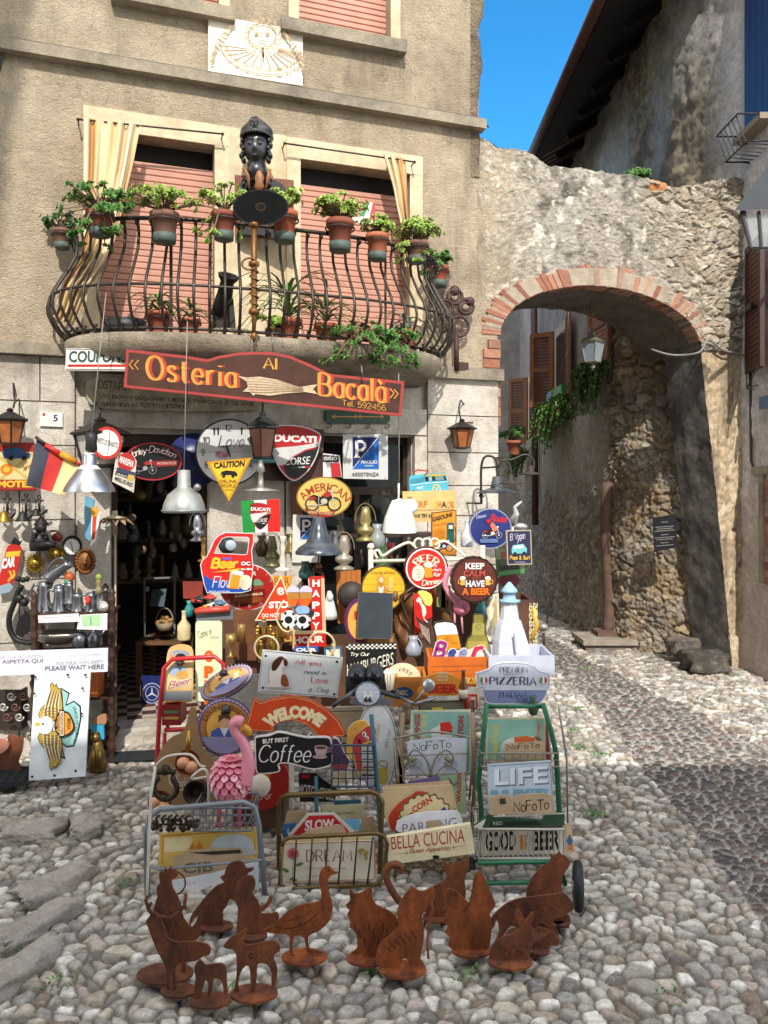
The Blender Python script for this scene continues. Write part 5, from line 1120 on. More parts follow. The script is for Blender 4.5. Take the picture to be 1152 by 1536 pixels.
# oval bike sign, filter shield
s=onwall(820,695,.30,C2);s.slab(oval(825,692,160,105,40),.012,P_('2a1518'));s.ring(825,692,154,99,6,P_('b8252a'));s.ell(825,700,140,84,P_('121013'))
s.hand('Harley-Davidson',P_('e6c9c0'),arc=(825,860,205,255,-36,33),wt=1.2,slant=.3,gap=.8);s.poly([(805,690),(960,685),(955,715),(830,722)],P_('8c2320'));s.text('MOTORCYCLES',P_('e2cfc4'),box=(850,695,950,708),rot=-2)
def bike(s,x,y,k,body,dark,metal):
 for wx in(-46,46):s.ring(x+wx*k,y+26*k,27*k,27*k,6*k,dark);s.ring(x+wx*k,y+26*k,21*k,21*k,2*k,metal);s.ell(x+wx*k,y+26*k,6*k,6*k,metal)
 P=lambda L:[(x+a*k,y+c*k)for a,c in L]
 s.poly(P([(-60,-4),(-40,-14),(-10,-4),(12,-26),(34,-22),(40,-6),(22,8),(24,30),(-20,32),(-36,10)]),dark);s.poly(P([(-6,-10),(14,-28),(34,-24),(36,-10),(14,-2)]),body);s.poly(P([(-62,-2),(-36,-6),(-28,8),(-40,4),(-56,12)]),body)
 s.ell(x+4*k,y+14*k,14*k,12*k,metal);s.line(P([(28,-34),(38,-10),(46,26)]),4*k,metal);s.line(P([(16,-44),(28,-40),(32,-28)]),3*k,dark);s.ell(x+36*k,y-28*k,7*k,7*k,metal);s.line(P([(-70,30),(-20,30),(6,24)]),4*k,metal)
bike(s,780,715,.95,P_('a8231f'),P_('0c0c0d'),P_('9a9a9c'));s.build('oval_bike_sign','dark oval sign with red motorcycle over the doorway','sign')
s=onwall(670,735,.34,C2);o=[(628,655),(645,640),(720,660),(738,690),(722,860),(605,800)];s.slab(o,.01,P_('cfc7b8',wear=.2));s.ell(683,695,48,52,P_('b12a26'),-10);s.text('MARSHA',WHT,box=(643,675,725,712),rot=22,bold=.03);s.poly([(632,722),(735,752),(733,785),(628,750)],P_('3a4458'));s.text('BOUGIES',BLK,box=(622,755,710,778),rot=18,bold=.02);s.text('MEILLEURES',BLK,box=(617,790,720,812),rot=22,bold=.02);s.rect(690,765,724,795,P_('c8a452'),0,14);s.build('worn_shield_sign','worn cream shield sign with red oval left of the oval bike sign','sign')
# round wall clock "Love" with dishes behind
s=Flat(205,570,facY(340,.22),14,0,C3);s.slab(oval(205,570,166,160,48),.03,P_('2a2c2c',wear=0));s.ell(205,570,158,152,M('c9cac8',.35,var=.1),0,48);s.poly([(50,575),(360,575)]+[(205+157*math.cos(math.radians(a)),572+150*math.sin(math.radians(a)))for a in range(2,179,8)],P_('e3e4e2',wear=0))
for k,t in enumerate(('12','1','2','3','4','5','6','7','8','9','10','11')):
 a=math.radians(k*30);x,y=200+122*math.sin(a),572-118*math.cos(a);s.hand(t,BLK,box=(x-(17 if len(t)>1 else 8),y-17,x+(17 if len(t)>1 else 8),y+17),wt=1.5,contrast=.5,serif=.6)
s.hand('Love',P_('4d4a55'),box=(150,488,278,548),slant=.3,wt=.9,contrast=.5);s.ell(165,580,26,18,P_('c98fa0'));s.ell(150,575,12,9,P_('b06a80'));s.ell(182,588,12,9,P_('b06a80'));s.build('round_wall_clock','large grey round wall clock with flowers and script word','clock')
ck=s.last;b=Flat(205,570,facY(340,.22)-.01,14,0,C3);b.line([(200,575),(190,545),(165,540)],5,BLK);b.line([(200,575),(212,595),(195,540)],5,BLK);b.build('hands',parent=ck)
b=B();b.lathe([(.02,0),(.17,.03),(.18,.04),(.02,.02)],at(292,690,facY(292,.1)),P_('26306a'),FN,24);b.build('blue_plate','dark blue plate partly hidden behind the round clock','plate')
s=Flat(205,690,4.72,6,0,C3);o=[(95,617),(312,597),(203,808)];s.slab(o,.008,P_('c98e14'));s.poly(inset(o,9),YEL);s.line(inset(o,9),2,P_('a86410'),True);s.text('CAUTION',BLK,quad=((128,622),(282,608),(276,640),(134,650)),bold=.05);s.poly([(160,686),(168,664),(190,658),(232,662),(245,676),(240,688),(230,684),(228,694),(216,692),(214,680),(188,680),(182,694),(170,692),(172,676)],BLK)
s.text('DRUNK',P_('4a3208'),box=(160,702,242,720),bold=.01);s.text('PEOPLE',P_('4a3208'),box=(167,724,234,740),bold=.01);s.text('XING',P_('4a3208'),box=(185,746,222,756));s.build('caution_triangle','yellow CAUTION triangle hanging in front of the round clock','sign')
# racing shield on brown board
s=onwall(520,575,.12,C3);s.slab([(385,440),(658,462),(655,715),(372,705)],.02,M('4a2a20',.6,var=.35));s.build('brown_board','brown backing board behind the red and black racing shield','board')
def shield(s,x0,y0,w,h,k):
 P=lambda L:[(x0+a*w,y0+c*h)for a,c in L];o=P([(.0,.08),(.2,.0),(.62,.02),(.98,.14),(1,.3),(.93,.55),(.76,.82),(.5,1),(.3,.92),(.12,.7),(.0,.4)]);o=catmull(o,3);s.slab(o,.015*k,P_('dadad8',wear=.02));i1=inset(o,.022*w);s.poly(i1,P_('b01f24',wear=.03))
 s.poly(P([(.03,.42),(.2,.40),(.5,.38),(.8,.34),(.97,.3),(.965,.38),(.7,.44),(.45,.56),(.25,.72),(.16,.72),(.06,.55)]),P_('c9c9c7',wear=.02));s.poly(P([(.25,.74),(.45,.58),(.7,.47),(.955,.41),(.90,.57),(.74,.81),(.5,.965),(.33,.9)]),P_('15181a',wear=.03))
 s.text('DUCATI',WHT,quad=(P([(.06,.16),(.92,.20)])+P([(.92,.32),(.05,.30)])),bold=.05);s.text('CORSE',WHT,quad=P([(.26,.60),(.80,.56),(.77,.70),(.28,.72)]),bold=0)
 for a,m in((0,GRN),(1,WHT),(2,RED)):s.poly(P([(.42+a*.13,.755-a*.006),(.55+a*.13,.75-a*.006),(.55+a*.13,.772-a*.006),(.42+a*.13,.777-a*.006)]),m)
s=onwall(520,575,.2,C3);shield(s,405,440,237,268,1);s.build('racing_shield_sign','large red and black racing shield sign on a brown board','sign')
s=Flat(355,875,4.7,4,0,C3);s.slab([(262,805),(445,795),(450,952),(270,958)],.006,P_('e8e8e4'))
for a,m in((0,P_('1f8a3c')),(2,P_('d0251f'))):s.poly([(262+a*61,805-a*3.3),(262+a*61+61,802-a*3.3),(270+a*60+60,956-a*2),(270+a*60,958-a*2)],m)
shield(s,302,812,108,132,.3);s.build('tricolour_shield_sign','small green white red sign with racing shield','sign')
# partial plate, scooter service signs
s=onwall(700,630,.15,C3);s.slab([(655,575),(735,585),(745,690),(655,690)],.012,P_('e2dfd8'));s.poly([(655,582),(728,590),(732,620),(655,618)],P_('1b1b1f'));s.text('GGIO',WHT,box=(658,592,722,610),bold=.04);s.poly([(690,622),(735,622),(742,688),(695,690)],P_('b8242a'));s.build('cut_badge_sign','half hidden white red badge sign between two shield signs','sign')
def scooter_P(s,x0,y0,w,h):
 s.rect(x0,y0,x0+w,y0+h,P_('1a62b0',wear=.03));s.poly([(x0,y0),(x0+w*.98,y0),(x0,y0+h*.98)],P_('1c2560',wear=.03));s.line([(x0+w*.98,y0),(x0,y0+h*.98)],w*.02,WHT)
 s.rect(x0+w*.10,y0+h*.10,x0+w*.22,y0+h*.64,WHT);s.line([(x0+w*.16,y0+h*.13),(x0+w*.36,y0+h*.13),(x0+w*.47,y0+h*.2),(x0+w*.48,y0+h*.31),(x0+w*.36,y0+h*.4),(x0+w*.18,y0+h*.41)],w*.10,WHT);s.rect(x0+w*.06,y0+h*.60,x0+w*.28,y0+h*.64,WHT)
s=Flat(858,590,facY(548,.2),4,0,C3);s.slab([(750,484),(966,484),(966,702),(750,697)],.01,M('d9dad8',.3,.2,var=.08));s.rect(793,495,926,656,P_('c2c7cc'));scooter_P(s,797,499,125,153);s.text('PIAGGIO',WHT,box=(838,610,914,626),bold=.01);s.text('VESPA',WHT,box=(852,632,898,640));s.text('ASSISTENZA',P_('3a3a40'),box=(793,668,923,686),bold=.01)
s.tube([s.pt(855,452,-.02),s.pt(755,488,.0)],.003,m_cord,4);s.tube([s.pt(855,452,-.02),s.pt(962,488,.0)],.003,m_cord,4);s.build('scooter_service_sign','white plate with blue scooter service emblem hanging over window','sign')
s=Flat(570,960,4.85,4,0,C3);s.slab([(510,870),(642,875),(640,1100),(505,1100)],.01,M('d2d0c8',.5));scooter_P(s,545,885,96,104);s.build('small_scooter_sign','smaller blue scooter emblem behind the dark enamel lamp','sign')
s=Flat(660,785,4.70,6,0,C3);o=oval(660,785,134,97,44);s.slab(o,.012,P_('8c6a2c'));s.ell(660,785,127,91,P_('d2b25c',wear=.1),0,40);s.text('AMERICAN',P_('9a3a1e'),arc=(660,880,122,162,-52,56),bold=.02);bike(s,655,790,1.15,P_('a33024'),P_('1d1a18'),P_('b9b2a0'));s.poly([(565,838),(600,850),(660,858),(715,850),(700,878),(650,884),(590,872)],P_('8f2e22'));s.text("AMERICA'S FINEST",P_('e2c890'),quad=((578,850),(704,858),(700,872),(585,866)));s.build('american_oval_sign','gold oval AMERICAN sign with a touring motorcycle','sign')
# brown board with orange post beside the window, hanging lobster of pipes
s=onwall(480,775,.08);s.slab([(438,725),(452,725),(452,790),(438,790)],.02,m_rustp);s.build('rusty_plate','narrow rusty plate on the white pier by the window','plate')
b=B();b.lathe([(.11,0),(.12,.01),(.02,.03),(.015,.12),(.03,.13),(.01,.2)],at(391,738,4.85),M('a8a498',.3,.5),n=22);b.build('glass_dish_lamp','pale dish lamp on a clay stem below the amber lantern','lamp')
# ---------------------------------------------------------------- the pile of signs in front of the shop
E1,E2,E3,E4,E5,E6,E7,E8=(200,740,6.98),(280,780,7.2),(430,830,8.86),(580,860,6.4),(220,1080,6.4),(490,1030,8.86),(400,1160,6.063),(0,730,6.4)
def cv(*p):return catmull(list(p),4)
def cyl_depth(s,pts,th,mat):s.slab(pts,th,mat)
# camper van and surf boards on the right
s=Flat(400,250,5.0,8,0,C6);o=[(285,225),(300,205),(375,198),(400,192),(480,192),(500,215),(510,300),(500,318),(470,322),(420,318),(300,302),(286,285)]
s.slab(cv(*o),.012,P_('4fb0c4'));s.poly([(372,208),(400,196),(478,196),(496,210)],P_('c9a840'));s.poly([(372,212),(490,206),(500,232),(378,238)],P_('1d2226'));s.poly([(395,212),(412,211),(416,234),(396,236)],P_('8fb8c0'));s.poly([(430,210),(480,208),(486,230),(436,233)],P_('6b8a90'));s.poly([(290,226),(368,214),(372,238),(290,250)],P_('3f8a9c'));s.line([(292,262),(370,250),(505,240)],4,P_('d8e4e0'))
s.ell(440,280,24,26,YEL);s.ell(440,280,17,19,P_('3f9fb4'));s.line([(432,270),(440,290),(449,270)],4,WHT);s.ell(308,312,20,22,BLK);s.ell(398,320,22,28,BLK);s.ell(402,325,12,18,ORG);s.ell(310,314,10,12,P_('b98a5a'));s.line([(310,188),(330,172),(395,180),(372,200)],9,P_('a8402c'));s.line([(345,160),(400,155),(408,190)],4,P_('c8c4b8'));s.text('surf',P_('d8d0e0'),box=(325,262,362,285),bold=.03)
s.build('camper_van_sign','turquoise cut-out camper van sign with surf board on roof','sign')
s=Flat(400,380,4.98,6,0,C6);s.slab([(245,296),(552,288),(556,470),(248,474)],.02,P_('d8b878',wear=.12));s.text('THE',BLK,box=(272,326,300,345),bold=.03)
for t,x0,x1,m in(('S',292,326,RED),('U',326,345,ORG),('R',340,364,ORG),('F',366,388,P_('b07a2a')),('S',428,444,YEL),('H',448,468,P_('c86a30')),('A',470,496,P_('2a2a2c')),('C',498,518,P_('d8a030')),('K',522,544,ORG)):s.text(t,m,box=(x0,352,x1,388),bold=.03)
s.line([(300,405),(540,398)],2,BLK);s.text('WAVES',P_('5a4028'),box=(300,425,346,445),bold=.02);s.text('TRY A',BLK,box=(352,424,408,444),bold=.03);s.build('surf_shack_sign','pale wooden SURF SHACK board below the camper van sign','sign')
s=Flat(485,540,4.9,8,0,C6);s.slab([(412,418),(556,402),(556,670),(410,660)],.014,P_('7a4a1e'));s.poly([(418,424),(550,408),(550,664),(416,654)],P_('d8932f',wear=.1));s.text('GASOLINE',P_('2a211a'),quad=((416,445),(532,415),(532,440),(416,474)),bold=.05);s.hand('Service Station',RED,quad=((420,484),(500,470),(500,486),(420,500)),slant=.2)
s.poly([(500,486),(508,476),(540,476),(544,590),(500,596)],P_('1f5a54'));s.rect(510,490,534,512,P_('cfd8c8'));s.rect(506,520,538,524,P_('102d2a'));s.line([(545,500),(552,540),(546,585)],3,BLK);s.poly([(420,520),(460,510),(490,530),(490,560),(430,570)],P_('c77a22'));bike(s,480,600,.75,P_('4a2f6b'),P_('1b1622'),P_('c8c4d0'));s.rect(416,640,550,660,P_('b5762a'));s.build('gasoline_sign','orange GASOLINE sign with green pump and purple motorcycle','sign')
# blue round motorcycle sign, vans poster, garage board
s=Flat(750,510,4.7,10,0,C6);s.slab(oval(752,510,122,116,44),.012,P_('8e93a8'));s.ell(752,510,116,110,P_('25306e'),0,44);s.hand('Route',RED,box=(750,428,848,474),rot=6,wt=2.4,slant=.2);s.hand('Classic',P_('c8ccd8'),box=(668,430,728,448),rot=-12,wt=1.2,slant=.3);bike(s,760,525,.85,P_('b02a26'),P_('20222c'),P_('d0ccc0'));s.poly([(745,490),(760,470),(778,490),(790,520),(765,530)],P_('c8705a'));s.ell(738,468,12,12,RED);s.rect(690,570,790,590,P_('6f8ab8'));s.text('MOTORCYCLE',P_('1c2450'),box=(696,574,786,586));s.build('round_blue_bike_sign','round dark blue sign with a rider, right of the wooden boards','sign')
s=Flat(920,620,4.5,12,0,C6);s.slab([(842,520),(985,518),(992,716),(850,720)],.012,P_('b8a890'));s.poly([(848,526),(980,524),(986,710),(855,714)],P_('2a2748'));s.hand('El Vagon',P_('d8d4e0'),box=(862,535,952,585),rot=-8,wt=1.2,slant=.3);s.poly([(872,630),(880,606),(940,598),(962,626),(958,652),(876,656)],P_('6fb8b8'));s.poly([(885,610),(935,604),(945,622),(882,626)],P_('d8e4e0'));s.ell(892,655,10,10,BLK);s.ell(945,652,10,10,BLK);s.line([(905,595),(915,570),(945,565)],4,P_('c8c0d0'));s.hand('Pops & Surf',YEL,box=(862,664,978,694),wt=2);s.text('LIVE MUSIC',P_('b8b0c8'),box=(890,698,950,708));s.build('small_van_poster','small dark blue poster with turquoise van and yellow lettering','sign')
s=Flat(865,700,4.72,10,0,C6);s.slab([(780,625),(945,640),(950,770),(790,785)],.014,P_('46543a',wear=.15));s.text('GARAGE',P_('1a1f18'),quad=((800,722),(915,712),(915,745),(800,752)),bold=.06);s.poly([(800,760),(948,740),(948,765),(795,782)],P_('4f8a4a'));s.poly([(810,645),(850,640),(858,668),(815,690)],P_('5a2a20'));s.build('garage_sign','green GARAGE board half hidden behind the small blue poster','sign')
b=B();s=Flat(860,820,4.8,10,0,C6);s.slab(oval(860,810,60,45,24),.03,P_('6b1f22'));s.build('dark_red_plate','dark red plate behind the top of the lighthouse','plate')
# grey wading bird figures and wire bits at the back right
b=B();m_sil=M('b8b8b4',.35,.6,var=.2);b.tube(cv((0,0,0))if False else[at(768,785,4.85),at(775,770,4.85),at(772,760,4.85),at(783,752,4.85)],[.03,.02,.012,.008],m_sil,8);b.tube([at(770,785,4.85),at(766,815,4.85)],.012,m_sil);b.ball(at(780,790,4.85),(.05,.03,.025),m_sil);b.build('metal_bird','little silver metal bird above the small blue poster','figurine')
# cream iron bed head
m_crm=M('dcd3bd',.5,var=.12,wear=.06);rt=thing('bed_head',at(640,1000,4.62),'cream painted iron bed head with scrolls behind the bottle caps','bed head');tp=lambda b,pts,Y,r,m,sm=False,n=6:b.tube(([at(x,y,Y)for x,y in pts]if not sm else catmull([tuple(at(x,y,Y))for x,y in pts],5,False)),r,m,n)
b=B();tp(b,[(556,822),(558,1010)],4.62,.016,m_crm);tp(b,[(724,818),(722,1010)],4.62,.016,m_crm);b.ball(at(556,820,4.62),.022,m_crm);tp(b,[(556,842),(724,838)],4.62,.012,m_crm);b.build('frame',parent=rt)
b=B();tp(b,[(566,838),(562,828),(568,826),(574,834),(590,824),(612,814),(622,820)],4.62,.009,m_crm,True);tp(b,[(712,834),(705,840),(690,828),(668,812),(652,818)],4.62,.009,m_crm,True)
for x in(628,640,652):b.tube([at(x+7*math.cos(q*.42),816+8*math.sin(q*.42),4.62)for q in range(15)],.008,m_crm,5,True)
b.build('scrolls',parent=rt)
# bottle cap signs
def cap_outline(cx,cy,r,n=44,ry=None):return[(cx+(r+(2.2*r/100 if i%2 else-1.5*r/100))*math.cos(2*math.pi*i/n),cy+((ry or r)+(2.2*r/100 if i%2 else-1.5*r/100))*math.sin(2*math.pi*i/n))for i in range(n)]
s=Flat(382,740,4.40,4,0,C6);s.slab(cap_outline(382,740,126),.05,M('5a1f1c',.5,.3));s.ell(382,740,118,118,WHT,0,44);s.ell(382,740,110,110,P_('cf2a22'),0,44)
s.serif('BEER',P_('f0e0c0'),arc=(382,755,55,100,-58,58),wt=2.3);s.poly(cv((300,770),(310,735),(340,722),(362,730),(372,760),(360,800),(330,812),(305,800)),P_('eadfc8'));
for k in range(4):s.line([(322+k*3,745+k*14),(352,750+k*13)],3,P_('8a7860'))
s.poly([(370,722),(412,722),(418,790),(372,795)],P_('e09a28'));s.poly(cv((366,722),(372,706),(392,702),(412,708),(416,728),(390,734)),P_('efe8d8'));s.hand("It's",WHT,box=(418,708,444,732),slant=.2,wt=1.5);s.hand("what's",WHT,box=(416,738,470,756),slant=.2,wt=1.5);s.hand('for',WHT,box=(422,760,466,786),slant=.2,wt=1.8);s.hand('Dinner',P_('f0e2c4'),box=(352,798,464,834),rot=-8,slant=.25,wt=1.8);s.build('red_beer_cap_sign','red and white bottle cap sign reading BEER dinner','sign')
s=Flat(660,805,4.30,4,0,C6);s.slab(cap_outline(660,805,134),.05,M('2a1614',.5,.2));s.ell(660,805,122,122,M('5c2418',.5,var=.35,sc=10),0,44)
for x in(600,640,680,720):s.line([(x,700+abs(x-660)*.25),(x,910-abs(x-660)*.25)],2,P_('3a1610'))
s.text('KEEP',P_('efe6dc'),box=(608,708,716,744),bold=.03);s.text('CALM',P_('c0504a'),box=(596,750,720,786),bold=.02);s.text('AND',P_('a85a3a'),box=(642,788,684,804));s.text('HAVE',P_('ded8dc'),box=(608,808,718,846),bold=.04);s.text('A BEER',ORG,box=(586,852,748,892),bold=.05)
for x,k in((592,1),(736,-1)):s.rect(x-14,796,x+12,836,P_('e0a850'),4);s.ell(x-1,794,17,10,P_('efe4cc'));s.ring(x-18*k,816,9,12,4,P_('e0a850'))
s.build('brown_beer_cap_sign','brown bottle cap sign reading KEEP CALM AND HAVE A BEER','sign')
s=Flat(135,850,4.40,4,0,C6);s.slab(cap_outline(135,855,128,44,130),.05,M('4a3a1a',.5));s.ell(135,855,121,123,P_('dcae2c'),0,44)
for y in(770,800,830,870,910):s.line([(135-math.sqrt(max(0,121**2-(y-855)**2)),y),(135+math.sqrt(max(0,121**2-(y-855)**2)),y)],1.5,P_('a8801e'))
s.text('Young drinks',P_('8a6a1e'),box=(62,752,202,778));s.ell(120,800,22,24,P_('c8924a'));s.ell(122,806,13,16,P_('e8c498'));s.poly([(90,880),(98,840),(120,826),(148,842),(152,880)],P_('c08a3a'));s.poly([(105,840),(120,850),(138,838),(132,880),(108,880)],P_('ded6c8'));s.rect(165,790,190,850,P_('e0c060'),4);s.line([(148,850),(172,868),(182,820)],9,P_('d8b080'));s.build('yellow_round_sign','round yellow bottle cap sign with a woman raising a glass','sign')
s=Flat(95,1010,4.22,2,6,C6);s.slab([(-8,876),(190,884),(180,1145),(-16,1140)],.03,M('2d363c',.8,var=.35,sc=8));s.line([(-8,876),(190,884),(180,1145),(-16,1140)],5,M('4a5054',.6),True);s.build('blackboard','small blank slate blackboard leaning below the round yellow sign','blackboard')
s=Flat(900,930,4.34,4,0,E3);s.slab(oval(960,900,195,285,48),.03,P_('5c2a5a'));s.ell(964,900,172,262,P_('8a2a48'),0,44);s.ell(972,900,160,250,P_('dfae52'),0,44);s.poly([(895,770),(960,765),(960,880),(900,880)],P_('c8382c'));s.build('purple_rimmed_round_sign','round yellow sign with purple rim half behind the blackboard','sign')
b=B();b.ball(at(527,893,4.6),(.085,.06,.085),M('3a2e2a',.6,var=.3),16,10);b.build('brown_helmet','dark brown round helmet left of the yellow round sign','helmet')
# folded brown leather and orange plank behind it
s=Flat(520,860,4.72,0,0);s.slab([(504,858),(541,855),(541,935),(507,935)],.02,M('b8702c',.5,var=.2,sc=4))
for x in(511,519,527,535):s.line([(x,857),(x+1,934)],1,M('8a4f1c',.6))
s.build('orange_plank','varnished orange wooden panel behind the dark round helmet','board')
G=[];s=Flat(610,925,4.45)
for i in range(22):
 t=i/21;row=[]
 for k in range(22):
  q=k/21;x=588+6*t+(44-4*t)*q;y=878-12*q*(1-t)+88*t+10*math.sin(q*5)*t;row.append(s.pt(x,y,.035*math.sin(q*9+t*5)+.03*math.sin(t*11-q*4)))
 G.append(row)
b=B();b.sheet(G,M('7a5230',.55,var=.4,sc=12,bmp=.4,bsc=30));b.tube([s.pt(x,y,.07)for x,y in((620,878),(600,892),(606,912),(614,935),(622,958))],.010,M('3a2416',.5),5);b.build('leather_bag','crumpled brown leather bag right of the blackboard','bag')
# drink poster and pint, bottle, script word
s=Flat(340,360,4.36,6,0,E4);s.slab([(258,210),(300,185),(430,190),(438,420),(330,470),(330,560),(272,578)],.01,P_('c8241f'));s.poly(cv((300,180),(340,165),(420,195),(440,260),(420,310),(370,300),(345,250),(320,215)),P_('d8d868'));s.poly(cv((300,230),(330,240),(345,290),(370,320),(380,380),(360,430),(400,470),(370,460),(345,400),(335,330),(310,280),(285,270)),P_('e8e0d0'));s.build('red_drink_poster','red poster with lime splash behind the foamy pint sign','sign')
s=Flat(365,540,4.28,6,0,E4);s.slab([(275,405),(425,520),(420,690),(380,680)],.012,P_('4a2f28'));
for k in range(7):s.line([(315+k*14,475+k*9),(350+k*11,590+k*14)],5,P_('c8b8a8'))
s.build('maroon_pennant','maroon slanted board with pale strokes left of the pint','sign')
s=Flat(580,580,4.05,4,0,E4);o=cv((448,500),(470,468),(560,458),(640,468),(675,500),(705,620),(725,730),(600,760),(480,740),(465,620));s.slab(o,.02,P_('22262c'));s.poly([(458,508),(476,480),(560,468),(632,478),(664,505),(684,585),(560,588),(478,598)],P_('ece4d8'));s.poly([(478,604),(560,592),(686,590),(714,720),(600,745),(490,735)],P_('dc8a1e'));s.ring(590,628,30,20,4,P_('8a4a18'));s.text('BEER',P_('8a4a18'),box=(574,622,606,634));s.text('BRAND',P_('8a5a20'),box=(620,654,680,676),rot=6);s.build('pint_glass_sign','cut-out pint of beer sign with white foam','sign')
s=Flat(880,560,4.12,4,0,E4);o=cv((835,400),(880,392),(930,400),(935,470),(945,570),(978,640),(985,800),(760,800),(765,650),(810,590),(828,480));s.slab(o,.025,P_('3a3a2c'));s.poly(inset(o,8),P_('8a7f3a'));s.poly([(826,480),(938,480),(938,590),(818,590)],P_('a09a50'));s.poly([(838,406),(928,406),(930,450),(836,450)],P_('7f7636'));s.ring(882,512,20,24,4,P_('6b6228'));s.rect(780,650,965,730,P_('a89a4a'));s.build('bottle_sign','olive green beer bottle cut-out next to the pint sign','sign')
s=Flat(690,740,3.95,4,0,E4)
# raised script letters joined into one plank
def raised(s,txt,spans,y0,y1,cols,back,th=.015,wt=2.3,slant=.3):
 for(x0,x1,a,c),ch,col in zip(spans,txt,cols):
  s.hand(ch,back,box=(x0-6,a-6,x1+6,c+6),wt=wt*2.0,slant=slant);
 s.lay+=2
 for(x0,x1,a,c),ch,col in zip(spans,txt,cols):s.hand(ch,col,box=(x0,a,x1,c),wt=wt,slant=slant,lift=.002)
s.slab([(440,812),(470,770),(590,790),(620,745),(760,745),(860,720),(935,770),(940,812)],.02,P_('e0d4c8'));raised(s,'Beer',[(440,580,640,812),(588,668,722,806),(690,776,718,808),(800,935,690,812)],0,0,[P_('9a2a78'),P_('2a4a9a'),P_('8a90b8'),P_('c02a4a')],P_('ece4d8'));s.build('script_beer_sign','multicoloured script word Beer standing on the orange crate','sign')
m_oran=M('c8661e',.5,var=.25,sc=6)
def wood_box(name,x0,y0,x1,y1,Y,dep,mat,label,cat,deco=None,open_top=True):
 rt=thing(name,at((x0+x1)/2,y1,Y+dep/2),label,cat);k=1/F*Y;w,h=(x1-x0)*k,(y1-y0)*k;c=at((x0+x1)/2,(y0+y1)/2,Y);t=.014
 b=B();b.box(c+Vector((0,t/2,0)),(w,t,h),mat);b.box(c+Vector((0,dep-t/2,0)),(w,t,h),mat)
 for s_ in(-1,1):b.box(c+Vector((s_*(w-t)/2,dep/2,0)),(t-.001,dep-2*t-.002,h-.003),mat)
 b.box(c+Vector((0,dep/2,-h/2+t/2+.002)),(w-2*t,dep-2*t,t),mat);b.build('box',parent=rt)
 if deco:
  s=Flat((x0+x1)/2,(y0+y1)/2,Y-.001);deco(s);s.build('lettering',parent=rt)
 return rt
wood_box('wooden_crate',642,986,736,1030,3.9,.24,m_oran,'orange wooden crate under the script Beer sign','crate',lambda s:(s.line([(646,1000),(732,998)],.8,M('9a4a14',.6)),s.line([(648,1008),(700,1006)],.8,M('9a4a14',.6)),s.hand('hot',P_('e8c070'),box=(693,1012,716,1026),slant=.2,wt=2),s.hand('i',P_('e0a030'),box=(708,1016,712,1026))))
wood_box('wooden_crate',593,1016,640,1060,3.85,.24,M('c07a34',.5,var=.25,sc=6),'light orange crate with blue oval label','crate',lambda s:(s.ell(606,1039,14,8.5,P_('1f4a7a'),5),s.text('DARC',P_('d8c080'),box=(595,1035,612,1043),bold=.02)))
s=Flat(610,1010,3.95,4);s.slab(oval(604,1017,27,22,30),.012,P_('e4d8b4'));s.text('FREE',P_('5a5040'),arc=(604,1020,12,18,-20,62));s.build('round_cream_sign','round cream sign peeping behind the light orange crate','sign')
s=Flat(520,1080,3.78,4,0,E4);o=cv((322,1165),(330,1080),(380,1000),(460,965),(530,955),(600,965),(680,1005),(718,1060),(722,1165));s.slab(o,.02,P_('dc8f34'));s.rect(478,948,592,968,P_('e8c890'));s.text('DRINK',P_('ecd0a0'),box=(476,978,594,1004),bold=.04);s.text('MORE',P_('ecd0a0'),box=(486,1012,584,1034),bold=.04);s.text('BEER',P_('c8281c'),box=(396,1062,686,1150),bold=.05);s.build('orange_beer_sign','rounded orange sign with big red word BEER','sign')
b=B();k=1/F*3.72
b.lathe([(.016,0),(.022,.01),(.022,.07),(.010,.10),(.009,.14),(.011,.15)],at(695,1052,3.72),M('6b3a1c',.25,var=.2),n=14);b.lathe([(.0225,.02),(.0225,.06)],at(695,1052,3.72),P_('d8d0c0'),n=14);b.build('beer_bottle','small brown beer bottle beside the orange BEER sign','bottle')
b=B();b.tube([at(620,1056,3.66),at(637,1034,3.66)],.006,alu2,5);b.lathe([(.026,-.008),(.032,0),(.026,.008)],at(643,1028,3.66),alu,(-.2,-1,.15),n=18);b.tube([at(600,1046,3.7),at(560,1035,3.72),at(530,1018,3.74)],.012,M('33373c',.4),7);b.tube([at(498,1060,3.6),at(520,1045,3.62),at(540,1030,3.66)],.011,M('55585c',.3,.5),7);b.tube([at(600,1046,3.7),at(622,1056,3.66),at(655,1046,3.66)],.008,M('8f9092',.35,.7),6);b.build('handlebar_mirror','motorcycle handlebar with round mirror above the wire racks','handlebar')
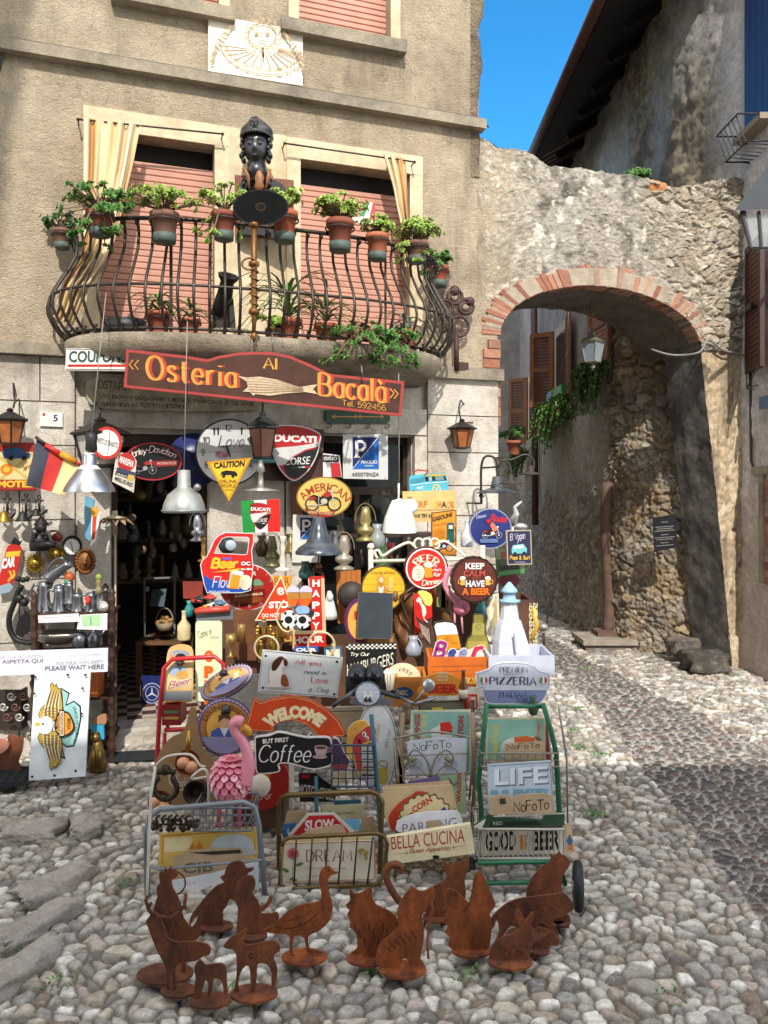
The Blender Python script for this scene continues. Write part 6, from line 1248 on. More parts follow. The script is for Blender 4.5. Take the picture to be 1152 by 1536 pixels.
# pizzeria board on white tray, lighthouse
m_blu=P_('c4cade')
wood_box('white_tray',733,984,832,1012,3.86,.30,M('b4b8c6',.5,var=.15),'white wooden tray behind the pizzeria board','tray')
s=Flat(830,440,3.78,3,4,C7);o=[(628,392),(640,392),(660,385),(700,370),(720,350),(760,338),(830,334),(900,340),(945,358),(965,380),(1000,388),(1025,400),(1027,470),(1012,485),(1010,510),(990,540),(975,560),(960,565),(705,562),(680,550),(665,510),(660,480),(632,468),(630,430)]
s.slab(o,.02,P_('e4e6ee'));s.poly(inset(o,5),P_('8f97b4'));s.poly(inset(o,9),P_('d2d6e4'));s.poly([(672,486),(1008,486),(1002,512),(984,538),(962,556),(706,553),(684,542),(672,512)],P_('7f8cb4'));s.line([(672,484),(1008,484)],3,WHT);dn=P_('3a4266')
s.serif('PREMIUM',dn,box=(752,360,905,392),wt=1.5);s.serif('QUALITY',P_('8088a0'),box=(775,396,880,404));s.serif('PIZZERIA',dn,quad=((698,412),(955,412),(955,462),(698,456)),wt=1.8);s.serif('ITALIAN',P_('39416a'),box=(752,496,896,526),wt=1.6);s.serif('FOOD',P_('39416a'),box=(845,530,902,554),wt=1.6)
for x in(668,988):s.ell(x,432,22,22,WHT);s.poly(oval(x,432,20,20,16,0,90,270),P_('3a8a60'));s.poly(oval(x,432,20,20,16,0,-90,90),P_('c04050'));s.rect(x-6,413,x+6,451,WHT)
s.build('pizzeria_sign','shaped pale blue PIZZERIA board over the green cart','sign')
lh=thing('toy_lighthouse',at(762,984,4.15),'white wooden toy lighthouse with pale blue dome','lighthouse');wl=M('c9cdd6',.5,var=.12);k=1/F*4.15
b=B();b.lathe([(27*k,0),(25*k,25*k),(20*k,46*k),(17*k,54*k)],at(764,984,4.15),wl,n=8,smooth=False);b.build('base',parent=lh);b=B();b.lathe([(15*k,0),(11*k,30*k)],at(764,931,4.15),wl,n=8,smooth=False);b.build('tower',parent=lh)
b=B();b.lathe([(16*k,0),(17*k,3*k),(10*k,4*k),(9*k,14*k),(13*k,15*k),(12*k,18*k),(2*k,30*k)],at(764,903,4.15),M('8fb4c8',.5),n=10);b.build('lantern_room',parent=lh)
s=Flat(785,945,4.05,30);s.slab([(772,950),(786,944),(798,985),(776,992)],.012,wl);s.build('white_lath','white lath leaning against the toy lighthouse','lath')
b=B();G=M('b8a050',.5,.3)
for q in range(5):b.tube([at(800+6*math.sin(q*1.3+t),905+t*9,4.4)for t in range(10)],.004,M('d8cfa8',.6),4)
b.tube([at(796,960,4.4),at(806,940,4.4),at(800,912,4.4)],.012,P_('d8a830'));b.build('cream_net_bag','cream net bag with a yellow handle right of the lighthouse','bag')
b=B();tp(b,[(817,978),(815,950)],4.4,.007,m_lan);tp(b,[(812,912),(817,905),(822,915),(820,940)],4.4,.004,m_lan);b.lathe([(.035,0),(.035,.01),(.02,.03),(.014,.05)],at(817,980,4.4),M('5a3f34',.5),n=14);b.lathe([(.02,0),(.03,.02),(.02,.04)],at(815,946,4.4),M('9a968e',.4,.6),n=14);b.build('candle_holder','thin metal candle holder at the right edge of the pile','candle holder')
# pink ornaments behind the caps
m_pk=M('d890a0',.5,var=.2);b=B();b.tube(catmull([tuple(at(x,y,4.38))for x,y in((676,850),(669,866),(668,880),(676,892),(686,905),(694,918))],4,False),[.016]*11+[.02]*10,m_pk,8);b.ball(at(692,912,4.4),(.05,.04,.045),M('c86a84',.7,var=.3,sc=30,bmp=.5));b.tube([at(692,920,4.4),at(694,950,4.4)],.006,m_pk);b.tube([at(682,918,4.4),at(682,950,4.4)],.006,m_pk);b.build('small_pink_flamingo','small pink flamingo ornament between the two bottle caps','ornament')
s=Flat(662,895,4.5);s.slab([(655,868),(668,872),(668,912),(655,910)],.012,P_('8a9a58'));s.slab([(662,878),(676,878),(676,915),(662,915)],.012,P_('a8783a'));s.build('book','green and tan book standing behind the red cap sign','book')
# car door sign and burger clock
s=Flat(450,450,4.5,6,0,E2)
o=[(150,480),(175,430),(215,395),(255,320),(300,215),(350,165),(420,135),(720,145),(722,250),(700,330),(715,500),(705,620),(690,760),(590,785),(220,785),(190,700),(165,580)]
win=[(295,358),(330,290),(380,205),(430,182),(660,186),(675,200),(655,365),(640,375)]
def slab_hole(s,o,h,th,mat):
 o,h=s._orient(o),s._orient(h);allp=o+h;tri=tessellate_polygon([[Vector((x,-y,0))for x,y in o],[Vector((x,-y,0))for x,y in h]]);n,m=len(o),len(h)
 fr=[s.pt(x,y)for x,y in allp];bk=[p-s.n*th for p in fr];s.add(fr,[s._fix(fr,t)for t in tri],mat);s.add(bk,[s._fix(bk,t)[::-1]for t in tri],mat)
 N_=n+m;s.add(fr+bk,[(i,(i-1)%n,N_+(i-1)%n,N_+i)for i in range(n)]+[(n+i,N_+n+i,N_+n+(i-1)%m,n+(i-1)%m)for i in range(m)],mat)
slab_hole(s,o,win,.016,P_('ca2420'));s.line(o,8,P_('dfe0e0'),True);s.line(win,7,P_('d8d4d0'),True);s.poly([(178,590),(260,640),(420,655),(600,705),(686,740),(684,756),(590,780),(224,780),(194,690)],P_('1f4fa8'))
s.hand('Beer',YEL,box=(258,400,560,528),wt=2.6,slant=.22);s.text('COLD',P_('5a6ad0'),box=(382,402,490,428),bold=.06);s.poly([(270,568),(420,542),(590,518),(530,555),(420,556)],YEL);s.hand('Flow',P_('e8d8e0'),box=(275,605,500,735),wt=1.0,slant=.3);s.text('SPECIAL AUGUST BAR',P_('c8d0e8'),box=(240,762,470,778),bold=.03);s.poly([(470,560),(610,560),(560,745),(440,735)],P_('e08f24'));s.line([(485,570),(455,730)],9,WHT);s.line([(600,570),(560,745)],8,P_('ecd8a8'));s.poly(cv((478,575),(500,550),(560,545),(612,565),(600,600),(540,590)),P_('ece6da'));s.poly(cv((575,640),(600,600),(660,595),(700,640),(690,710),(640,755),(575,720)),P_('e4d2b8'))
for q in range(4):s.line([(580,650+q*22),(625,655+q*22)],5,P_('b09070'))
s.text('OC',WHT,box=(588,448,690,490),bold=.05);s.text('on the',WHT,box=(585,515,710,540),bold=.05);s.build('car_door_sign','red and blue car door sign with beer lettering and hand','sign')
s=Flat(650,720,4.62,4,0,E2);s.slab(oval(650,725,300,250,48,0),.02,P_('d8d4d0'));s.ell(650,725,292,243,P_('a81f1a'),0,48);s.ell(650,800,210,140,P_('7a1512'))
for t,x,y in(('1',760,520),('2',870,575),('3',905,650),('5',795,890),('6',680,925),('7',565,925),('8',450,880)):s.serif(t,P_('e8b8a0'),box=(x-15,y-20,x+15,y+20),wt=1.2)
s.text('BURGER GRILLE',P_('e8d8a8'),quad=((520,810),(815,780),(825,805),(520,835)),bold=.03);s.poly(cv((690,690),(720,650),(770,640),(815,665),(826,700),(760,710)),P_('6f9a7a'));s.poly([(685,712),(830,702),(830,740),(690,760)],P_('8a3a24'));s.poly(cv((500,850),(600,830),(800,830),(820,870),(700,900),(540,890)),P_('8a4420'));s.text('R',P_('ecd8b8'),box=(720,555,752,598),bold=.05);s.build('red_burger_clock','round dark red clock with burgers behind the car door sign','clock')
# small things in the window of the car door
b=B();b.ball(at(341,818,4.75),(.055,.05,.055),M('2f3a40',.4,.2),14,9);b.lathe([(.03,0),(.034,.006),(.03,.012)],at(346,818,4.68),M('a8b8c0',.3),(.4,-1,0),14);b.build('chrome_headlamp','grey motorcycle headlamp seen through the car door window','headlamp')
# red triangle STOP, brass plate, HAPPY HOUR
s=Flat(1000,900,4.32,4,0,E2);o=[(1020,600),(735,1090),(1190,1075)];s.slab(o,.012,P_('ecdcc0'));s.poly(inset(o,12),P_('d0421e'));s.hand('e',P_('f0e0d0'),box=(975,725,1058,812),rot=-20,wt=2);s.text('STOP',WHT,quad=((890,880),(1160,872),(1160,950),(884,955)),bold=.05);s.text('DO NOT ENTER',P_('f0e4d8'),quad=((815,1010),(1160,1000),(1162,1050),(815,1052)),bold=.03);s.rect(775,1095,865,1160,P_('5c666c'));s.build('red_triangle_sign','orange red triangle STOP sign in the middle of the pile','sign')
s=Flat(420,875,4.5);s.slab([(409,864),(438,864),(434,885),(411,885)],.015,P_('d8922a'));s.text('BAR',P_('8a4a14'),box=(412,866,434,878));s.build('orange_label_plate','small orange plate behind the tip of the red triangle','plate')
s=Flat(420,750,4.3,4,0,E3);o=[(290,340),(310,315),(500,300),(500,380),(525,1050),(525,1240),(60,1235),(30,1080),(320,1045)]
s.slab([(290,320),(498,300),(525,1240),(90,1240),(60,1060),(325,1040)],.02,P_('c0251f'));s.line([(478,330),(500,1045)],46,P_('e0b088'));s.line([(0,1055),(520,1045)],46,P_('e8c49a'));s.line([(292,340),(298,430)],10,P_('e8d8d0'))
for ch,y in zip('HAPPY',(350,485,640,780,915)):s.text(ch,P_('ece0d4'),box=(340,y,440,y+95),bold=.05)
s.text('HOUR',P_('ecdcc8'),quad=((95,1105),(495,1090),(495,1180),(95,1205)),bold=.05);s.poly([(95,1235),(420,1230),(420,1300),(100,1310)],P_('2a5aa8'));s.text('OUR',WHT,box=(120,1255,400,1305),bold=.05);s.build('happy_hour_sign','red HAPPY HOUR arrow sign with cream border','sign')
gl=Flat(170,620,4.18,4,0,E3);gl2=thing('novelty_beer_glasses',gl.pt(170,720),'novelty spectacles shaped like two foaming beer mugs','spectacles')
for x in(85,255):
 b=Flat(170,620,4.18,4,0,E3);b.slab(cv((x-75,480),(x-40,440),(x+20,435),(x+75,470),(x+70,520),(x-70,520)),.012,P_('c8c0dc'));b.slab([(x-80,515),(x+80,515),(x+78,608),(x-76,608)],.010,P_('b07a34'));b.slab([(x-78,612),(x+72,612),(x+30,705),(x-65,695)],.010,P_('d8681e'));b.build('mug_lens',parent=gl2)
b=Flat(170,620,4.17,4,0,E3);b.slab([(150,600),(195,600),(190,690),(155,690)],.01,P_('d04a3a'));b.build('bridge',parent=gl2)
gl3=thing('novelty_ball_glasses',gl.pt(170,1020),'black and white novelty spectacles like two footballs','spectacles')
for x in(30,215):
 b=Flat(170,880,4.15,4,0,E3);b.slab(oval(x,880,105,120,26),.014,P_('dcdcda'));b.ell(x-5,885,52,50,BLK)
 for a in range(5):b.poly(oval(x+92*math.cos(a*1.256+.4),880+102*math.sin(a*1.256+.4),18,20,8),BLK)
 b.build('ball_lens',parent=gl3)
b=Flat(170,880,4.14,4,0,E3);b.slab(cv((120,740),(190,700),(290,720),(300,790),(230,800),(150,800)),.01,P_('8fb0d8'));b.slab(cv((290,790),(330,755),(370,790),(340,850),(300,840)),.01,P_('2a2a2e'));b.build('bridge',parent=gl3)
b=B();tp(b,[(424,945),(432,948),(440,945),(440,975)],4.12,.006,P_('c8b078'),True);tp(b,[(426,900),(414,925),(424,946)],4.12,.005,P_('d8c8a0'),True);b.build('wire_display_stand','bent wire stand holding the novelty spectacles','stand')
b=B();b.lathe([(.05,0),(.045,.03),(.03,.09),(.02,.12),(.01,.16)],at(494,928,4.45),M('d4d4d0',.6),n=14);b.ball(at(495,896,4.44),(.02,.03,.03),M('d4d4d0',.6));b.build('white_bird_figurine','small white plaster bird right of the HAPPY sign','figurine')
# open sign, opener boards, round trays
s=Flat(240,1150,4.2,4,0,E2);s.slab(rrect(95,1092,382,1960,30),.01,P_('d4dcb4',wear=.05));s.hand('Come in',P_('6b5a30'),box=(118,1180,272,1262),rot=-18,wt=1.3,slant=.2);s.text("WE'RE",P_('a8a890'),box=(255,1252,345,1284),bold=.02)
for ch,y in zip('OPEN',(1405,1575,1730,1860)):s.text(ch,P_('e0601c'),box=(190,y,290,y+130),bold=.07)
s.build('open_sign','pale green vertical sign saying come in we are OPEN','sign')
b=B();b.hexa([at(x,y,4.45)for x,y in((294,918),(350,914),(352,1030),(296,1030))]+[at(x,y,4.7)for x,y in((294,918),(350,914),(352,1030),(296,1030))],M('8a9098',.25,.4,var=.2));b.tube([at(293,917,4.43),at(345,913,4.43)],.02,P_('c84a3c'),6);b.build('glass_display_case','small glass display case with red rim behind the OPEN sign','display case')
rr=random.Random(2)
for q in range(9):
 c_=rr.choice(['c8322a','d8d0c0','2a2a2c','c89a3a','4a6a8a']);p=at(rr.uniform(292,330),rr.uniform(893,915),4.5);b=B();b.ball(p,(.045,.022,.012),P_(c_),10,6);b.ball(p+Vector((.004,0,.010)),(.022,.018,.012),P_(c_),9,6)
 for x in(-.024,.024):b.lathe([(.009,-.004),(.009,.004)],p+Vector((x,-.02,-.008)),BLK,(0,1,0),9)
 b.build('toy_car','tiny toy car heaped on the glass display case','toy car','toy cars on the display case')
b=B();b.hexa([at(x,y,4.7)for x,y in((274,872),(304,872),(304,898),(275,898))]+[at(x,y,4.8)for x,y in((274,872),(304,872),(304,898),(275,898))],M('8a3024',.6,var=.3));b.build('red_wooden_box','small red wooden box left of the car door sign','box')
m_brass=M('b8923e',.3,.8,var=.25);m_cop=M('b87a5a',.3,.7,var=.2)
s=Flat(970,700,4.0,2,0,C4);s.slab(cv((905,570),(940,535),(1000,532),(1040,565),(1042,700),(1036,830),(960,836),(884,828),(895,700)),.015,P_('e0b070'));s.poly([(900,600),(1038,600),(1034,775),(892,770)],P_('e8c48a'));s.text('OPENER',P_('6f9ac8'),arc=(970,640,62,85,-46,46),bold=.03);s.ell(975,600,30,24,m_blk);s.tube([s.pt(955,618,.012),s.pt(975,640,.02),s.pt(995,618,.012)],.010,m_blk,6);s.ell(960,670,48,30,P_('a8c0d8'));s.ell(985,690,34,22,P_('d8a858'));s.hand('Beer',WHT,quad=((905,725),(1042,690),(1040,740),(905,772)),wt=2.4,slant=.25);s.hand('Beer',P_('b0303a'),quad=((908,728),(1038,697),(1036,736),(908,768)),wt=1.2,slant=.25);s.poly([(884,780),(1036,778),(1036,832),(884,826)],P_('8f949a'));s.build('beer_opener_board','cream wall bottle opener board with Beer lettering','sign')
def tray(cx,cy,rx,ry,rot,Y,pitch,label,crop):
 s=Flat(cx,cy,Y,4,pitch,crop);s.slab(oval(cx,cy,rx,ry,48,rot),.02,P_('5a4668'));s.ell(cx,cy,rx*.97,ry*.97,P_('a08fb0'),rot,44);s.ell(cx,cy,rx*.92,ry*.92,P_('7a5f8a'),rot,44);s.ell(cx,cy,rx*.85,ry*.85,P_('c88f4a'),rot,44)
 c,n_=math.cos(math.radians(rot)),math.sin(math.radians(rot));T_=lambda x,y:(cx+(x*rx)*c-(y*ry)*n_,cy+(x*rx)*n_+(y*ry)*c)
 for k in range(40):
  a=k*math.pi/20;s.ell(*T_(.94*math.cos(a),.94*math.sin(a)),rx*.035,ry*.02,P_('d8c8d8'),rot+math.degrees(a),8)
 s.poly([T_(.62*math.cos(q*.3142),.62*math.sin(q*.3142))for q in range(20)],P_('d8a24a'));s.poly([T_(x,y)for x,y in((-.5,.5),(-.45,.1),(-.2,-.02),(.2,-.02),(.45,.1),(.5,.5))],P_('3f5a98'));s.poly([T_(x,y)for x,y in((-.16,-.02),(0,.3),(.16,-.02))],P_('d8d8dc'));s.ell(*T_(0,-.2),rx*.17,ry*.2,P_('d8aa84'),rot,20);s.poly([T_(x,y)for x,y in((-.2,-.2),(-.2,-.42),(0,-.48),(.2,-.42),(.2,-.28),(0,-.34))],P_('5a3a24'))
 s.poly([T_(x,y)for x,y in((.2,.2),(.38,-.2),(.5,-.2),(.48,.2))],P_('e8d8a8'));s.poly([T_(.86*math.cos(q*math.pi/18+.35),.86*math.sin(q*math.pi/18+.35))for q in range(15)],P_('8a86a8'))
 f=lambda u,v:T_((.66+.16*v)*math.sin(math.radians(-70+140*u)),-(.66+.16*v)*math.cos(math.radians(-70+140*u)));sh,bd=font_text('DRINK BEER',.02);s._map(sh,bd,f,P_('6b3a1c'),0)
 p=T_(.05,-.62);s.ball(s.pt(*p,.012),.024,m_blk,10,6);s.tube([s.pt(p[0]-rx*.12,p[1]+ry*.12,.02),s.pt(*p,.03),s.pt(p[0]+rx*.12,p[1]+ry*.12,.02)],.010,m_blk,6)
 s.build('round_beer_tray',label,'tray','round metal beer trays')
tray(447,140,138,62,-28,3.85,35,'tilted round beer tray leaning back above the other tray',C8)
tray(440,355,138,142,0,3.66,8,'upright round beer tray with sailor behind the flamingo',C8)
# dog sign, welcome arrow, coffee board
s=Flat(800,130,3.72,2,2,C8);o=[(620,-18),(1006,20),(978,214),(596,186)];s.slab(o,.008,P_('cfd4d2'));s.line(inset(o,6),3,P_('5a5c5c'),True)
for x,y in((636,12),(622,165),(978,40),(964,195)):s.ell(x,y,6,6,BLK)
s.serif('All you',P_('c8302a'),quad=((778,28),(904,38),(900,66),(776,56)),wt=1.5);s.hand('need is',BLK,quad=((820,76),(928,84),(926,104),(818,98)),slant=.25,wt=1.1,contrast=.5);s.serif('Love',P_('c8302a'),quad=((854,110),(936,118),(934,146),(852,140)),wt=1.5);s.hand('a  Dog',BLK,quad=((842,158),(942,164),(938,194),(840,190)),slant=.25,wt=1.1,contrast=.5)
s.poly(cv((660,70),(672,40),(700,25),(725,22),(738,40),(735,60),(715,70),(722,95),(738,120),(744,150),(740,164),(690,160),(640,160),(638,150),(655,140),(652,105)),P_('e4ded6'));s.poly(cv((664,62),(676,35),(705,14),(722,20),(712,40),(700,60),(684,80),(668,82)),P_('4a2416'));s.poly(cv((722,22),(738,32),(742,52),(730,60),(722,48)),P_('5a2c1a'));s.poly(cv((716,100),(735,108),(746,140),(742,160),(720,156),(708,140)),P_('8a4a2a'));s.ell(732,56,5,4,BLK);s.poly([(640,160),(760,158),(758,166),(645,168)],P_('b0aca8'));s.build('dog_sign','white plate with a puppy and words about love and a dog','sign')
s=Flat(770,300,3.52,2,4,C8);o=[(535,372),(578,210),(612,236),(660,218),(760,202),(850,222),(930,268),(985,320),(1020,385),(1010,400),(890,408),(870,378),(820,338),(760,322),(705,330),(672,355),(676,378)]
s.slab(o,.025,P_('b0471e'));s.poly(inset(o,5),P_('e0b070'));s.poly(inset(o,8),P_('c8441a',wear=.1));s.text('WELCOME',P_('ecdcae'),arc=(776,478,165,228,-45,43),bold=.07);s.build('welcome_arrow_sign','curved orange arrow sign reading WELCOME','sign')
s=Flat(770,480,3.42,2,4,C8);o=cv((582,420),(590,400),(650,392),(700,376),(780,392),(840,402),(890,400),(945,408),(953,470),(952,530),(920,548),(860,558),(790,540),(750,530),(700,532),(704,560),(690,572),(620,580),(590,568),(584,500));s.slab(o,.02,P_('d8d4d0'));s.poly(inset(o,6),P_('141416'));s.text('BUT FIRST',P_('e4e0da'),quad=((620,412),(746,402),(746,424),(622,434)),bold=.03);s.hand('Coffee',P_('e4e0da'),box=(602,438,856,524),wt=.95,slant=.25,contrast=.6)
s.poly(cv((870,448),(900,440),(930,448),(926,480),(905,495),(882,490)),P_('b89aa0'));s.ring(932,462,10,12,4,P_('b89aa0'));s.ell(896,496,36,10,P_('a88a90'));s.ell(900,452,26,8,P_('5a3a30'));s.line([(838,400),(846,384),(858,380)],7,P_('d8d4d0'));s.build('coffee_sign','black wavy sign reading BUT FIRST Coffee with a cup','sign')
# hamburger sign, field glasses, speedometer clock, surfboard, hot dog figures
s=Flat(97,320,3.95,2,0,C7);s.slab([(-75,238),(196,230),(195,520),(-78,520)],.012,P_('1b1d1b'))
for i in range(22):
 for j in range(3):
  if(i+j)%2:s.rect(-74+i*12.2,240+j*9-i*.35,-62+i*12.2,249+j*9-i*.35,P_('dcd8cc'))
s.hand('Try Our',P_('e4e0d0'),box=(-50,278,52,304),slant=.2,wt=1.6);s.text('HAMBURGERS',P_('e0dcc8'),quad=((-70,345),(180,278),(180,345),(-70,408)),bold=.0);s.poly([(132,390),(180,390),(168,485),(144,485)],P_('ded8c8'));s.poly(cv((128,390),(140,368),(156,362),(172,368),(184,390)),P_('ece8dc'));s.line([(146,396),(150,480)],3,P_('6b6858'));s.line([(164,396),(160,480)],3,P_('6b6858'));s.ell(156,360,6,6,RED)
for x in range(0,130,13):s.rect(x,500+(x//13%2)*8,x+13,508+(x//13%2)*8,P_('dcd8cc'))
s.build('hamburgers_sign','black HAMBURGERS sign with checkered border and milkshake','sign')
b=B();m_bin=M('2c3036',.45,var=.2)
for x in(535,561):b.lathe([(.028,0),(.045,.01),(.045,.09),(.03,.12)],at(x,1017,3.68),m_bin,(0,1,.1),18);b.lathe([(.0,-.001),(.034,-.002),(.034,.002)],at(x,1017,3.68),M('14181e',.1),(0,-1,-.1),16)
b.box(at(548,1016,3.76),(.05,.05,.05),m_bin);b.build('binoculars','old black field glasses below the hamburgers sign','binoculars')
s=Flat(40,505,3.62,2,8,C7);s.slab([(-55,560),(-58,545),(-30,530),(110,525),(175,548),(165,565),(40,575)],.02,P_('5c6068'));s.slab(oval(42,508,70,66,36),.03,P_('6f7884'));s.ell(42,508,63,59,P_('c8d0dc'),0,36)
for k in range(12):a=k*math.pi/6;s.line([(42+48*math.sin(a),508-45*math.cos(a)),(42+58*math.sin(a),508-54*math.cos(a))],3,P_('6f7a90'))
s.poly(cv((22,492),(42,498),(64,492),(66,530),(42,556),(20,530)),P_('e8e8e8'));s.text('US',BLK,box=(34,498,52,508));s.text('66',BLK,box=(22,520,64,552),bold=.06);s.build('speedometer_clock','round pale clock with shield and number 66','clock')
s=Flat(680,780,3.62,2,0,E6);o=cv((440,480),(500,330),(600,245),(690,222),(780,260),(870,400),(930,640),(935,900),(890,1180),(800,1360),(560,1360),(470,1100),(440,760));s.slab(o,.02,P_('dfe3e4',wear=.03));s.line(inset(o,16),10,P_('4f7496'),True);s.hand('OPEN 24H',P_('7a7a7a'),box=(690,670,935,715),rot=-78,wt=1.1);s.hand('SNACKS',P_('b06a60'),box=(560,600,800,640),rot=-80,wt=1.1);s.poly(cv((670,1095),(740,1080),(800,1100),(800,1270),(690,1280),(665,1180)),P_('d0c058'));s.line(cv((680,1000),(760,985),(800,1010),(800,1090),(770,1060),(720,1050)),14,P_('a8845a'));s.build('oval_surfboard_sign','white surfboard shaped sign with blue line behind the hot dog','sign')
s=Flat(480,780,3.52,2,0,E6);o=cv((280,590),(330,510),(420,460),(510,455),(545,500),(640,540),(660,610),(630,700),(560,750),(480,790),(470,920),(480,1100),(400,1120),(360,1000),(260,880),(270,720));s.slab(o,.015,P_('e0b258'));s.poly(cv((300,590),(350,520),(440,470),(520,480),(480,550),(380,620),(330,720),(300,800)),P_('e0a04a'));s.poly(cv((345,760),(380,660),(460,590),(540,530),(600,530),(650,570),(645,640),(590,700),(500,740),(460,790),(462,900),(465,1090),(410,1100),(385,960),(350,850)),P_('c8404a'))
s.ell(500,630,30,36,WHT,-15,20);s.ell(540,680,22,26,WHT,-15,20);s.ell(494,634,12,18,BLK);s.ell(534,684,9,12,BLK);s.poly(cv((415,710),(430,690),(455,720),(450,760),(425,745)),P_('5a1420'));s.build('hot_dog_sign','smiling hot dog cut-out sign in the wire basket','sign')
s=Flat(190,950,3.5,2,0,E6);o=cv((75,720),(120,680),(180,740),(240,880),(320,1000),(300,1060),(340,1120),(200,1160),(80,1150));s.slab(o,.015,P_('d8d0d0'));s.poly(inset(cv((80,730),(120,690),(175,750),(235,890),(310,1000),(210,1080),(80,1090)),3),P_('5c3a5a'));s.poly([(85,1030),(290,1030),(270,1110),(85,1120)],P_('a84a58'));s.build('cola_cup_sign','dark purple cup cut-out sign beside the hot dog','sign')
s=Flat(470,1200,3.46,0,0,E6)
for q in range(7):s.slab(cv((80+q*80,1200),(140+q*78,1150),(190+q*70,1210),(170+q*70,1300),(100+q*78,1290)),.006,P_(['d8c8a8','c8a888','e0d4c0','b8a088','dcc8a0','d0b090','e4d8c8'][q]),off=-.02*q)
s.build('cutout_signs_in_basket','lower ends of paper cut-out signs packed in the wire basket','paper')
# egg board: wooden cutting board with copper pans and eggs, iron knockers
s=Flat(450,350,3.6,-4,6,E5);o=cv((380,40),(400,-55),(420,-115),(450,-120),(470,-80),(480,60),(540,300),(640,420),(640,800),(300,860),(90,760),(60,520),(120,320),(220,180),(330,120));s.slab(o,.02,M('8f6f4a',.6,var=.3,sc=6));s.build('cutting_board','long handled brown wooden board behind the copper pans','board')
for(cx,cy,r,hx,hy,lab)in((400,400,125,415,95,'copper pan with eggs, brass handle pointing up'),(135,780,112,None,None,'copper pan with eggs at lower left, above the grey cart')):
 s=Flat(cx,cy,3.5,0,6,E5);rt=thing('copper_pan',s.pt(cx,cy),lab,'pan','copper egg pans');k=s.px(1)
 b=B();b.lathe([(r*k*.85,-.02),(r*k,.015),(r*k*1.02,.02),(r*k*.96,.018),(r*k*.84,-.005),(0.001,-.006)],s.pt(cx,cy),m_cop,s.n,28,cap=False);b.build('pan',parent=rt)
 for ex,ey in((-40,5),(35,45)):
  b=B();b.ball(s.pt(cx+ex,cy+ey,.014),(.030,.026,.027),M('d89a70',.5,var=.1),14,9);b.build('egg',parent=rt)
 if hx:b=B();b.tube([s.pt(hx,hy,.015),s.pt(cx,cy-r*.8,.015)],[.009,.013],m_brass,7);b.build('handle',parent=rt)
m_bz=M('3a2e22',.4,.5,var=.3);s=Flat(190,600,3.44,0,6,E5);b=B();b.tube(catmull([tuple(s.pt(x,y,.02))for x,y in((110,560),(82,620),(105,700),(185,750),(270,715),(300,640),(262,550))],5,False),.013,m_bz,8)
for x,y,r in((190,470,.024),(130,490,.014),(265,490,.014),(120,555,.012),(262,545,.012),(182,735,.016)):b.ball(s.pt(x,y,.02),r,m_bz)
b.tube([s.pt(130,490,.02),s.pt(190,475,.03),s.pt(265,490,.02)],.012,m_bz,7);b.build('iron_door_knocker','dark iron ring door knocker in front of the copper pans','door knocker')
s=Flat(470,690,3.42,0,10,E5);b=B();k=s.px(1);b.lathe([(.001,-.03),(60*k,-.025),(66*k,.0),(95*k,.005),(108*k,.02),(118*k,.012),(118*k,-.02)],s.pt(470,690),m_bz,s.n,26,cap=False);b.build('dark_bronze_bowl','dark round bronze dish in front of the wooden board','dish')
s=Flat(330,560,3.5,0,6,E5);m_wi=M('cfc8b8',.5,var=.15)
for rr_,w in((112,12),(70,8),(38,8)):s.tube([s.pt(330+rr_*math.cos(q*.21),560+rr_*math.sin(q*.21),.0)for q in range(30)],s.px(w)/2,m_wi,5,True)
for q in range(18):a=q*.349;s.tube([s.pt(330+38*math.cos(a),560+38*math.sin(a)),s.pt(330+112*math.cos(a),560+112*math.sin(a))],s.px(8)/2,m_wi,4)
s.build('cream_iron_trivet','cream cast iron round trivet between pan and door knocker','trivet')
b=B();b.tube(catmull([tuple(at(x,y,3.4))for x,y in((232,1150),(250,1135),(285,1132),(300,1148),(308,1150))],4,False),.006,m_wi,5);tp(b,[(313,1250),(313,1170),(306,1154),(294,1160),(289,1168),(312,1165)],3.38,.007,m_wi,True,5);b.build('cream_wire_hook','cream bent wire hook rising from the grey cart','hook')
# flamingo
fl=thing('pink_flamingo',at(350,1250,3.32),'large pink metal flamingo with petal feathers','ornament');Yf=3.32;kf=1/F*Yf
m_p1,m_p2,m_p3=M('e08a9c',.45,var=.15),M('d0506e',.45,var=.15),M('ecb0ba',.45,var=.1)
b=B();b.ball(at(346,1168,Yf),(27*kf,24*kf,30*kf),m_p2,18,12);rr=random.Random(4)
for i in range(9):
 for q in range(13):
  th_,ph=.35+i*.29,q*.483+(i%2)*.24;d=Vector((math.sin(th_)*math.cos(ph),math.sin(th_)*math.sin(ph),math.cos(th_)));c=at(346,1168,Yf)+Vector((d.x*28*kf,d.y*25*kf,d.z*31*kf));
  if d.y>.5:continue
  dn=Vector((d.x*.2,d.y*.2,-1));t_=(dn-d*dn.dot(d)).normalized();w_=d.cross(t_);L_=.028
  pts=[c-t_*L_*.3,c+w_*L_*.55+d*.003,c+t_*L_*.45+w_*L_*.5+d*.010,c+t_*L_*.8+d*.014,c+t_*L_*.45-w_*L_*.5+d*.010,c-w_*L_*.55+d*.003]
  b.add(pts,[(0,1,2,3,4,5)],m_p1 if rr.random()<.6 else m_p3);b.add([c-t_*L_*.2+d*.012,c+w_*.006+d*.014,c+t_*L_*.2+d*.016,c-w_*.006+d*.014],[(0,1,2,3)],m_p2)
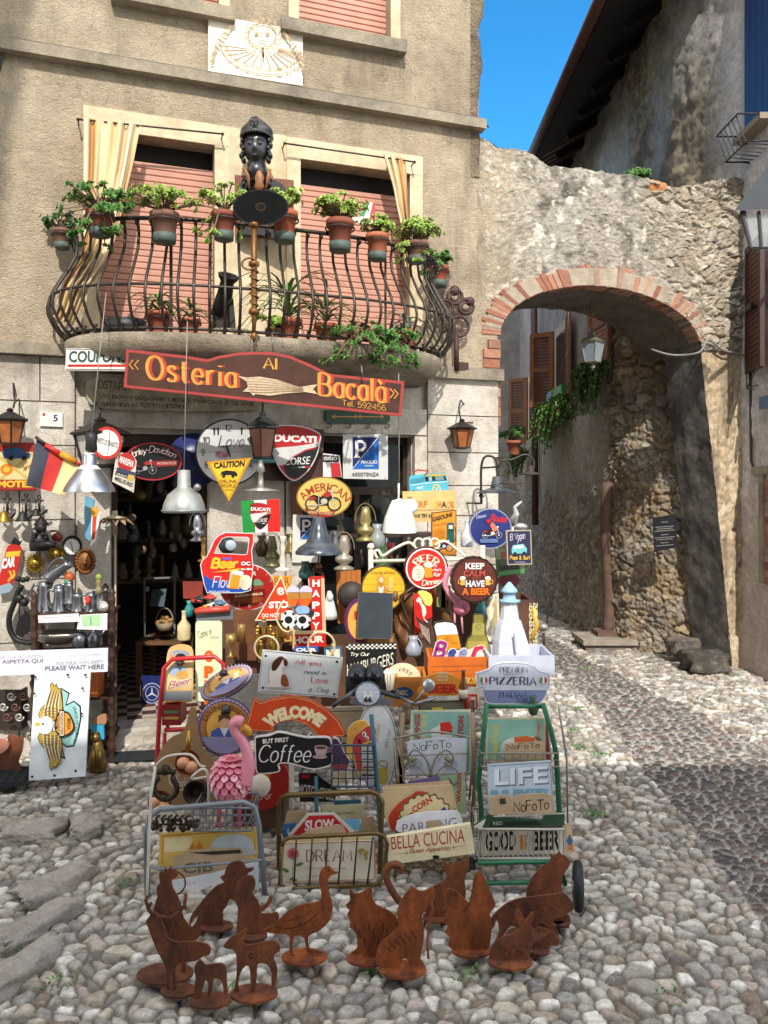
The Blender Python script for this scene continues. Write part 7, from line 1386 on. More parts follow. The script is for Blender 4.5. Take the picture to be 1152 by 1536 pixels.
b.build('body',parent=fl);b=B();b.tube(catmull([tuple(at(x,y,Yf-.03))for x,y in((366,1175),(372,1150),(371,1130),(364,1112),(354,1100),(351,1088),(356,1082),(364,1084))],5,False),[.036,.034,.033,.032,.031,.030,.029,.028,.027,.026,.025,.024,.023,.022,.021,.0205,.02,.02,.02,.02,.02,.02,.02,.021,.021,.022,.023,.024,.024,.025,.025,.025,.025,.025,.024,.02],m_p1,12);b.build('neck',parent=fl)
b=B();b.tube([at(364,1090,Yf-.03),at(372,1094,Yf-.03),at(376,1103,Yf-.03)],[.014,.014,.010],P_('dca030'),8);b.tube([at(376,1102,Yf-.03),at(375,1107,Yf-.03)],[.010,.003],BLK,8);b.build('beak',parent=fl)
for x0,x1 in((330,328),(360,358)):
 b=B();tp(b,[(x0,1195),(x1,1235)],Yf,.010,m_p2);b.ball(at(x1,1236,Yf),.016,m_p2);b.build('leg',parent=fl)
# cardboard, crates and boards that carry the heap
m_crt=M('5a3a26',.7,var=.35,sc=8)
for x0,y0,x1,y1,Y,d,lab in((330,930,420,1010,4.42,.35,'brown wooden chest behind the red triangle sign'),(420,968,540,1060,4.4,.35,'dark wooden crate behind the dog sign'),(540,945,640,1060,4.5,.4,'dark wooden crate behind the hamburgers sign'),(350,1170,425,1240,3.75,.3,'brown crate under the coffee sign'),(640,900,800,1010,4.65,.35,'dark wooden trunk behind the pint sign')):
 wood_box('wooden_crate',x0,y0,x1,y1,Y,d,m_crt,lab,'crate')
s=Flat(330,960,4.36);s.slab([(351,915),(420,915),(424,992),(350,990)],.02,M('6b3f22',.6,var=.35,sc=6));s.build('brown_cabinet_door','plain brown cabinet door standing below the burger clock','board')
rr=random.Random(9)
for q in range(10):p=at(rr.uniform(385,430),rr.uniform(940,985),4.2);b=B();b.lathe([(.018,0),(.008,.03),(.014,.06),(.006,.09),(.012,.1)],p-Vector((0,0,.05)),m_brass,n=10);b.ball(p+Vector((0,0,.06)),.012,m_brass,8,6);b.build('brass_candlestick','small brass candlestick in the cluster left of HOUR','candlestick','brass candlestick cluster')
b=B();
for cx,cy,r in((400,972,18),(482,968,20)):b.tube([at(cx+r*math.cos(q*.35),cy+r*math.sin(q*.35),3.9)for q in range(18)],.006,M('c8b890',.4,.3),5,True)
b.build('wire_spectacle_frame','large wire ring frame above the dog sign','frame')
s=Flat(515,1130,3.7);s.slab([(468,1062),(545,1060),(545,1110),(470,1110)],.02,P_('b8ac94',wear=.1));s.line([(470,1068),(543,1066)],1.5,P_('6b5f4c'));s.line([(470,1073),(543,1071)],1.5,P_('c8a858'));s.build('stacked_tin_signs','pale tin signs stacked flat right of the WELCOME arrow','sign')
s=Flat(430,150,3.7,0,0,E7);s.slab([(290,0),(440,0),(640,150),(620,260),(300,260)],.01,P_('1a1a1c'));s.text('MOTORCYCLE',P_('c8c4bc'),quad=((290,90),(640,150),(610,250),(290,200)),bold=.02);s.text('PARKING',RED,box=(310,10,390,45),bold=.03);s.build('black_motorcycle_sign','black motorcycle sign half hidden behind the brass cart','sign')
s=Flat(390,1175,3.72,0,0);s.slab(oval(388,1172,46,44,30),.012,P_('a82420'));s.ell(385,1160,22,16,ORG);s.hand('tea-or',P_('e4c8b8'),box=(378,1190,408,1200),rot=-6,slant=.2);s.build('red_round_tray','round red tray half hidden below the coffee sign','tray');s=Flat(392,1175,3.5,0,0);b=B();b.ball(at(390,1178,3.5),(.05,.03,.05),M('d8d4c4',.6,var=.1,bmp=.5),14,9);b.build('white_golf_ball_lamp','pale dimpled ball right of the flamingo','ball')
# ---------------------------------------------------------------- shopping trolleys with tin signs
m_redp=M('b02028',.4,var=.12);m_gry=M('7b8288',.45,.3,var=.25,wear=.1);m_brs=M('6e5a36',.4,.6,var=.3);m_gre=M('1f6a48',.4,var=.2);m_teal=M('2f5f6c',.45,var=.2);m_wire=M('55585a',.4,.5,var=.2);m_wick=M('9a8468',.8,var=.35);m_card=M('b59c7c',.85,var=.2,sc=14)
def grid_basket(rt,x0,y0,x1,y1,Y,dep,mat,nv=8,nh=5,r=.003,name='wire_basket',front=True):
 b=B();k=1/F*Y;A,C_=at(x0,y1,Y),at(x1,y0,Y);w,h=C_.x-A.x,C_.z-A.z;P=lambda u,v,d:A+Vector((u*w,d*dep,v*h))
 for v in(0,1):b.tube([P(0,v,0),P(1,v,0),P(1,v,1),P(0,v,1)],r*1.8,mat,5,True)
 for i in range(nv+1):
  u=i/nv
  if front:b.tube([P(u,1,0),P(u,0,0),P(u,0,1),P(u,1,1)],r,mat,4)
  else:b.tube([P(u,0,0),P(u,0,1),P(u,1,1)],r,mat,4)
 for j in range(1,nh):
  if front:b.tube([P(0,j/nh,0),P(1,j/nh,0),P(1,j/nh,1),P(0,j/nh,1)],r,mat,4,True)
 return b.build(name,parent=rt)
# red trolley
rt=thing('shopping_trolley',at(285,1290,3.95),'red tubular trolley frame at the left of the pile','trolley');b=B()
tp(b,[(226,1290),(232,1200),(240,1060),(246,1002),(258,989),(322,985),(335,996),(338,1030)],3.95,.012,m_redp);tp(b,[(247,1095),(300,1093)],3.96,.012,m_redp);tp(b,[(247,1100),(241,1270)],4.15,.011,m_redp);tp(b,[(252,1095),(245,1010)],4.2,.010,m_redp);b.build('frame',parent=rt)
wood_box('red_tin_box',243,1058,271,1088,4.0,.12,P_('8a2420'),'small dark red tin box on the red trolley shelf','box',lambda s:(s.rect(246,1066,268,1070,P_('5a8a5a')),s.rect(246,1075,268,1079,P_('c8a050'))))
wood_box('cassette_radio',243,1054,268,1064,4.14,.1,M('7a7358',.6),'olive box standing behind the dark red tin box','box')
# grey trolley, front left
rt=thing('shopping_trolley',at(308,1400,3.2),'grey tubular trolley with wire basket at the front left','trolley');b=B()
tp(b,[(222,1400),(219,1250),(224,1225),(240,1214),(365,1203),(382,1210),(388,1236),(398,1350)],3.2,.012,m_gry);tp(b,[(222,1240),(222,1300),(240,1304),(392,1290)],3.19,.006,m_gry);tp(b,[(222,1330),(398,1320)],3.3,.008,m_gry);b.build('frame',parent=rt)
grid_basket(rt,290,1212,378,1246,3.26,.16,m_gry,9,3);b=B()
for x in(224,240,392):tp(b,[(x,1300),(x+2,1400)],3.3,.006,m_gry)
b.build('legs',parent=rt)
b=B();tp(b,[(233,1150),(226,1195),(222,1300),(218,1400)],3.12,.006,m_wi);b.build('cream_pole','thin cream pole standing at the left front of the grey trolley','pole')
b=B();rr=random.Random(6)
for q in range(40):b.ball(at(rr.uniform(228,298),rr.uniform(1228,1246),rr.uniform(3.24,3.34)),rr.uniform(.006,.014),m_bz,7,5)
for q in range(6):b.tube([at(240+q*9+6*math.cos(t*.6),1230+7*math.sin(t*.6),3.25)for t in range(9)],.005,m_bz,5)
b.build('iron_ornaments','tangle of dark iron ornaments in the grey trolley','ironware')
s=Flat(300,1225,3.36,-3);s.slab(oval(250,1222,26,12,20),.02,M('c8c0ae',.6));s.ring(250,1222,15,7,1.5,M('6b6458',.6));s.build('pale_scroll_tile','pale carved tile behind the iron ornaments','tile')
def tin(name,crop,pts,Y,th,mat,label,cat='sign',deco=None,yaw=0,pitch=6,group=None):
 cx=sum(p[0]for p in pts)/len(pts);cy=sum(p[1]for p in pts)/len(pts);s=Flat(cx,cy,Y,yaw,pitch,crop);s.slab(pts,th,mat)
 if deco:deco(s)
 return s.build(name,label,cat,group)
def d(s):
 s.line([(190,225),(612,196),(614,300)],4,P_('a8641e'));s.poly([(200,235),(330,226),(330,290),(200,300)],P_('e8d8a8'));s.poly(cv((410,290),(430,240),(500,215),(580,225),(612,280),(600,310),(430,315)),P_('c8d4d8'));s.poly([(310,290),(330,250),(345,285),(360,245),(380,280),(380,300),(310,305)],P_('d8862a'));s.line([(196,230),(190,350)],6,P_('d8a040'))
tin('yellow_tin_sign',D1,[(180,214),(618,184),(626,312),(600,420),(172,420)],3.32,.01,P_('e2bd62',wear=.14),'yellow tin sign with a pale fan in the grey trolley',deco=d)
tin('cardboard_note',D1,[(242,318),(300,300),(310,288),(545,278),(560,300),(560,318),(626,330),(628,360),(240,420)],3.27,.006,m_card,'torn cardboard with big grey letters in the grey trolley','cardboard',lambda s:(s.text('CIB',M('6b6458',.8),quad=((285,348),(425,338),(425,385),(285,398)),bold=.03),s.poly([(310,300),(545,286),(552,302),(420,310)],M('2b2622',.7))))
tin('wonderful_sign',D1,[(228,430),(420,395),(628,340),(632,560),(450,590),(275,604)],3.23,.008,P_('d4d8de'),'pale blue sign reading it is a wonderful life',deco=lambda s:(s.serif("It's a",P_('a0607a'),box=(292,428,342,446),rot=-6,wt=1.4),s.hand('Wonderful',P_('94486a'),quad=((285,470),(520,425),(520,470),(290,515)),wt=1.4,slant=.25,contrast=.5),s.hand('life',P_('94486a'),box=(480,510,530,545),slant=.25)))
# brass trolley
rt=thing('shopping_trolley',at(498,1345,3.32),'brass tubed trolley holding the DREAM sign','trolley');E7p=lambda L,Y:[at(400+x/6.063,1160+y/6.063,Y)for x,y in L];b=B()
b.tube(E7p([(120,1240),(112,560),(110,280),(135,225),(190,200),(940,165),(1010,190),(1050,260),(1035,700),(1030,960),(1040,1130)],3.38),.012,m_brs,8)
b.tube(E7p([(140,660),(160,610),(210,585),(1000,545),(1070,570),(1098,640),(1060,940),(1000,1010),(200,1050),(120,1010),(140,660)],3.24),.009,m_brs,7);b.build('frame',parent=rt);b=B()
for x0,x1 in((272,248),(415,390),(555,530),(688,650),(825,790),(965,915)):b.tube(E7p([(x0,580),(x1,1010)],3.23),.004,M('33302c',.5),5)
b.build('front_bars',parent=rt);b=B()
for x in(130,1040):b.tube(E7p([(x,560),(x,560)],3.24)[:1]+E7p([(x-8,560)],3.5),.006,m_brs,5)
for x in(120,1035):b.tube(E7p([(x,1000),(x-15,1200)],3.26),.010,m_brs,6)
b.build('legs',parent=rt)
def d(s):
 s.line([(160,640),(970,615)],8,P_('c8622a'));s.line([(985,640),(985,960)],10,P_('d8804a'));s.line([(160,985),(980,965)],6,P_('c87a4a'));s.serif('DREAM',P_('8e3a4a'),quad=((355,690),(780,682),(782,795),(358,806)),wt=1.2)
 for q in range(12):a=q*.524;s.ell(242+34*math.cos(a),725+36*math.sin(a),22,12,P_('c85a5a' if q%2 else 'd87a70'),math.degrees(a),10)
 s.ell(242,725,26,26,P_('b83a40'));s.line([(244,775),(238,960)],6,P_('6a8a50'))
 for x,y,r in((300,820,-20),(175,872,30),(245,955,10)):s.ell(x,y,38,15,P_('5a8050'),r,12)
 s.hand("Don't dream your life,",P_('7a7468'),box=(360,838,725,872),slant=.3,wt=.9,gap=1.2);s.hand('live your dream',P_('7a7468'),box=(360,912,560,940),slant=.3,wt=.9)
 for x,y,r in((875,690,30),(905,720,-50),(850,700,60),(905,755,90)):s.ell(x,y,28,16,P_('a8904a'),r,10)
tin('dream_sign',E7,[(150,640),(975,612),(1000,975),(150,1000)],3.27,.008,P_('e4dcc8',wear=.08),'cream DREAM sign with a red flower in the brass trolley',deco=d,pitch=3)
tin('flower_tin_sign',E7,[(160,590),(960,565),(975,640),(160,660)],3.31,.008,P_('e0cc98'),'pale yellow tin sign just behind the DREAM sign',pitch=3)
tin('slow_sign',E7,[(195,560),(370,365),(612,358),(790,520),(790,600),(195,600)],3.40,.01,P_('d8d0c4'),'red SLOW road sign in the brass trolley',deco=lambda s:(s.poly([(235,560),(385,385),(602,378),(745,520),(745,560)],P_('b8282c')),s.text('SLOW',P_('e8d8d4'),quad=((352,425),(612,412),(622,490),(345,530)),bold=.04)))
tin('cardboard_divider',E7,[(240,590),(400,520),(640,465),(690,475),(720,530),(720,600),(240,610)],3.35,.006,m_card,'torn cardboard in front of the red SLOW sign','cardboard')
tin('cardboard_divider',E7,[(165,440),(185,350),(300,335),(375,350),(300,450),(170,600)],3.44,.006,m_card,'cardboard sheet left behind the red SLOW sign','cardboard')
tin('blue_tin_sign',E7,[(145,460),(265,455),(260,580),(145,590)],3.42,.008,P_('3a6aa0'),'blue tin sign at the left inside the brass trolley',deco=lambda s:s.text('L',WHT,box=(190,500,215,550),bold=.04))
tin('cherry_sign',E7,[(505,300),(885,278),(890,400),(510,420)],3.50,.008,P_('d0c8a0'),'cream sign with Our Cherry lettering in the brass trolley',deco=lambda s:(s.hand('Our Cherry',P_('3a3428'),quad=((625,352),(800,340),(800,372),(625,384)),slant=.25,wt=1.3),s.ell(570,355,22,12,P_('5a8a4a'),-20),s.ell(600,372,10,10,RED)))
tin('light_blue_sign',E7,[(715,425),(850,420),(855,510),(715,520)],3.42,.008,P_('6aaccc'),'light blue sign right of the red SLOW sign')
tin('cardboard_divider',E7,[(860,400),(970,395),(1010,560),(860,580)],3.46,.006,m_card,'plain cardboard at the right end of the brass trolley','cardboard')
tin('teal_sign',E7,[(610,250),(855,240),(860,300),(612,310)],3.55,.008,P_('3a7a94'),'teal sign edge behind the cream cherry sign')
s=Flat(500,1330,3.3);
for q in range(6):s.slab([(425+q*24,1322),(450+q*24,1318),(455+q*23,1330),(436+q*23,1337)],.01,M('b8b0a0',.7),off=-.02-.01*(q%2))
s.build('packing_paper','crumpled packing paper hanging below the DREAM sign','paper')
# teal trolley behind
rt=thing('shopping_trolley',at(530,1280,3.6),'teal trolley posts with wire basket behind the brass trolley','trolley');b=B();tp(b,[(557,1072),(562,1130),(570,1230),(572,1280)],3.44,.010,m_teal);tp(b,[(474,1165),(476,1280)],3.44,.009,m_teal);tp(b,[(437,1130),(438,1240)],3.5,.012,m_wi);b.build('frame',parent=rt);grid_basket(rt,497,1118,562,1180,3.42,.14,M('3b4a5e',.4,.4),6,5)
# wicker cart in the middle
rt=thing('wicker_cart',at(645,1345,3.4),'wicker and wire cart with scrolled panel in the middle','cart');b=B();rr=random.Random(8)
for j in range(9):y=1285+j*6;b.tube([at(592+q*11,y+(2.5 if(q+j)%2 else-2.5),3.4-(.012 if(q+j)%2 else-.012))for q in range(11)],.008,m_wick,5)
for q in range(11):tp(b,[(592+q*11,1282),(592+q*11,1338)],3.4,.006,m_wick)
b.build('wicker_front',parent=rt);b=B();tp(b,[(593,1290),(596,1366)],3.36,.009,m_brs);tp(b,[(700,1286),(702,1350)],3.4,.009,m_brs);tp(b,[(604,1070),(600,1200),(594,1290)],3.6,.012,m_wick);tp(b,[(709,1070),(712,1180),(704,1290)],3.56,.010,m_wick)
for q in range(12):tp(b,[(596+q,1120+q*5),(604+rr.uniform(-4,4),1175+q*6),(598,1210+q*6)],3.5,.006,m_wick)
b.build('frame',parent=rt);b=B();w2=M('8d877c',.45,.5)
tp(b,[(591,1108),(620,1102),(645,1098),(675,1100),(704,1106)],3.48,.005,w2,True);tp(b,[(591,1108),(594,1160),(598,1200)],3.48,.005,w2);tp(b,[(704,1106),(708,1150),(704,1200)],3.48,.005,w2)
for k in(1,-1):
 tp(b,[(646,1165),(646+k*6,1140),(646+k*22,1125),(646+k*34,1135),(646+k*30,1148),(646+k*20,1144)],3.47,.005,w2,True);tp(b,[(646+k*4,1165),(646+k*20,1150),(646+k*36,1152),(646+k*42,1168),(646+k*34,1176),(646+k*28,1166)],3.47,.004,w2,True)
 b.tube([at(646+k*30,1142,3.46),at(646+k*22,1136,3.46)],.012,M('7f7a5a',.5,.4),7)
for y in(1130,1160,1185):tp(b,[(592,y+4),(706,y)],3.49,.003,w2)
b.build('scroll_panel',parent=rt);b=B();b.lathe([(.0,-.02),(.07,-.02),(.085,-.012),(.085,.012),(.07,.02),(0,.02)],at(706,1316,3.45),M('15161a',.6),(1,0,0),20);b.build('wheel',parent=rt)
def d(s):
 s.rect(285,605,590,930,P_('86b0a8',wear=.12));s.text('HAPPINESS',P_('a83a34'),box=(220,690,400,720),rot=-90,bold=.04);s.text('JOURNEY',P_('c8c070'),box=(270,650,430,690),rot=-90,bold=.02);s.poly([(380,700),(420,680),(440,660),(480,655),(500,690),(495,740),(390,745)],P_('d0d4cc'));s.poly([(432,662),(485,656),(500,690),(490,725),(435,725)],P_('c8302a'));s.ell(490,715,10,10,BLK);s.text('DESTINATION',P_('b04038'),box=(400,750,680,780),rot=-88,bold=.04)
tin('destination_tin_sign',C7,[(276,598),(598,592),(604,930),(262,948)],3.56,.01,P_('c8ccb4',wear=.12),'turquoise tin sign with red car and vertical lettering',deco=d)
for i,m in enumerate(('b8483c','d8cfc0','8a3a38')):tin('tin_sign_edge',C7,[(596+i*4,596+i*8),(608+i*5,598+i*8),(625+i*3,1000),(598+i*4,1000)],3.60+i*.03,.01,P_(m),['red rim of a tin sign behind the turquoise destination sign','cream rim of a tin sign behind the red rim','maroon rim of the rearmost tin sign in the wicker cart'][i])
tin('van_face_sign',C7,[(255,765),(420,742),(578,748),(572,930),(410,945),(262,948)],3.52,.008,P_('ccd2dc'),'white tin van front with lamps and a NoFoto note',deco=lambda s:(s.hand('NoFoTo',M('2a2a2c',.7),quad=((285,770),(490,752),(495,800),(285,820)),wt=.9,jit=.5),s.ell(300,890,38,30,P_('aab4c8')),s.ell(490,888,38,30,P_('aab4c8')),s.line([(330,830),(390,905),(455,830)],6,P_('9aa4b8'))))
tin('wagon_tin_sign',C7,[(425,955),(565,938),(575,1150),(520,1150)],3.47,.01,P_('a8bf98',wear=.1),'green tin sign with vertical WAGON lettering',deco=lambda s:s.text('WAGON',P_('b8402e'),box=(455,1000,615,1026),rot=-88,bold=.04))
def d(s):
 s.poly(cv((250,300),(240,240),(290,180),(340,150),(360,135),(400,140),(350,170),(290,220),(280,300)),P_('c8402e'));o=[(275+10*math.cos(q*1.0)+q*0,0)for q in range(1)]
 sc=[]
 for q in range(40):a=math.pi+q*math.pi/39;sc.append((400+118*math.cos(a)*(1+.05*math.cos(q*1.6)),262+118*math.sin(a)*(1+.06*math.cos(q*1.6))))
 s.poly(sc+[(518,300),(282,300)],P_('6b5a3a'));s.poly([(400+(x-400)*.95,264+(y-262)*.95)for x,y in sc]+[(512,300),(288,300)],P_('e0d0a0'));s.text('CORN',P_('c03a2c'),box=(335,178,430,206),rot=-32,bold=.04);s.text('POP',P_('c03a2c'),box=(308,232,352,258),rot=-35,bold=.04);s.poly([(462,218),(480,200),(490,220)],P_('3a4a8a'))
tin('popcorn_tin_sign',D2,[(212,122),(512,108),(522,150),(550,290),(245,305),(222,240)],3.42,.01,P_('cdb48c',wear=.15),'old tan tin sign with scalloped corn emblem',deco=d)
tin('purple_edge_sign',D2,[(320,95),(455,70),(465,90),(330,108)],3.46,.01,P_('6a5a8a'),'purple and cream sign edge above the corn sign');tin('cardboard_divider',D2,[(215,112),(500,90),(510,112),(220,130)],3.44,.008,m_card,'cardboard strip along the top of the corn sign','cardboard')
tin('parking_sign',D2,cv((275,275),(280,262),(330,240),(400,225),(500,220),(540,225),(552,290),(420,310),(282,310)),3.36,.008,P_('e2e2ea'),'white rounded sign with thin PARKING letters',deco=lambda s:(s.text('PARKING',P_('4a4658'),quad=((298,278),(530,248),(535,292),(300,316)),bold=-.015),s.poly([(395,300),(410,262),(465,258),(470,300)],m_card)))
tin('bella_cucina_sign',D2,[(230,336),(594,277),(613,404),(238,453)],3.24,.03,P_('e4d8b4',wear=.04),'cream BELLA CUCINA sign with red letters',deco=lambda s:(s.text('BELLA CUCINA',P_('b0443c'),quad=((248,332),(566,296),(568,355),(252,388)),bold=.0),s.hand('Buon Appetito',P_('a86a5a'),quad=((330,382),(505,368),(505,392),(330,408)),wt=1.7,slant=.15),s.line([(270,406),(325,399)],2,P_('a8a080')),s.line([(515,376),(575,368)],2,P_('a8a080')),s.text('+',P_('a86a5a'),box=(310,394,324,408)),s.text('+',P_('a86a5a'),box=(512,368,526,384)),s.ell(443,418,15,8,BLK)),pitch=4)
# green trolley on the right
rt=thing('shopping_trolley',at(785,1360,3.2),'tall green trolley with black wheels at the right','trolley');C7p=lambda L,Y:[at(540+x/3.6,900+y/3.6,Y)for x,y in L];b=B()
b.tube(C7p([(684,560),(668,720),(640,980),(655,1130),(650,1300),(690,1560)],3.48),.012,m_gre,8);b.tube(C7p([(988,560),(1030,700),(1060,830),(1075,1130),(1090,1290),(1092,1480)],3.48),.012,m_gre,8)
for y in(1420,1530):b.tube(C7p([(645,y),(1110,y-8)],3.22),.010,m_gre,7);b.tube(C7p([(645,y),(650,y-40)],3.22)[:1]+C7p([(650,y-60)],3.6),.009,m_gre,6);b.tube(C7p([(1110,y-8)],3.22)+C7p([(1095,y-60)],3.6),.009,m_gre,6)
b.tube(C7p([(1060,1380),(1110,1540)],3.2),.009,m_gre,6);b.tube(C7p([(690,575),(990,575)],3.5),.010,m_gre,7);b.build('frame',parent=rt)
grid_basket(rt,722,1130,838,1150,3.44,.2,w2,10,2,.0025);grid_basket(rt,718,1244,846,1288,3.28,.22,M('b8b4a8',.45,.3),17,1,.0035,'lower_basket')
b=B();
for q in range(4):tp(b,[(838+q*4,1062+q*20),(850,1140),(852,1250)],3.5-q*.02,.004,w2)
b.build('side_wires',parent=rt)
for x,y,Y in((867,1329,3.12),(716,1318,3.5)):
 b=B();b.lathe([(.0,-.012),(.03,-.018),(.055,-.012),(.075,-.02),(.092,-.014),(.097,0),(.092,.014),(.075,.02),(.055,.012),(.03,.018),(0,.012)],at(x,y,Y),M('17181b',.6,var=.2),(1,-.2,0),28);w_=b.build('wheel',parent=rt);b=B();b.lathe([(0,-.024),(.02,-.024),(.02,.024),(0,.024)],at(x,y,Y),m_gry,(1,-.2,0),14);b.build('hub',parent=w_)
def d(s):
 s.rect(690,645,990,865,P_('8fbfae',wear=.16));s.text('breakfast',P_('cfc878'),box=(630,750,820,790),rot=-90,bold=.03);s.text('diner',P_('d0805a'),box=(905,700,1015,724),rot=-88,bold=.03);s.poly(cv((755,820),(770,770),(830,740),(930,735),(950,770),(940,810),(900,850),(780,850)),P_('d8dcd4'));s.poly([(830,740),(900,732),(945,745),(940,768),(835,768)],P_('d06a38'));s.line([(945,740),(975,755)],9,P_('8a3a2a'))
tin('diner_tin_sign',C7,rrect(680,636,1002,875,14),3.50,.01,P_('d4d0ac',wear=.12),'turquoise diner tin sign in the green trolley',deco=d)
for i,m in enumerate(('9a4a4a','ccc8b8')):tin('tin_sign_edge',C7,[(990,640+i*5),(1012+i*8,648+i*6),(1030+i*8,880),(1000,880)],3.54+i*.03,.01,P_(m),['maroon rim of a tin sign behind the turquoise diner sign','cream rim of a tin sign rearmost in the green trolley'][i])
tin('no_foto_note',C7,[(782,776),(1000,762),(1004,868),(786,878)],3.46,.005,m_card,'NoFoto cardboard note on the turquoise diner sign','note',lambda s:s.hand('NoFoTo',M('2e2a26',.8),quad=((792,778),(972,766),(972,800),(792,810)),wt=1.1,jit=.5))
def d(s):
 s.line([(696,896),(1026,876),(1044,1140)],7,P_('8e98a8'))
 for dx,dy,m in((7,9,P_('6f8098')),(0,0,P_('dfe6ee'))):s.text('LIFE',m,quad=((725+dx,912+dy),(1012+dx,896+dy),(1014+dx,986+dy),(725+dx,1000+dy)),bold=.025)
 s.hand('is a journey',P_('78a8c4'),quad=((705,1020),(1020,1008),(1022,1048),(708,1058)),wt=2.4)
tin('life_sign',C7,[(690,890),(1030,868),(1052,1150),(692,1160)],3.36,.012,P_('bccbd8',wear=.05),'pale embossed sign reading LIFE is a journey',deco=d)
tin('no_foto_note',C7,[(700,1066),(770,1052),(820,1066),(850,1052),(1000,1045),(1042,1060),(1040,1150),(700,1160)],3.30,.006,m_card,'torn NoFoto cardboard below the LIFE sign','note',lambda s:(s.hand('NoFoTo',M('2a2622',.8),quad=((828,1085),(1020,1070),(1022,1135),(830,1150)),wt=1.1,jit=.5),s.poly([(752,1072),(784,1070),(790,1100),(756,1104)],M('3a342c',.8))))
tin('dark_green_tray',D2,[(602,290),(682,230),(690,246),(905,262),(915,240),(998,228),(1000,282),(640,300)],3.30,.02,P_('2a4a34'),'dark green tin edge with cream corner above the GOOD BEER plate',deco=lambda s:(s.poly([(604,288),(660,252),(640,300)],P_('d8d4c4')),s.line([(690,244),(996,230)],5,P_('d8d4c0')),s.poly([(680,270),(880,262),(900,282),(680,288)],P_('1c2420')),s.text('RED',P_('c8c4b4'),box=(690,266,730,280))))
def d(s):
 s.line([(640,300),(992,288),(994,408),(634,418)],7,P_('7a4a3c'),True)
 for t,x0,x1 in(('GOOD',658,788),('BEER',862,978)):s.text(t,P_('1e1a18'),quad=((x0,312-(x0-658)*.02),(x1,308-(x1-658)*.02),(x1,392-(x1-658)*.02),(x0,396-(x0-658)*.02)),bold=.03)
 s.poly([(806,318),(832,316),(832,385),(808,388)],P_('d8902a'));s.poly([(802,300),(834,298),(834,322),(804,324)],P_('e8e0cc'));s.ring(842,345,12,22,6,P_('b8b4a8'))
tin('good_beer_plate',D2,[(640,292),(1000,280),(1003,415),(626,426)],3.32,.01,P_('ddd4c4',wear=.16),'white GOOD BEER plate behind the bars of the green trolley',deco=d,pitch=2)
tin('orange_corner_sign',D2,[(1002,278),(1028,275),(1042,400),(1006,408)],3.42,.01,P_('d8b898',wear=.1),'cream sign with blue and orange corner right of GOOD BEER',deco=lambda s:(s.poly([(1006,350),(1020,320),(1034,350),(1024,380)],P_('3a6a9a')),s.poly([(1010,385),(1034,355),(1036,395)],P_('d8803a'))))
# ---------------------------------------------------------------- rusty sheet iron figures on the cobbles
def rust_mat(i):
 m,nt,bs=node_mat('rusted_iron');co=N(nt,'ShaderNodeTexCoord').outputs['Object']
 mp=N(nt,'ShaderNodeMapping');mp.inputs['Scale'].default_value=(1,1,.45);mp.inputs['Location'].default_value=(i*3.1,i,0);nt.links.new(co,mp.inputs[0])
 n1=noise(nt,mp.outputs[0],9,8,.7);n2=noise(nt,co,55,6,.7)
 c=ramp(nt,n1,[(.32,lin(('40261b','3a221a','4a2a1b')[i%3])),(.5,lin(('74422a','633823','8c4a22')[i%3])),(.68,lin(('9c5a2c','814a28','b8642a')[i%3]))])
 c=mix(nt,1.0,c,ramp(nt,n2,[(.3,(.6,.6,.6)),(.7,(1.2,1.15,1.1))]),'MULTIPLY');nt.links.new(c,bs.inputs['Base Color']);bs.inputs['Roughness'].default_value=.82;bs.inputs['Metallic'].default_value=.1
 bump(nt,bs,n2,.5,.004);return m
RM=[rust_mat(i)for i in range(3)]
GF='rusty sheet iron garden figures'
def figure(name,crop,pts,base,label,mi,Y=None,yaw=0,smooth=2,holes=(),extra=None,cat='figurine',cuts=(),group=GF):
 """base = centre px, radii px of its foot plate; the figure stands upright on it"""
 x0,y0,k=crop;bx,by,brx,bry=base;py=y0+by/k
 Yb=Y or CZ*F/(py-HY)*.985;s=Flat(bx,by,Yb,yaw,0,crop)
 rt=thing(name,s.pt(bx,by),label,cat,group);m=RM[mi]
 s.slab(catmull(pts,smooth)if smooth else pts,.006,m)
 edge=M('9a6a46',.6,.3,var=.4,sc=60);s.line(catmull(pts,smooth)if smooth else pts,1.6*k/3,edge,True)
 for pl,w in cuts:s.line(pl,w,M('20130d',.9))
 if extra:extra(s,m)
 s.build('cut_out',parent=rt)
 b=B();c=s.pt(bx,by);rx=brx/k/F*Yb;rows=oval(0,0,rx,max(.035,rx*.62),28);zt=max(.030,c.z+.012)
 top=[Vector((c.x+x,c.y+y,zt))for x,y in rows];bot=[v-Vector((0,0,.008))for v in top];n=len(rows)
 b.add(top+bot,[tuple(range(n)),tuple(range(2*n-1,n-1,-1))]+[(i,n+i,n+(i+1)%n,(i+1)%n)for i in range(n)],m);b.build('foot_plate',parent=rt);return rt
figure('rusty_rooster',D1,[(178,402),(186,384),(196,392),(205,368),(216,384),(230,362),(238,382),(258,370),(252,392),(268,396),(250,416),(234,424),(240,462),(262,500),(276,545),(290,600),(326,640),(352,600),(372,560),(366,620),(362,680),(330,705),(300,720),(300,840),(280,850),(278,740),(240,745),(232,850),(212,850),(215,735),(170,690),(150,620),(152,560),(170,500),(165,460),(182,440)],(205,862,128,42),'rusty iron rooster with jagged comb at the far left',1,cuts=[([(180+q*16,560+(q%3)*28),(192+q*16,600+(q%3)*28)],3)for q in range(7)],extra=lambda s,m:s.tube([s.pt(240+54*math.sin(q*.28),445-54*math.cos(q*.28),-.01)for q in range(12)],.003,m,5))
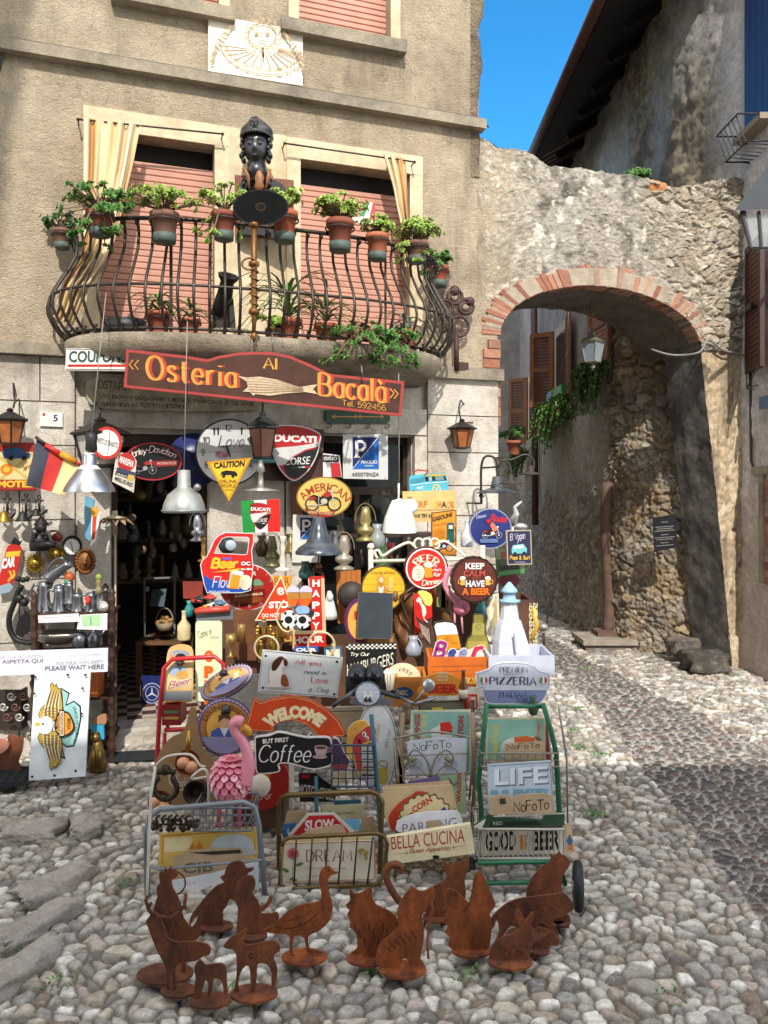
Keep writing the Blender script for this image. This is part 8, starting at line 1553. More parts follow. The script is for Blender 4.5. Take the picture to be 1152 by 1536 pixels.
figure('rusty_deer',D1,[(134,590),(150,572),(172,580),(195,620),(215,685),(262,706),(330,704),(395,716),(412,742),(404,765),(380,770),(345,792),(262,808),(252,860),(258,918),(240,930),(238,862),(228,862),(226,925),(206,936),(212,862),(200,806),(168,745),(146,690),(128,640),(118,615)],(268,940,82,32),'rusty iron deer with antlers at the front left',1,
       extra=lambda s,m:[s.tube([s.pt(x,y,-.003)for x,y in L],.006,m,5)for L in([(150,590),(128,560),(116,520),(122,500)],[(126,555),(140,530)],[(160,590),(230,600),(268,575),(292,540),(298,490)],[(275,565),(270,530)],[(290,545),(302,560)])])
figure('rusty_boy',D1,[(455,412),(474,402),(484,366),(508,344),(540,338),(562,348),(576,372),(608,368),(600,384),(582,392),(578,420),(566,446),(548,468),(552,500),(540,545),(520,520),(500,512),(484,545),(466,572),(472,640),(468,700),(452,720),(462,800),(440,812),(412,812),(420,745),(372,712),(352,640),(360,590),(334,600),(316,640),(322,590),(358,540),(400,488),(440,450),(474,436)],(440,850,75,38),'rusty iron boy with cap bending forward to a girl',1,Y=2.92)
figure('rusty_girl',D1,[(524,490),(528,450),(548,418),(584,404),(606,412),(616,440),(610,468),(600,484),(628,520),(640,548),(666,530),(678,502),(692,500),(690,524),(668,552),(640,575),(690,578),(715,572),(722,610),(690,640),(656,655),(656,700),(640,800),(625,870),(590,870),(580,760),(548,722),(528,680),(534,610),(536,550),(522,520)],(600,900,70,30),'rusty iron girl holding a flower facing the boy',0,Y=2.86)
figure('rusty_lamb',D1,[(338,822),(350,800),(362,788),(376,800),(392,812),(436,806),(470,808),(484,836),(484,880),(490,938),(474,944),(466,890),(444,872),(424,878),(420,930),(402,960),(394,955),(402,900),(388,880),(372,940),(352,990),(334,985),(336,930),(344,870)],(408,984,94,42),'small rusty iron lamb nearest to the viewer',1)
figure('rusty_fawn',D1,[(470,726),(490,700),(512,680),(545,668),(578,642),(572,668),(552,688),(560,714),(600,718),(650,708),(700,702),(726,722),(726,748),(704,760),(700,790),(716,830),(706,905),(688,915),(690,850),(668,808),(626,806),(622,860),(612,935),(596,942),(594,860),(584,812),(556,830),(536,892),(544,940),(522,952),(518,930),(530,860),(530,770),(516,742),(492,738)],(610,952,108,42),'rusty iron fawn with long ears at the front',0,cuts=([oval(595,768,10,11,12),4],))
figure('rusty_goose',D1,[(905,424),(912,385),(934,363),(955,364),(972,384),(995,392),(962,402),(945,424),(944,462),(962,520),(966,570),(945,620),(900,658),(856,680),(862,738),(900,745),(925,756),(868,764),(848,745),(838,688),(792,680),(786,756),(815,786),(770,786),(772,680),(720,670),(648,656),(700,628),(746,582),(800,546),(858,532),(908,520),(916,480)],(838,786,104,32),'rusty iron goose standing upright under the DREAM sign',2,cuts=(([(700,640),(780,645),(850,620),(905,570)],3),([(760,610),(830,590),(870,560)],2),(oval(950,380,4,4,10),3)))
figure('rusty_fluffy_cat',D2,[(68,556),(92,578),(128,570),(165,546),(166,590),(186,626),(220,642),(262,668),(285,708),(276,760),(248,800),(210,850),(180,872),(140,868),(125,835),(98,846),(76,834),(104,812),(98,750),(70,722),(76,700),(60,668),(70,650),(54,628),(74,606)],(150,868,92,26),'rusty iron fluffy cat at the left of the cat group',2,cuts=[([(90+q*20,700+(q%3)*30),(98+q*20,740+(q%3)*30)],3)for q in range(8)])
figure('rusty_tabby_cat',D2,[(276,650),(296,600),(330,556),(340,546),(368,566),(400,564),(432,548),(440,590),(430,606),(402,640),(382,676),(392,730),(386,800),(376,862),(392,882),(332,894),(322,862),(300,858),(286,890),(230,910),(192,892),(184,850),(200,800),(246,756),(286,720),(280,690)],(300,916,102,24),'rusty iron sitting cat with striped body in front of the others',2,cuts=[([(220+q*22,800-q*14),(250+q*22,830-q*12)],3)for q in range(6)],
       extra=lambda s,m:(s.tube([s.pt(x,y,.01)for x,y in((424,600),(428,640),(412,700),(405,780),(410,850))],.004,m,5)))
figure('rusty_curled_tail_cat',D2,[(474,448),(486,440),(500,452),(540,446),(568,430),(582,440),(580,480),(566,516),(572,570),(560,640),(520,700),(490,800),(440,830),(380,820),(384,740),(400,660),(396,590),(420,552),(470,530),(488,500)],(440,812,55,24),'rusty iron cat with raised curled tail behind the tabby cat',0,Y=2.98,extra=lambda s,m:s.tube(catmull([tuple(s.pt(x,y,-.003))for x,y in((400,640),(300,620),(250,560),(228,500),(238,462),(270,452),(292,464),(286,486))],5,False),.014,m,6))
figure('rusty_fox',D2,[(592,612),(604,520),(616,490),(630,482),(650,502),(668,545),(692,598),(700,632),(676,660),(684,720),(676,790),(656,818),(520,820),(496,790),(508,770),(482,745),(496,720),(476,690),(492,660),(484,600),(492,560),(520,560),(548,584),(572,604)],(595,834,84,18),'rusty iron sitting fox looking up in the middle right',2,cuts=(([(560,656),(590,620),(600,560)],3),))
figure('rusty_frog_king',D2,[(834,592),(842,540),(866,500),(900,460),(936,442),(942,404),(958,420),(978,392),(984,416),(1000,412),(1022,440),(1014,466),(990,500),(984,560),(990,620),(960,760),(900,760),(860,660)],(940,730,60,20),'rusty iron frog with small crown behind the wolf',0,Y=2.96)
figure('rusty_wolf',D2,[(1040,640),(1022,600),(990,574),(940,582),(880,588),(800,600),(746,622),(700,662),(664,706),(622,752),(660,750),(692,722),(706,688),(716,740),(696,790),(672,830),(700,832),(722,790),(742,742),(770,716),(806,730),(866,752),(884,705),(916,706),(940,740),(958,770),(950,805),(975,800),(968,740),(946,690),(986,676),(1016,660)],(860,830,110,22),'dark rusty iron wolf walking to the right',1,Y=2.86,cuts=[([(760+q*26,620+(q%2)*16),(782+q*26,640+(q%2)*16)],2)for q in range(8)])
figure('rusty_rabbit',D2,[(672,852),(682,810),(712,774),(760,756),(798,736),(804,712),(788,680),(794,644),(812,664),(830,694),(852,664),(868,658),(862,690),(848,716),(870,734),(878,756),(866,776),(850,786),(858,810),(846,840),(836,868),(800,872),(790,856),(762,868),(690,866)],(764,880,98,26),'rusty iron rabbit with tall ears at the front right',0,cuts=[([(720+q*18,800+(q%3)*16),(728+q*18,812+(q%3)*16)],3)for q in range(7)])
figure('rusty_hedgehog',D2,[(836,858),(846,820),(872,784),(912,762),(946,740),(962,766),(978,788),(962,804),(940,802),(912,830),(880,852)],(888,862,46,20),'small rusty iron hedgehog right of the rabbit',1,Y=2.77)
figure('rusty_owl',D2,[(924,692),(960,680),(1008,664),(1024,690),(1016,730),(1004,766),(974,776),(950,750)],(985,772,36,14),'small rusty iron owl under the chest of the wolf',1,Y=2.95)
# ---------------------------------------------------------------- left of the door: rack, tankards, wall ornaments
m_turn=M('3d2418',.5,var=.3,sc=20);YS=4.72
rk=thing('wooden_rack',at(110,1160,YS),'dark wooden rack with turned posts left of the door','rack')
for x,Y in((51,YS-.12),(168,YS),(60,YS+.15),(158,YS+.25)):
 p=at(x,740+1.66*F/Y,Y);H=1.05;pr=[(.018,0),(.024,.02)]
 for q in range(7):z=.06+q*.14;pr+=[(.014,z),(.022,z+.03),(.026,z+.05),(.016,z+.07),(.02,z+.09),(.02,z+.12)]
 pr+=[(.014,H-.02),(.022,H),(.004,H+.03)];b=B();b.lathe(pr,p,m_turn,n=12);b.build('post',parent=rk)
for y in(922,985,1048,1115):
 b=B();z=CZ+(HY-y)/F*YS;A,C_=at(48,y,YS-.13),at(172,y,YS);b.hexa([(A.x,A.y,z),(C_.x,C_.y,z),(C_.x-.06,C_.y+.28,z),(A.x-.06,A.y+.28,z),(A.x,A.y,z+.02),(C_.x,C_.y,z+.02),(C_.x-.06,C_.y+.28,z+.02),(A.x-.06,A.y+.28,z+.02)],m_turn);b.build('shelf',parent=rk)
m_pew=M('7d8084',.32,.85,var=.25,sc=14);k=1/F*YS
def tankard(px,py,w,h,label,lid=False,spout=False,tilt=0):
 rt=thing('pewter_tankard',at(px,py,YS+.03),label,'tankard','pewter jugs on the rack');p=at(px,py,YS+.03);r=w/2*k;H=h*k;ax=(math.sin(tilt),0,math.cos(tilt));b=B()
 b.lathe([(r*1.1,0),(r*1.12,H*.05),(r,H*.1),(r*.86,H*.5),(r*.72,H*.82),(r*.8,H),(r*.7,H),(r*.6,H*.85)],p,m_pew,ax,20);b.build('body',parent=rt);b=B();A=Vector(ax);S=Vector((-math.cos(tilt),-.2,math.sin(tilt)))
 b.tube(catmull([tuple(p+A*H*t+S*r*o)for t,o in((.85,.75),(.92,1.3),(.7,1.75),(.35,1.5),(.2,1.0))],4,False),.008,m_pew,6);b.build('handle',parent=rt)
 if lid:b=B();b.lathe([(r*.82,0),(r*.84,H*.03),(r*.5,H*.1),(r*.12,H*.13),(r*.16,H*.18),(r*.04,H*.2)],p+A*H,m_pew,ax,18);b.build('lid',parent=rt)
 if spout:b=B();b.tube([p+A*H*.8-S*r*.7,p+A*H*1.0-S*r*1.15,p+A*H*1.05-S*r*1.3],[.016,.012,.006],m_pew,6);b.build('spout',parent=rt)
for a in((66,920,20,48,'tall fluted pewter jug at the left of the rack',False,True,0),(89,921,20,40,'conical pewter jug second from the left',True,False,0),(116,921,19,31,'plain pewter mug right of the conical jug',False,False,0),(137,920,18,31,'straight pewter mug with spout',False,True,0),(104,906,15,32,'pewter jug half hidden behind the plain mug',True,False,0),(72,868,18,40,'pewter cup lying tilted on top of the jugs',False,False,.95),(151,906,14,22,'little pewter teapot at the right of the rack',True,True,0)):tankard(*a)
b=B();b.lathe([(.0,-.006),(.036,-.004),(.036,.004),(0,.006)],at(154,910,YS-.03),M('b8b4ac',.3,.6),(0,1,0),18);b.build('round_pewter_dish','small round pewter dish leaning at the rack corner','dish')
b=B();b.lathe([(.06,0),(.09,.01),(.16,.05),(.175,.075),(.17,.075),(.15,.05),(.08,.015)],at(86,966,YS+.02),M('9a968c',.3,.8,var=.3,sc=30,bmp=.4),n=26,sx=.6);b.build('silver_bowl','wide embossed silver bowl on the middle shelf','bowl')
for x,w,lab in((120,.05,'dark dented kettle right of the silver bowl'),(140,.04,'grey metal pot at the right of the middle shelf')):
 b=B();b.lathe([(w*.8,0),(w,.03),(w*.95,.07),(w*.5,.10),(w*.2,.105),(w*.15,.13)],at(x,972,YS),m_pew,n=16);b.tube([at(x+w*300,955,YS),at(x+w*420,945,YS)],.008,m_pew);b.build('kettle',lab,'kettle')
tin('paper_notice',C4,[(205,372),(425,360),(428,405),(208,412)],YS-.16,.003,P_('dcd8dc'),'white paper strip on the top shelf edge of the rack','notice',lambda s:s.line([(225,385),(400,376)],2,P_('a8a4b0')),pitch=0)
tin('price_card',C4,[(432,368),(580,360),(578,450),(414,446)],YS-.17,.003,P_('e4e2e0'),'white card with green panel on the top shelf','notice',lambda s:(s.poly([(436,372),(545,366),(542,428),(450,432)],P_('a8d0a0')),s.line([(490,382),(492,424)],4,P_('4a6a50'))),pitch=0)
def d(s):
 g1,g2=P_('8d8d96'),P_('5c5c66')
 s.text('PER LA TUA SICUREZZA',g1,quad=((-50,590),(234,584),(234,602),(-50,608)),bold=0);s.text('ASPETTA QUI',g2,quad=((12,612),(232,606),(232,630),(12,636)),bold=.02);s.text('ENJOY YOUR SHOPPING',P_('c0ccd0'),quad=((345,582),(562,576),(562,592),(345,598)),bold=0);s.text('FOR YOUR OWN SAFETY',g1,quad=((305,622),(563,612),(563,630),(305,640)));s.text('PLEASE WAIT HERE',g2,quad=((245,646),(563,634),(563,660),(245,670)),bold=.02)
tin('please_wait_sign',C4,[(-90,570),(582,548),(580,675),(-90,700)],4.48,.012,P_('dcdae4'),'long white sign reading PLEASE WAIT HERE',deco=d,pitch=0)
def d(s):
 tq,tq2,gold_,gd2,bk=P_('8fc0bc'),P_('5f9a98'),P_('b8963c'),P_('7a5f24'),BLK
 s.poly([(330,760),(378,790),(360,850),(400,830),(438,860),(440,930),(425,1010),(400,1080),(360,1085),(330,1060),(355,1150),(315,1130),(290,1150),(320,1000),(340,900)],bk);s.poly([(335,770),(370,795),(352,862),(400,838),(430,865),(432,930),(418,1005),(395,1072),(362,1076),(325,1050),(345,1135),(316,1120),(298,1135),(325,1000),(346,900)],tq);s.poly([(392,845),(428,868),(430,930),(416,1004),(394,1068),(375,1066),(402,1000),(412,930),(405,880)],P_('b0d8d4'))
 f=lambda u,v:(368+u*0+44*math.sin((.5+u*.0))*0+(24+26*math.sin(math.pi*(.12+.76*u)))+v*16,1062-200*u);sh,bd=font_text('AN AMERICAN LEGEND',.03);s._map(sh,bd,lambda u,v:(f(u,1-v)[0]-8,f(u,0)[1]),P_('1f5a58'),0)
 for sy in(-1,1):
  Wg=lambda L:[(x,968+sy*(968-y))for x,y in L]
  o=Wg([(214,925),(206,905),(222,870),(252,845),(266,800),(272,742),(284,730),(296,750),(306,738),(316,765),(328,760),(334,800),(342,860),(336,900),(310,940),(250,950)]);s.poly(o,bk);s.poly(inset(o,3.5),gold_)
  for q in range(9):a=q/8;s.line(Wg([(236+a*86,935-a*14),(240+a*78,880-a*34),(276+a*50,760+a*30)]),[3,6,2],gd2 if q%2 else P_('e4dcc0'))
  for q in range(4):s.line(Wg([(232+q*4,880+q*14),(270+q*8,868+q*16),(330-q*2,880+q*14)]),2,P_('4a3a18'))
 s.poly(cv((205,968),(225,925),(265,915),(290,940),(285,990),(255,1010),(220,1000)),P_('ece8e0'));s.poly(cv((205,968),(196,955),(215,945),(228,960)),P_('d8a83a'));s.ell(240,955,6,6,bk)
 s.poly(cv((300,968),(318,900),(350,885),(385,900),(412,968),(385,1010),(350,1022),(318,1010)),bk);s.poly(cv((307,968),(322,910),(350,895),(380,908),(402,968),(380,1002),(350,1014),(322,1002)),P_('d08a30'));s.rect(326,880,356,1025,bk);s.rect(330,886,352,1018,P_('d8c8a8'));s.text('HARLEY-DAVIDSON',P_('6a3a1a'),box=(282,944,400,960),rot=-90,bold=.03);s.text('MOTOR',bk,box=(285,945,340,962),rot=-90,bold=.03);s.text('CYCLES',bk,box=(350,945,410,962),rot=-90,bold=.03)
 for x,y in((200,702),(375,690),(470,690),(196,790),(456,762),(450,898),(186,1236),(306,1230),(420,1205)):s.ell(x,y,8,7,M('5a3a20',.8));s.ell(x,y,4,4,M('1c140f',.8))
tin('eagle_sign',C4,[(188,690),(488,680),(460,1240),(154,1264)],4.42,.012,P_('dfe6e8',wear=.02),'tall white enamel sign with a turned eagle emblem',deco=d,pitch=8)
# brass cat, turquoise bag, orange box
bc=thing('brass_cat',at(146,1156,4.6),'golden brass sitting cat statue beside the eagle sign','statue');kk=1/F*4.6;m_au=M('7d6430',.4,.6,var=.3,sc=20,bmp=.3);b=B()
b.lathe([(12*kk,0),(13.5*kk,4*kk),(13*kk,14*kk),(10.5*kk,28*kk),(7*kk,40*kk),(5.5*kk,46*kk),(2*kk,48*kk)],at(146,1156,4.6),m_au,n=18);b.ball(at(143,1106,4.58),(7.5*kk,7*kk,7*kk),m_au,14,9)
for x in(138,147):b.lathe([(3*kk,0),(.2*kk,8*kk)],at(x,1102,4.58),m_au,n=8)
for x in(140,150):b.tube([at(x,1125,4.54),at(x,1154,4.53)],3*kk,m_au,7)
b.ball(at(155,1145,4.6),(6*kk,7*kk,9*kk),m_au,12,8);b.build('body',parent=bc)
s=Flat(145,1095,4.62,5);s.slab([(135,1090),(141,1086),(155,1086),(156,1109),(143,1109)],.03,P_('3fa8cc'));s.slab(cv((138,1084),(144,1076),(158,1072),(158,1086),(142,1088)),.02,M('a87a5a',.6));s.build('turquoise_bag','small turquoise paper bag on the lower rack shelf','bag')
wood_box('orange_box',136,1010,147,1046,4.66,.1,M('b8642a',.5,var=.2),'narrow orange wooden box on the rack right of the eagle sign','box')
# ornaments on the wall
m_ann,m_gld,m_black=M('2f2a28',.4,.4,var=.2),M('9a7c32',.35,.75,var=.3,sc=25),M('201e1d',.5,.3,var=.2)
for x,y,m,lab,h in((6,783,m_gld,'brass anchor bell at the left edge of the wall',24),(34,782,m_black,'black anchor bell in the middle of the bell row',22),(54,774,m_black,'small black anchor bell at the right of the bell row',16)):
 Y=facY(max(x,4),.08);kk=1/F*Y;rt=thing('anchor_bell',at(x,y,Y),lab,'bell','anchor bells on the wall');b=B();b.lathe([(h*.48*kk,0),(h*.44*kk,h*.08*kk),(h*.26*kk,h*.4*kk),(h*.2*kk,h*.62*kk),(.002,h*.7*kk)],at(x,y,Y-.04),m,n=18);b.build('bell',parent=rt)
 b=B();b.tube([at(x+5,y-h*1.7,Y),at(x+5,y-h*.3,Y)],.009,m_ann,6);b.tube([at(x-1,y-h*1.45,Y),at(x+11,y-h*1.45,Y)],.007,m_ann,6);b.tube(catmull([tuple(at(x+a,y+c,Y))for a,c in((-6,-h*.45),(0,-h*.22),(5,-h*.18),(11,-h*.26),(17,-h*.6))],4,False),.007,m_ann,6);b.tube([at(x+5+2.4*math.cos(q*.6),y-h*1.78+2.4*math.sin(q*.6),Y)for q in range(11)],.004,m_ann,5,True);b.tube([at(x,y-h*1.4,Y-.02),at(x,y-h*.6,Y-.04)],.004,m_pew,5);b.build('anchor',parent=rt)
gn=thing('iron_gnome',at(62,826,facY(62,.12)),'dark cast iron gnome figure on the wall','figurine');b=B();Y=facY(62,.12);kk=1/F*Y
b.lathe([(14*kk,0),(15*kk,10*kk),(12*kk,22*kk),(8*kk,28*kk)],at(60,826,Y),m_black,n=14);b.ball(at(61,792,Y-.02),(9*kk,8*kk,9*kk),m_black);b.lathe([(11*kk,0),(9*kk,4*kk),(5*kk,10*kk),(1*kk,14*kk)],at(62,788,Y),m_black,n=12);b.tube([at(52,818,Y-.06),at(72,816,Y-.08),at(84,818,Y-.06)],.02,m_black,6)
for q in range(14):b.ball(at(60+R.uniform(-12,12),800+R.uniform(0,22),Y-.06),R.uniform(.008,.016),m_black,6,4)
b.build('body',parent=gn)
for cx,cy,r,o,lab in((52,845,17,.06,'gilded sun face ornament with wavy rays'),(84,831,15,.04,'second gilded sun face half behind the first')):
 s=onwall(cx,cy,o);pts=[]
 for q in range(44):a=q*2*math.pi/44;rr_=r*(1.0 if q%2==0 else .68);pts.append((cx+rr_*math.cos(a+.08*(q%2)),cy+rr_*math.sin(a+.08*(q%2))))
 s.slab(pts,.012,m_gld);kk=s.px(1);s.ball(s.pt(cx,cy,.0),(r*.5*kk,.03,r*.5*kk),m_gld,16,10);s.ball(s.pt(cx,cy+.5,.03),(.006,.008,.01),m_gld,8,6)
 for x in(-1,1):s.ball(s.pt(cx+x*r*.18,cy-r*.12,.022),.006,m_gld,7,5)
 s.tube([s.pt(cx-r*.2,cy+r*.2,.024),s.pt(cx,cy+r*.26,.028),s.pt(cx+r*.2,cy+r*.2,.024)],.003,m_gld,5);s.build('sun_face',lab,'wall ornament','gilded sun faces')
s=onwall(108,819,.10);s.slab(oval(108,819,15,15.5,30),.04,m_black);s.ell(108,820,11.6,11.8,P_('e4e2dc',wear=0),0,30);s.line([(108,820),(105,812)],1.2,BLK);s.line([(108,820),(109,828)],1.2,BLK)
for q in range(12):s.line([(108+9.5*math.cos(q*.524),820+9.6*math.sin(q*.524)),(108+11*math.cos(q*.524),820+11.2*math.sin(q*.524))],.8,BLK)
s.build('small_wall_clock','small round white wall clock with black rim','clock')
b=B();Y=facY(128,.12);b.ball(at(128,842,Y),(.055,.04,.07),M('8a5a2e',.45,.5,var=.4,sc=40,bmp=.8,bsc=50),18,12)
for q in range(22):a=q*.285;b.ball(at(128+13*math.cos(a),842+17*math.sin(a),Y-.02),.014,M('7a4a22',.5,.5,var=.4),7,5)
b.ball(at(128,844,Y-.05),(.012,.02,.018),M('8a5a2e',.45,.5,var=.4,sc=40,bmp=.8,bsc=50));b.build('copper_mask','copper leafy face mask hanging right of the small clock','mask')
b=B();b.ball(at(86,806,facY(86,.1)),(.035,.03,.03),M('7a1f1c',.3),12,8);b.tube([at(74,797,facY(74,.1)),at(84,796,facY(84,.1)),at(90,800,facY(90,.1))],.008,M('8a6a30',.4,.6),5);b.build('red_bird_ornament','small dark red bird ornament above the gilded suns','ornament')
s=onwall(18,845,.08);s.slab(cv((10,822),(22,815),(32,822),(30,838),(24,862),(14,882),(-2,886),(-4,872),(4,850)),.02,P_('b8281e'));s.poly([(10,828),(31,826),(29,834),(8,836)],P_('e0b030'));s.text('CAR',WHT,quad=((4,838),(24,834),(22,850),(2,854)),bold=.05);s.line([(14,856),(18,864),(12,872)],3,P_('e8b038'));s.line([(20,855),(22,862),(18,868)],2.5,P_('e8b038'));s.poly([(16,815),(22,805),(30,812),(34,810),(30,818)],BLK);s.poly([(-4,880),(14,874),(20,880),(14,888),(-4,892)],P_('8fa0a8'));s.build('bottle_shaped_sign','red extinguisher shaped sign with flames at the left edge','sign')
b=B();Y=facY(20,.1);hp=lambda L:[tuple(at(x/3.6,820+y/3.6,Y))for x,y in L]
b.tube(catmull(hp([(120,210),(95,250),(78,300),(52,370),(52,440),(80,495),(120,515),(172,520)]),4,False),.017,m_black,8)
for x,y,r in((100,175,.018),(125,180,.018),(145,175,.018),(105,280,.03),(130,300,.028)):b.ball(hp([(x,y)])[0],r,m_black)
s=onwall(140,420,.12,C4);s.slab(cv((85,470),(92,420),(110,380),(130,358),(128,338),(148,352),(164,340),(172,380),(176,430),(168,480),(140,470),(120,490)),.03,m_black);b.add(s.v,s.f,m_black);b.build('iron_hook_ornament','black iron ornament with horseshoe curve and horse head','wall ornament')
# low left: rusty cat, iron scrolls, mats
figure('rusty_cat',C4,[(-30,1060),(0,1040),(30,1050),(48,1064),(40,1030),(60,1012),(100,1030),(122,1016),(126,1060),(118,1110),(100,1160),(108,1236),(-30,1236)],(40,1236,60,10),'large rusty iron cat cut by the left photo edge',0,Y=4.5,group=None);
s=Flat(5,1112,4.46);s.slab(cv((-20,1112),(0,1108),(13,1116),(8,1126),(-8,1134),(-20,1132)),.01,P_('b87a64'));s.build('pink_tag','pinkish metal shape in front of the large rusty cat','ornament')
b=B();Y=4.7
for q in range(7):cx,cy=5+q*6,1060+18*math.sin(q*2.1);b.tube([at(cx+(7-t*.45)*math.cos(t*.7),cy+(7-t*.45)*math.sin(t*.7),Y)for t in range(14)],.006,M('6b4a3a',.5,.4)if q%2 else M('b8b4ac',.4,.5),5)
b.build('iron_scrollwork','tangled rusty iron scrollwork behind the large rusty cat','ironware')
wood_box('dark_wooden_box',-10,1035,32,1095,4.82,.2,M('2c1c14',.7,var=.3),'dark wooden box in the lower left corner by the wall','box')
m_mat=M('22262a',.9,var=.3,sc=30)
for px,py,w,dd,rz,lab in((203,1143,.30,.12,.18,'dark ribbed door mat at the doorstep'),(8,1176,.26,.26,.2,'dark ribbed mat at the left photo edge')):
 Y=CZ*F/(py-HY);c=Vector(((px-CX)/F*Y,Y,.035));q=Matrix.Rotation(rz,3,'Z');b=B();b.box(c,(w,dd,.018),m_mat,q)
 for i in range(9):b.box(c+q@Vector((0,-dd/2+dd*(i+.5)/9,.012)),(w*.96,dd/18,.010),m_mat,q)
 for i in range(5):b.box(c+q@Vector((-w/2+w*(i+.5)/5,0,.0135)),(.012,dd*.96,.008),m_mat,q)
 b.build('door_mat',lab,'door mat','black door mats')
# in the doorway
s=Flat(226,1040,5.75,5);s.slab([(212,1013),(241,1014),(241,1067),(211,1066)],.012,P_('1f2a63'));s.ring(228,1040,14,15,1.6,P_('a8b0c8'));s.ring(228,1040,9.5,10.5,1,P_('a8b0c8'))
for a in(-90,30,150):s.line([(228,1040),(228+9*math.cos(math.radians(a)),1040+10*math.sin(math.radians(a)))],[3,.5],P_('c8ccd8'))
s.build('blue_star_sign','dark blue plate with three pointed star inside the doorway','sign')
tb_=thing('low_table',at(240,1064,5.95),'low wooden table inside the dark doorway','table');b=B();p,q=at(203,962,5.9),at(272,962,5.9);zt=p.z;b.hexa([(p.x,p.y,zt-.03),(q.x,q.y,zt-.03),(q.x,q.y+.4,zt-.03),(p.x,p.y+.4,zt-.03),(p.x,p.y,zt),(q.x,q.y,zt),(q.x,q.y+.4,zt),(p.x,p.y+.4,zt)],M('6a4a2c',.6,var=.3));b.build('table_top',parent=tb_)
for x,y in((p.x+.02,p.y+.03),(q.x-.02,q.y+.03),(p.x+.02,p.y+.36),(q.x-.02,q.y+.36)):
 b=B();b.box((x,y,(zt-.03+.1)/2),(.04,.04,zt-.13),M('6a4a2c',.6,var=.3));b.build('leg',parent=tb_)
gc=thing('glass_cabinet',at(240,955,6.1),'glass cabinet on the table inside the dark doorway','cabinet');b=B()
for x,y in((217,868),(217,955),(262,868),(262,955)):pass
for a,c in(((217,868),(262,866)),((262,866),(262,955)),((217,868),(217,955)),((217,955),(262,955))):b.tube([at(*a,6.1),at(*c,6.1)],.010,M('9a9c98',.4,.4),4)
b.build('frame',parent=gc);s=Flat(235,900,6.15);s.slab([(228,885),(250,883),(246,910),(224,910)],.01,M('5a6a74',.4));s.slab([(219,880),(223,880),(223,887),(219,887)],.01,WHT);s.build('picture',parent=gc)
bk=thing('wicker_basket',at(247,945,5.9),'small basket of walnuts inside the doorway','basket');b=B();b.lathe([(.05,0),(.07,.06),(.066,.06),(.04,.01)],at(247,945,5.9),m_wick,n=16);b.tube([at(247+13*math.cos(q*.3142),934-22*math.sin(q*.3142),5.9)for q in range(11)],.006,m_wick,5);b.build('basket',parent=bk);b=B();rr=random.Random(3)
for q in range(16):b.ball(at(247+rr.uniform(-10,10),931+rr.uniform(-5,4),5.88),.016,M('a8824a',.6,var=.3),8,6)
b.build('walnuts',parent=bk)
b=B();b.tube([at(173,800,4.95),at(173,1085,4.95)],.008,M('a89a84',.5,.3),6)
rr=random.Random(12)
b.lathe([(.06,0),(.065,.008),(.02,.02),(.015,.05)],at(172,778,4.95),M('b8a88c',.5),n=16)
for q in range(10):
 a=q*.628;o=Vector((math.cos(a),math.sin(a)*.8,0));c=at(173,776,4.95);L=.13*rr.uniform(.8,1.1);b.add([c,c+o*L*.5+Vector((-o.y,o.x,0))*.035,c+o*L+Vector((0,0,-.03-.03*rr.random())),c+o*L*.5-Vector((-o.y,o.x,0))*.035],[(0,1,2,3)],M('b09a7c',.5,.3,var=.3))
b.build('flower_lamp','pale metal flower lamp on a thin pole by the door','lamp')
s=Flat(138,785,4.85,8,0);s.slab([(128,744),(141,750),(140,760),(146,762),(140,818),(128,806),(126,770)],.02,P_('5f9ab4'));s.slab([(138,764),(152,768),(144,812),(136,820)],.01,P_('dcd8d0'),off=.012);s.poly([(140,772),(146,772),(143,808),(138,810)],P_('c0482e'));s.poly([(136,760),(150,762),(148,772),(138,776)],P_('d89a3a'));s.build('blue_bottle_sign','pale blue cut-out sign with a bottle left of the doorway','sign')
b=B();b.tube([at(130+3*math.sin(q*.5),905-q*1.4,YS-.05)for q in range(8)],.012,P_('d8301f'),7);b.build('red_plastic_handle','bright red curved plastic handle among the pewter jugs','handle')
b=B();b.ball(at(104,866,YS+.05),(.03,.03,.035),P_('b8552a'),12,8);b.ball(at(101,873,YS+.03),(.02,.02,.02),P_('2a8a6a'),10,7);b.build('painted_ball_ornament','orange and green ball ornament above the jugs','ornament')
b=B();b.lathe([(.02,0),(.018,.03),(.008,.05),(.016,.06),(.014,.085),(.004,.10)],at(148,890,YS),M('9a8a5a',.5,var=.3),n=12);b.ball(at(148,866,YS),(.02,.018,.022),P_('8a9a3a'),10,7);b.build('clown_figurine','small figurine with olive hat above the pewter teapot','figurine')
rr=random.Random(21)
for q in range(24):
 x,y=rr.uniform(180,300),rr.uniform(700,830);Y=rr.uniform(5.5,6.3);b=B();p=at(x,y,Y);b.ball(p,(rr.uniform(.015,.05),.02,rr.uniform(.015,.06)),M(rr.choice(['6a6258','7c7368','8b6a50','9a968c','5f6a6a','aa8a5a']),.45,rr.choice([0,.5])),9,6);b.tube([p,p+Vector((0,0,.12))],.003,m_ann,4)
 b.build('hanging_trinket','dim trinket hanging at the top of the dark doorway','trinket','trinkets hanging in the doorway')
rr=random.Random(22)
for q in range(22):
 x,y=rr.uniform(505,612),rr.uniform(770,860);r_=rr.uniform(.02,.05);b=B();b.lathe([(r_*.6,0),(r_,.03),(r_*.7,.08),(r_*.3,.10),(r_*.35,.14)],at(x,y,facY(x,-.3)),M(rr.choice(['8b8478','aaa598','7a6a5a','9a9fa0','baaa7a']),.4,rr.choice([0,.6])),n=12)
 b.build('window_ware','dim jug standing behind the shop window glass','jug','jugs behind the shop window')
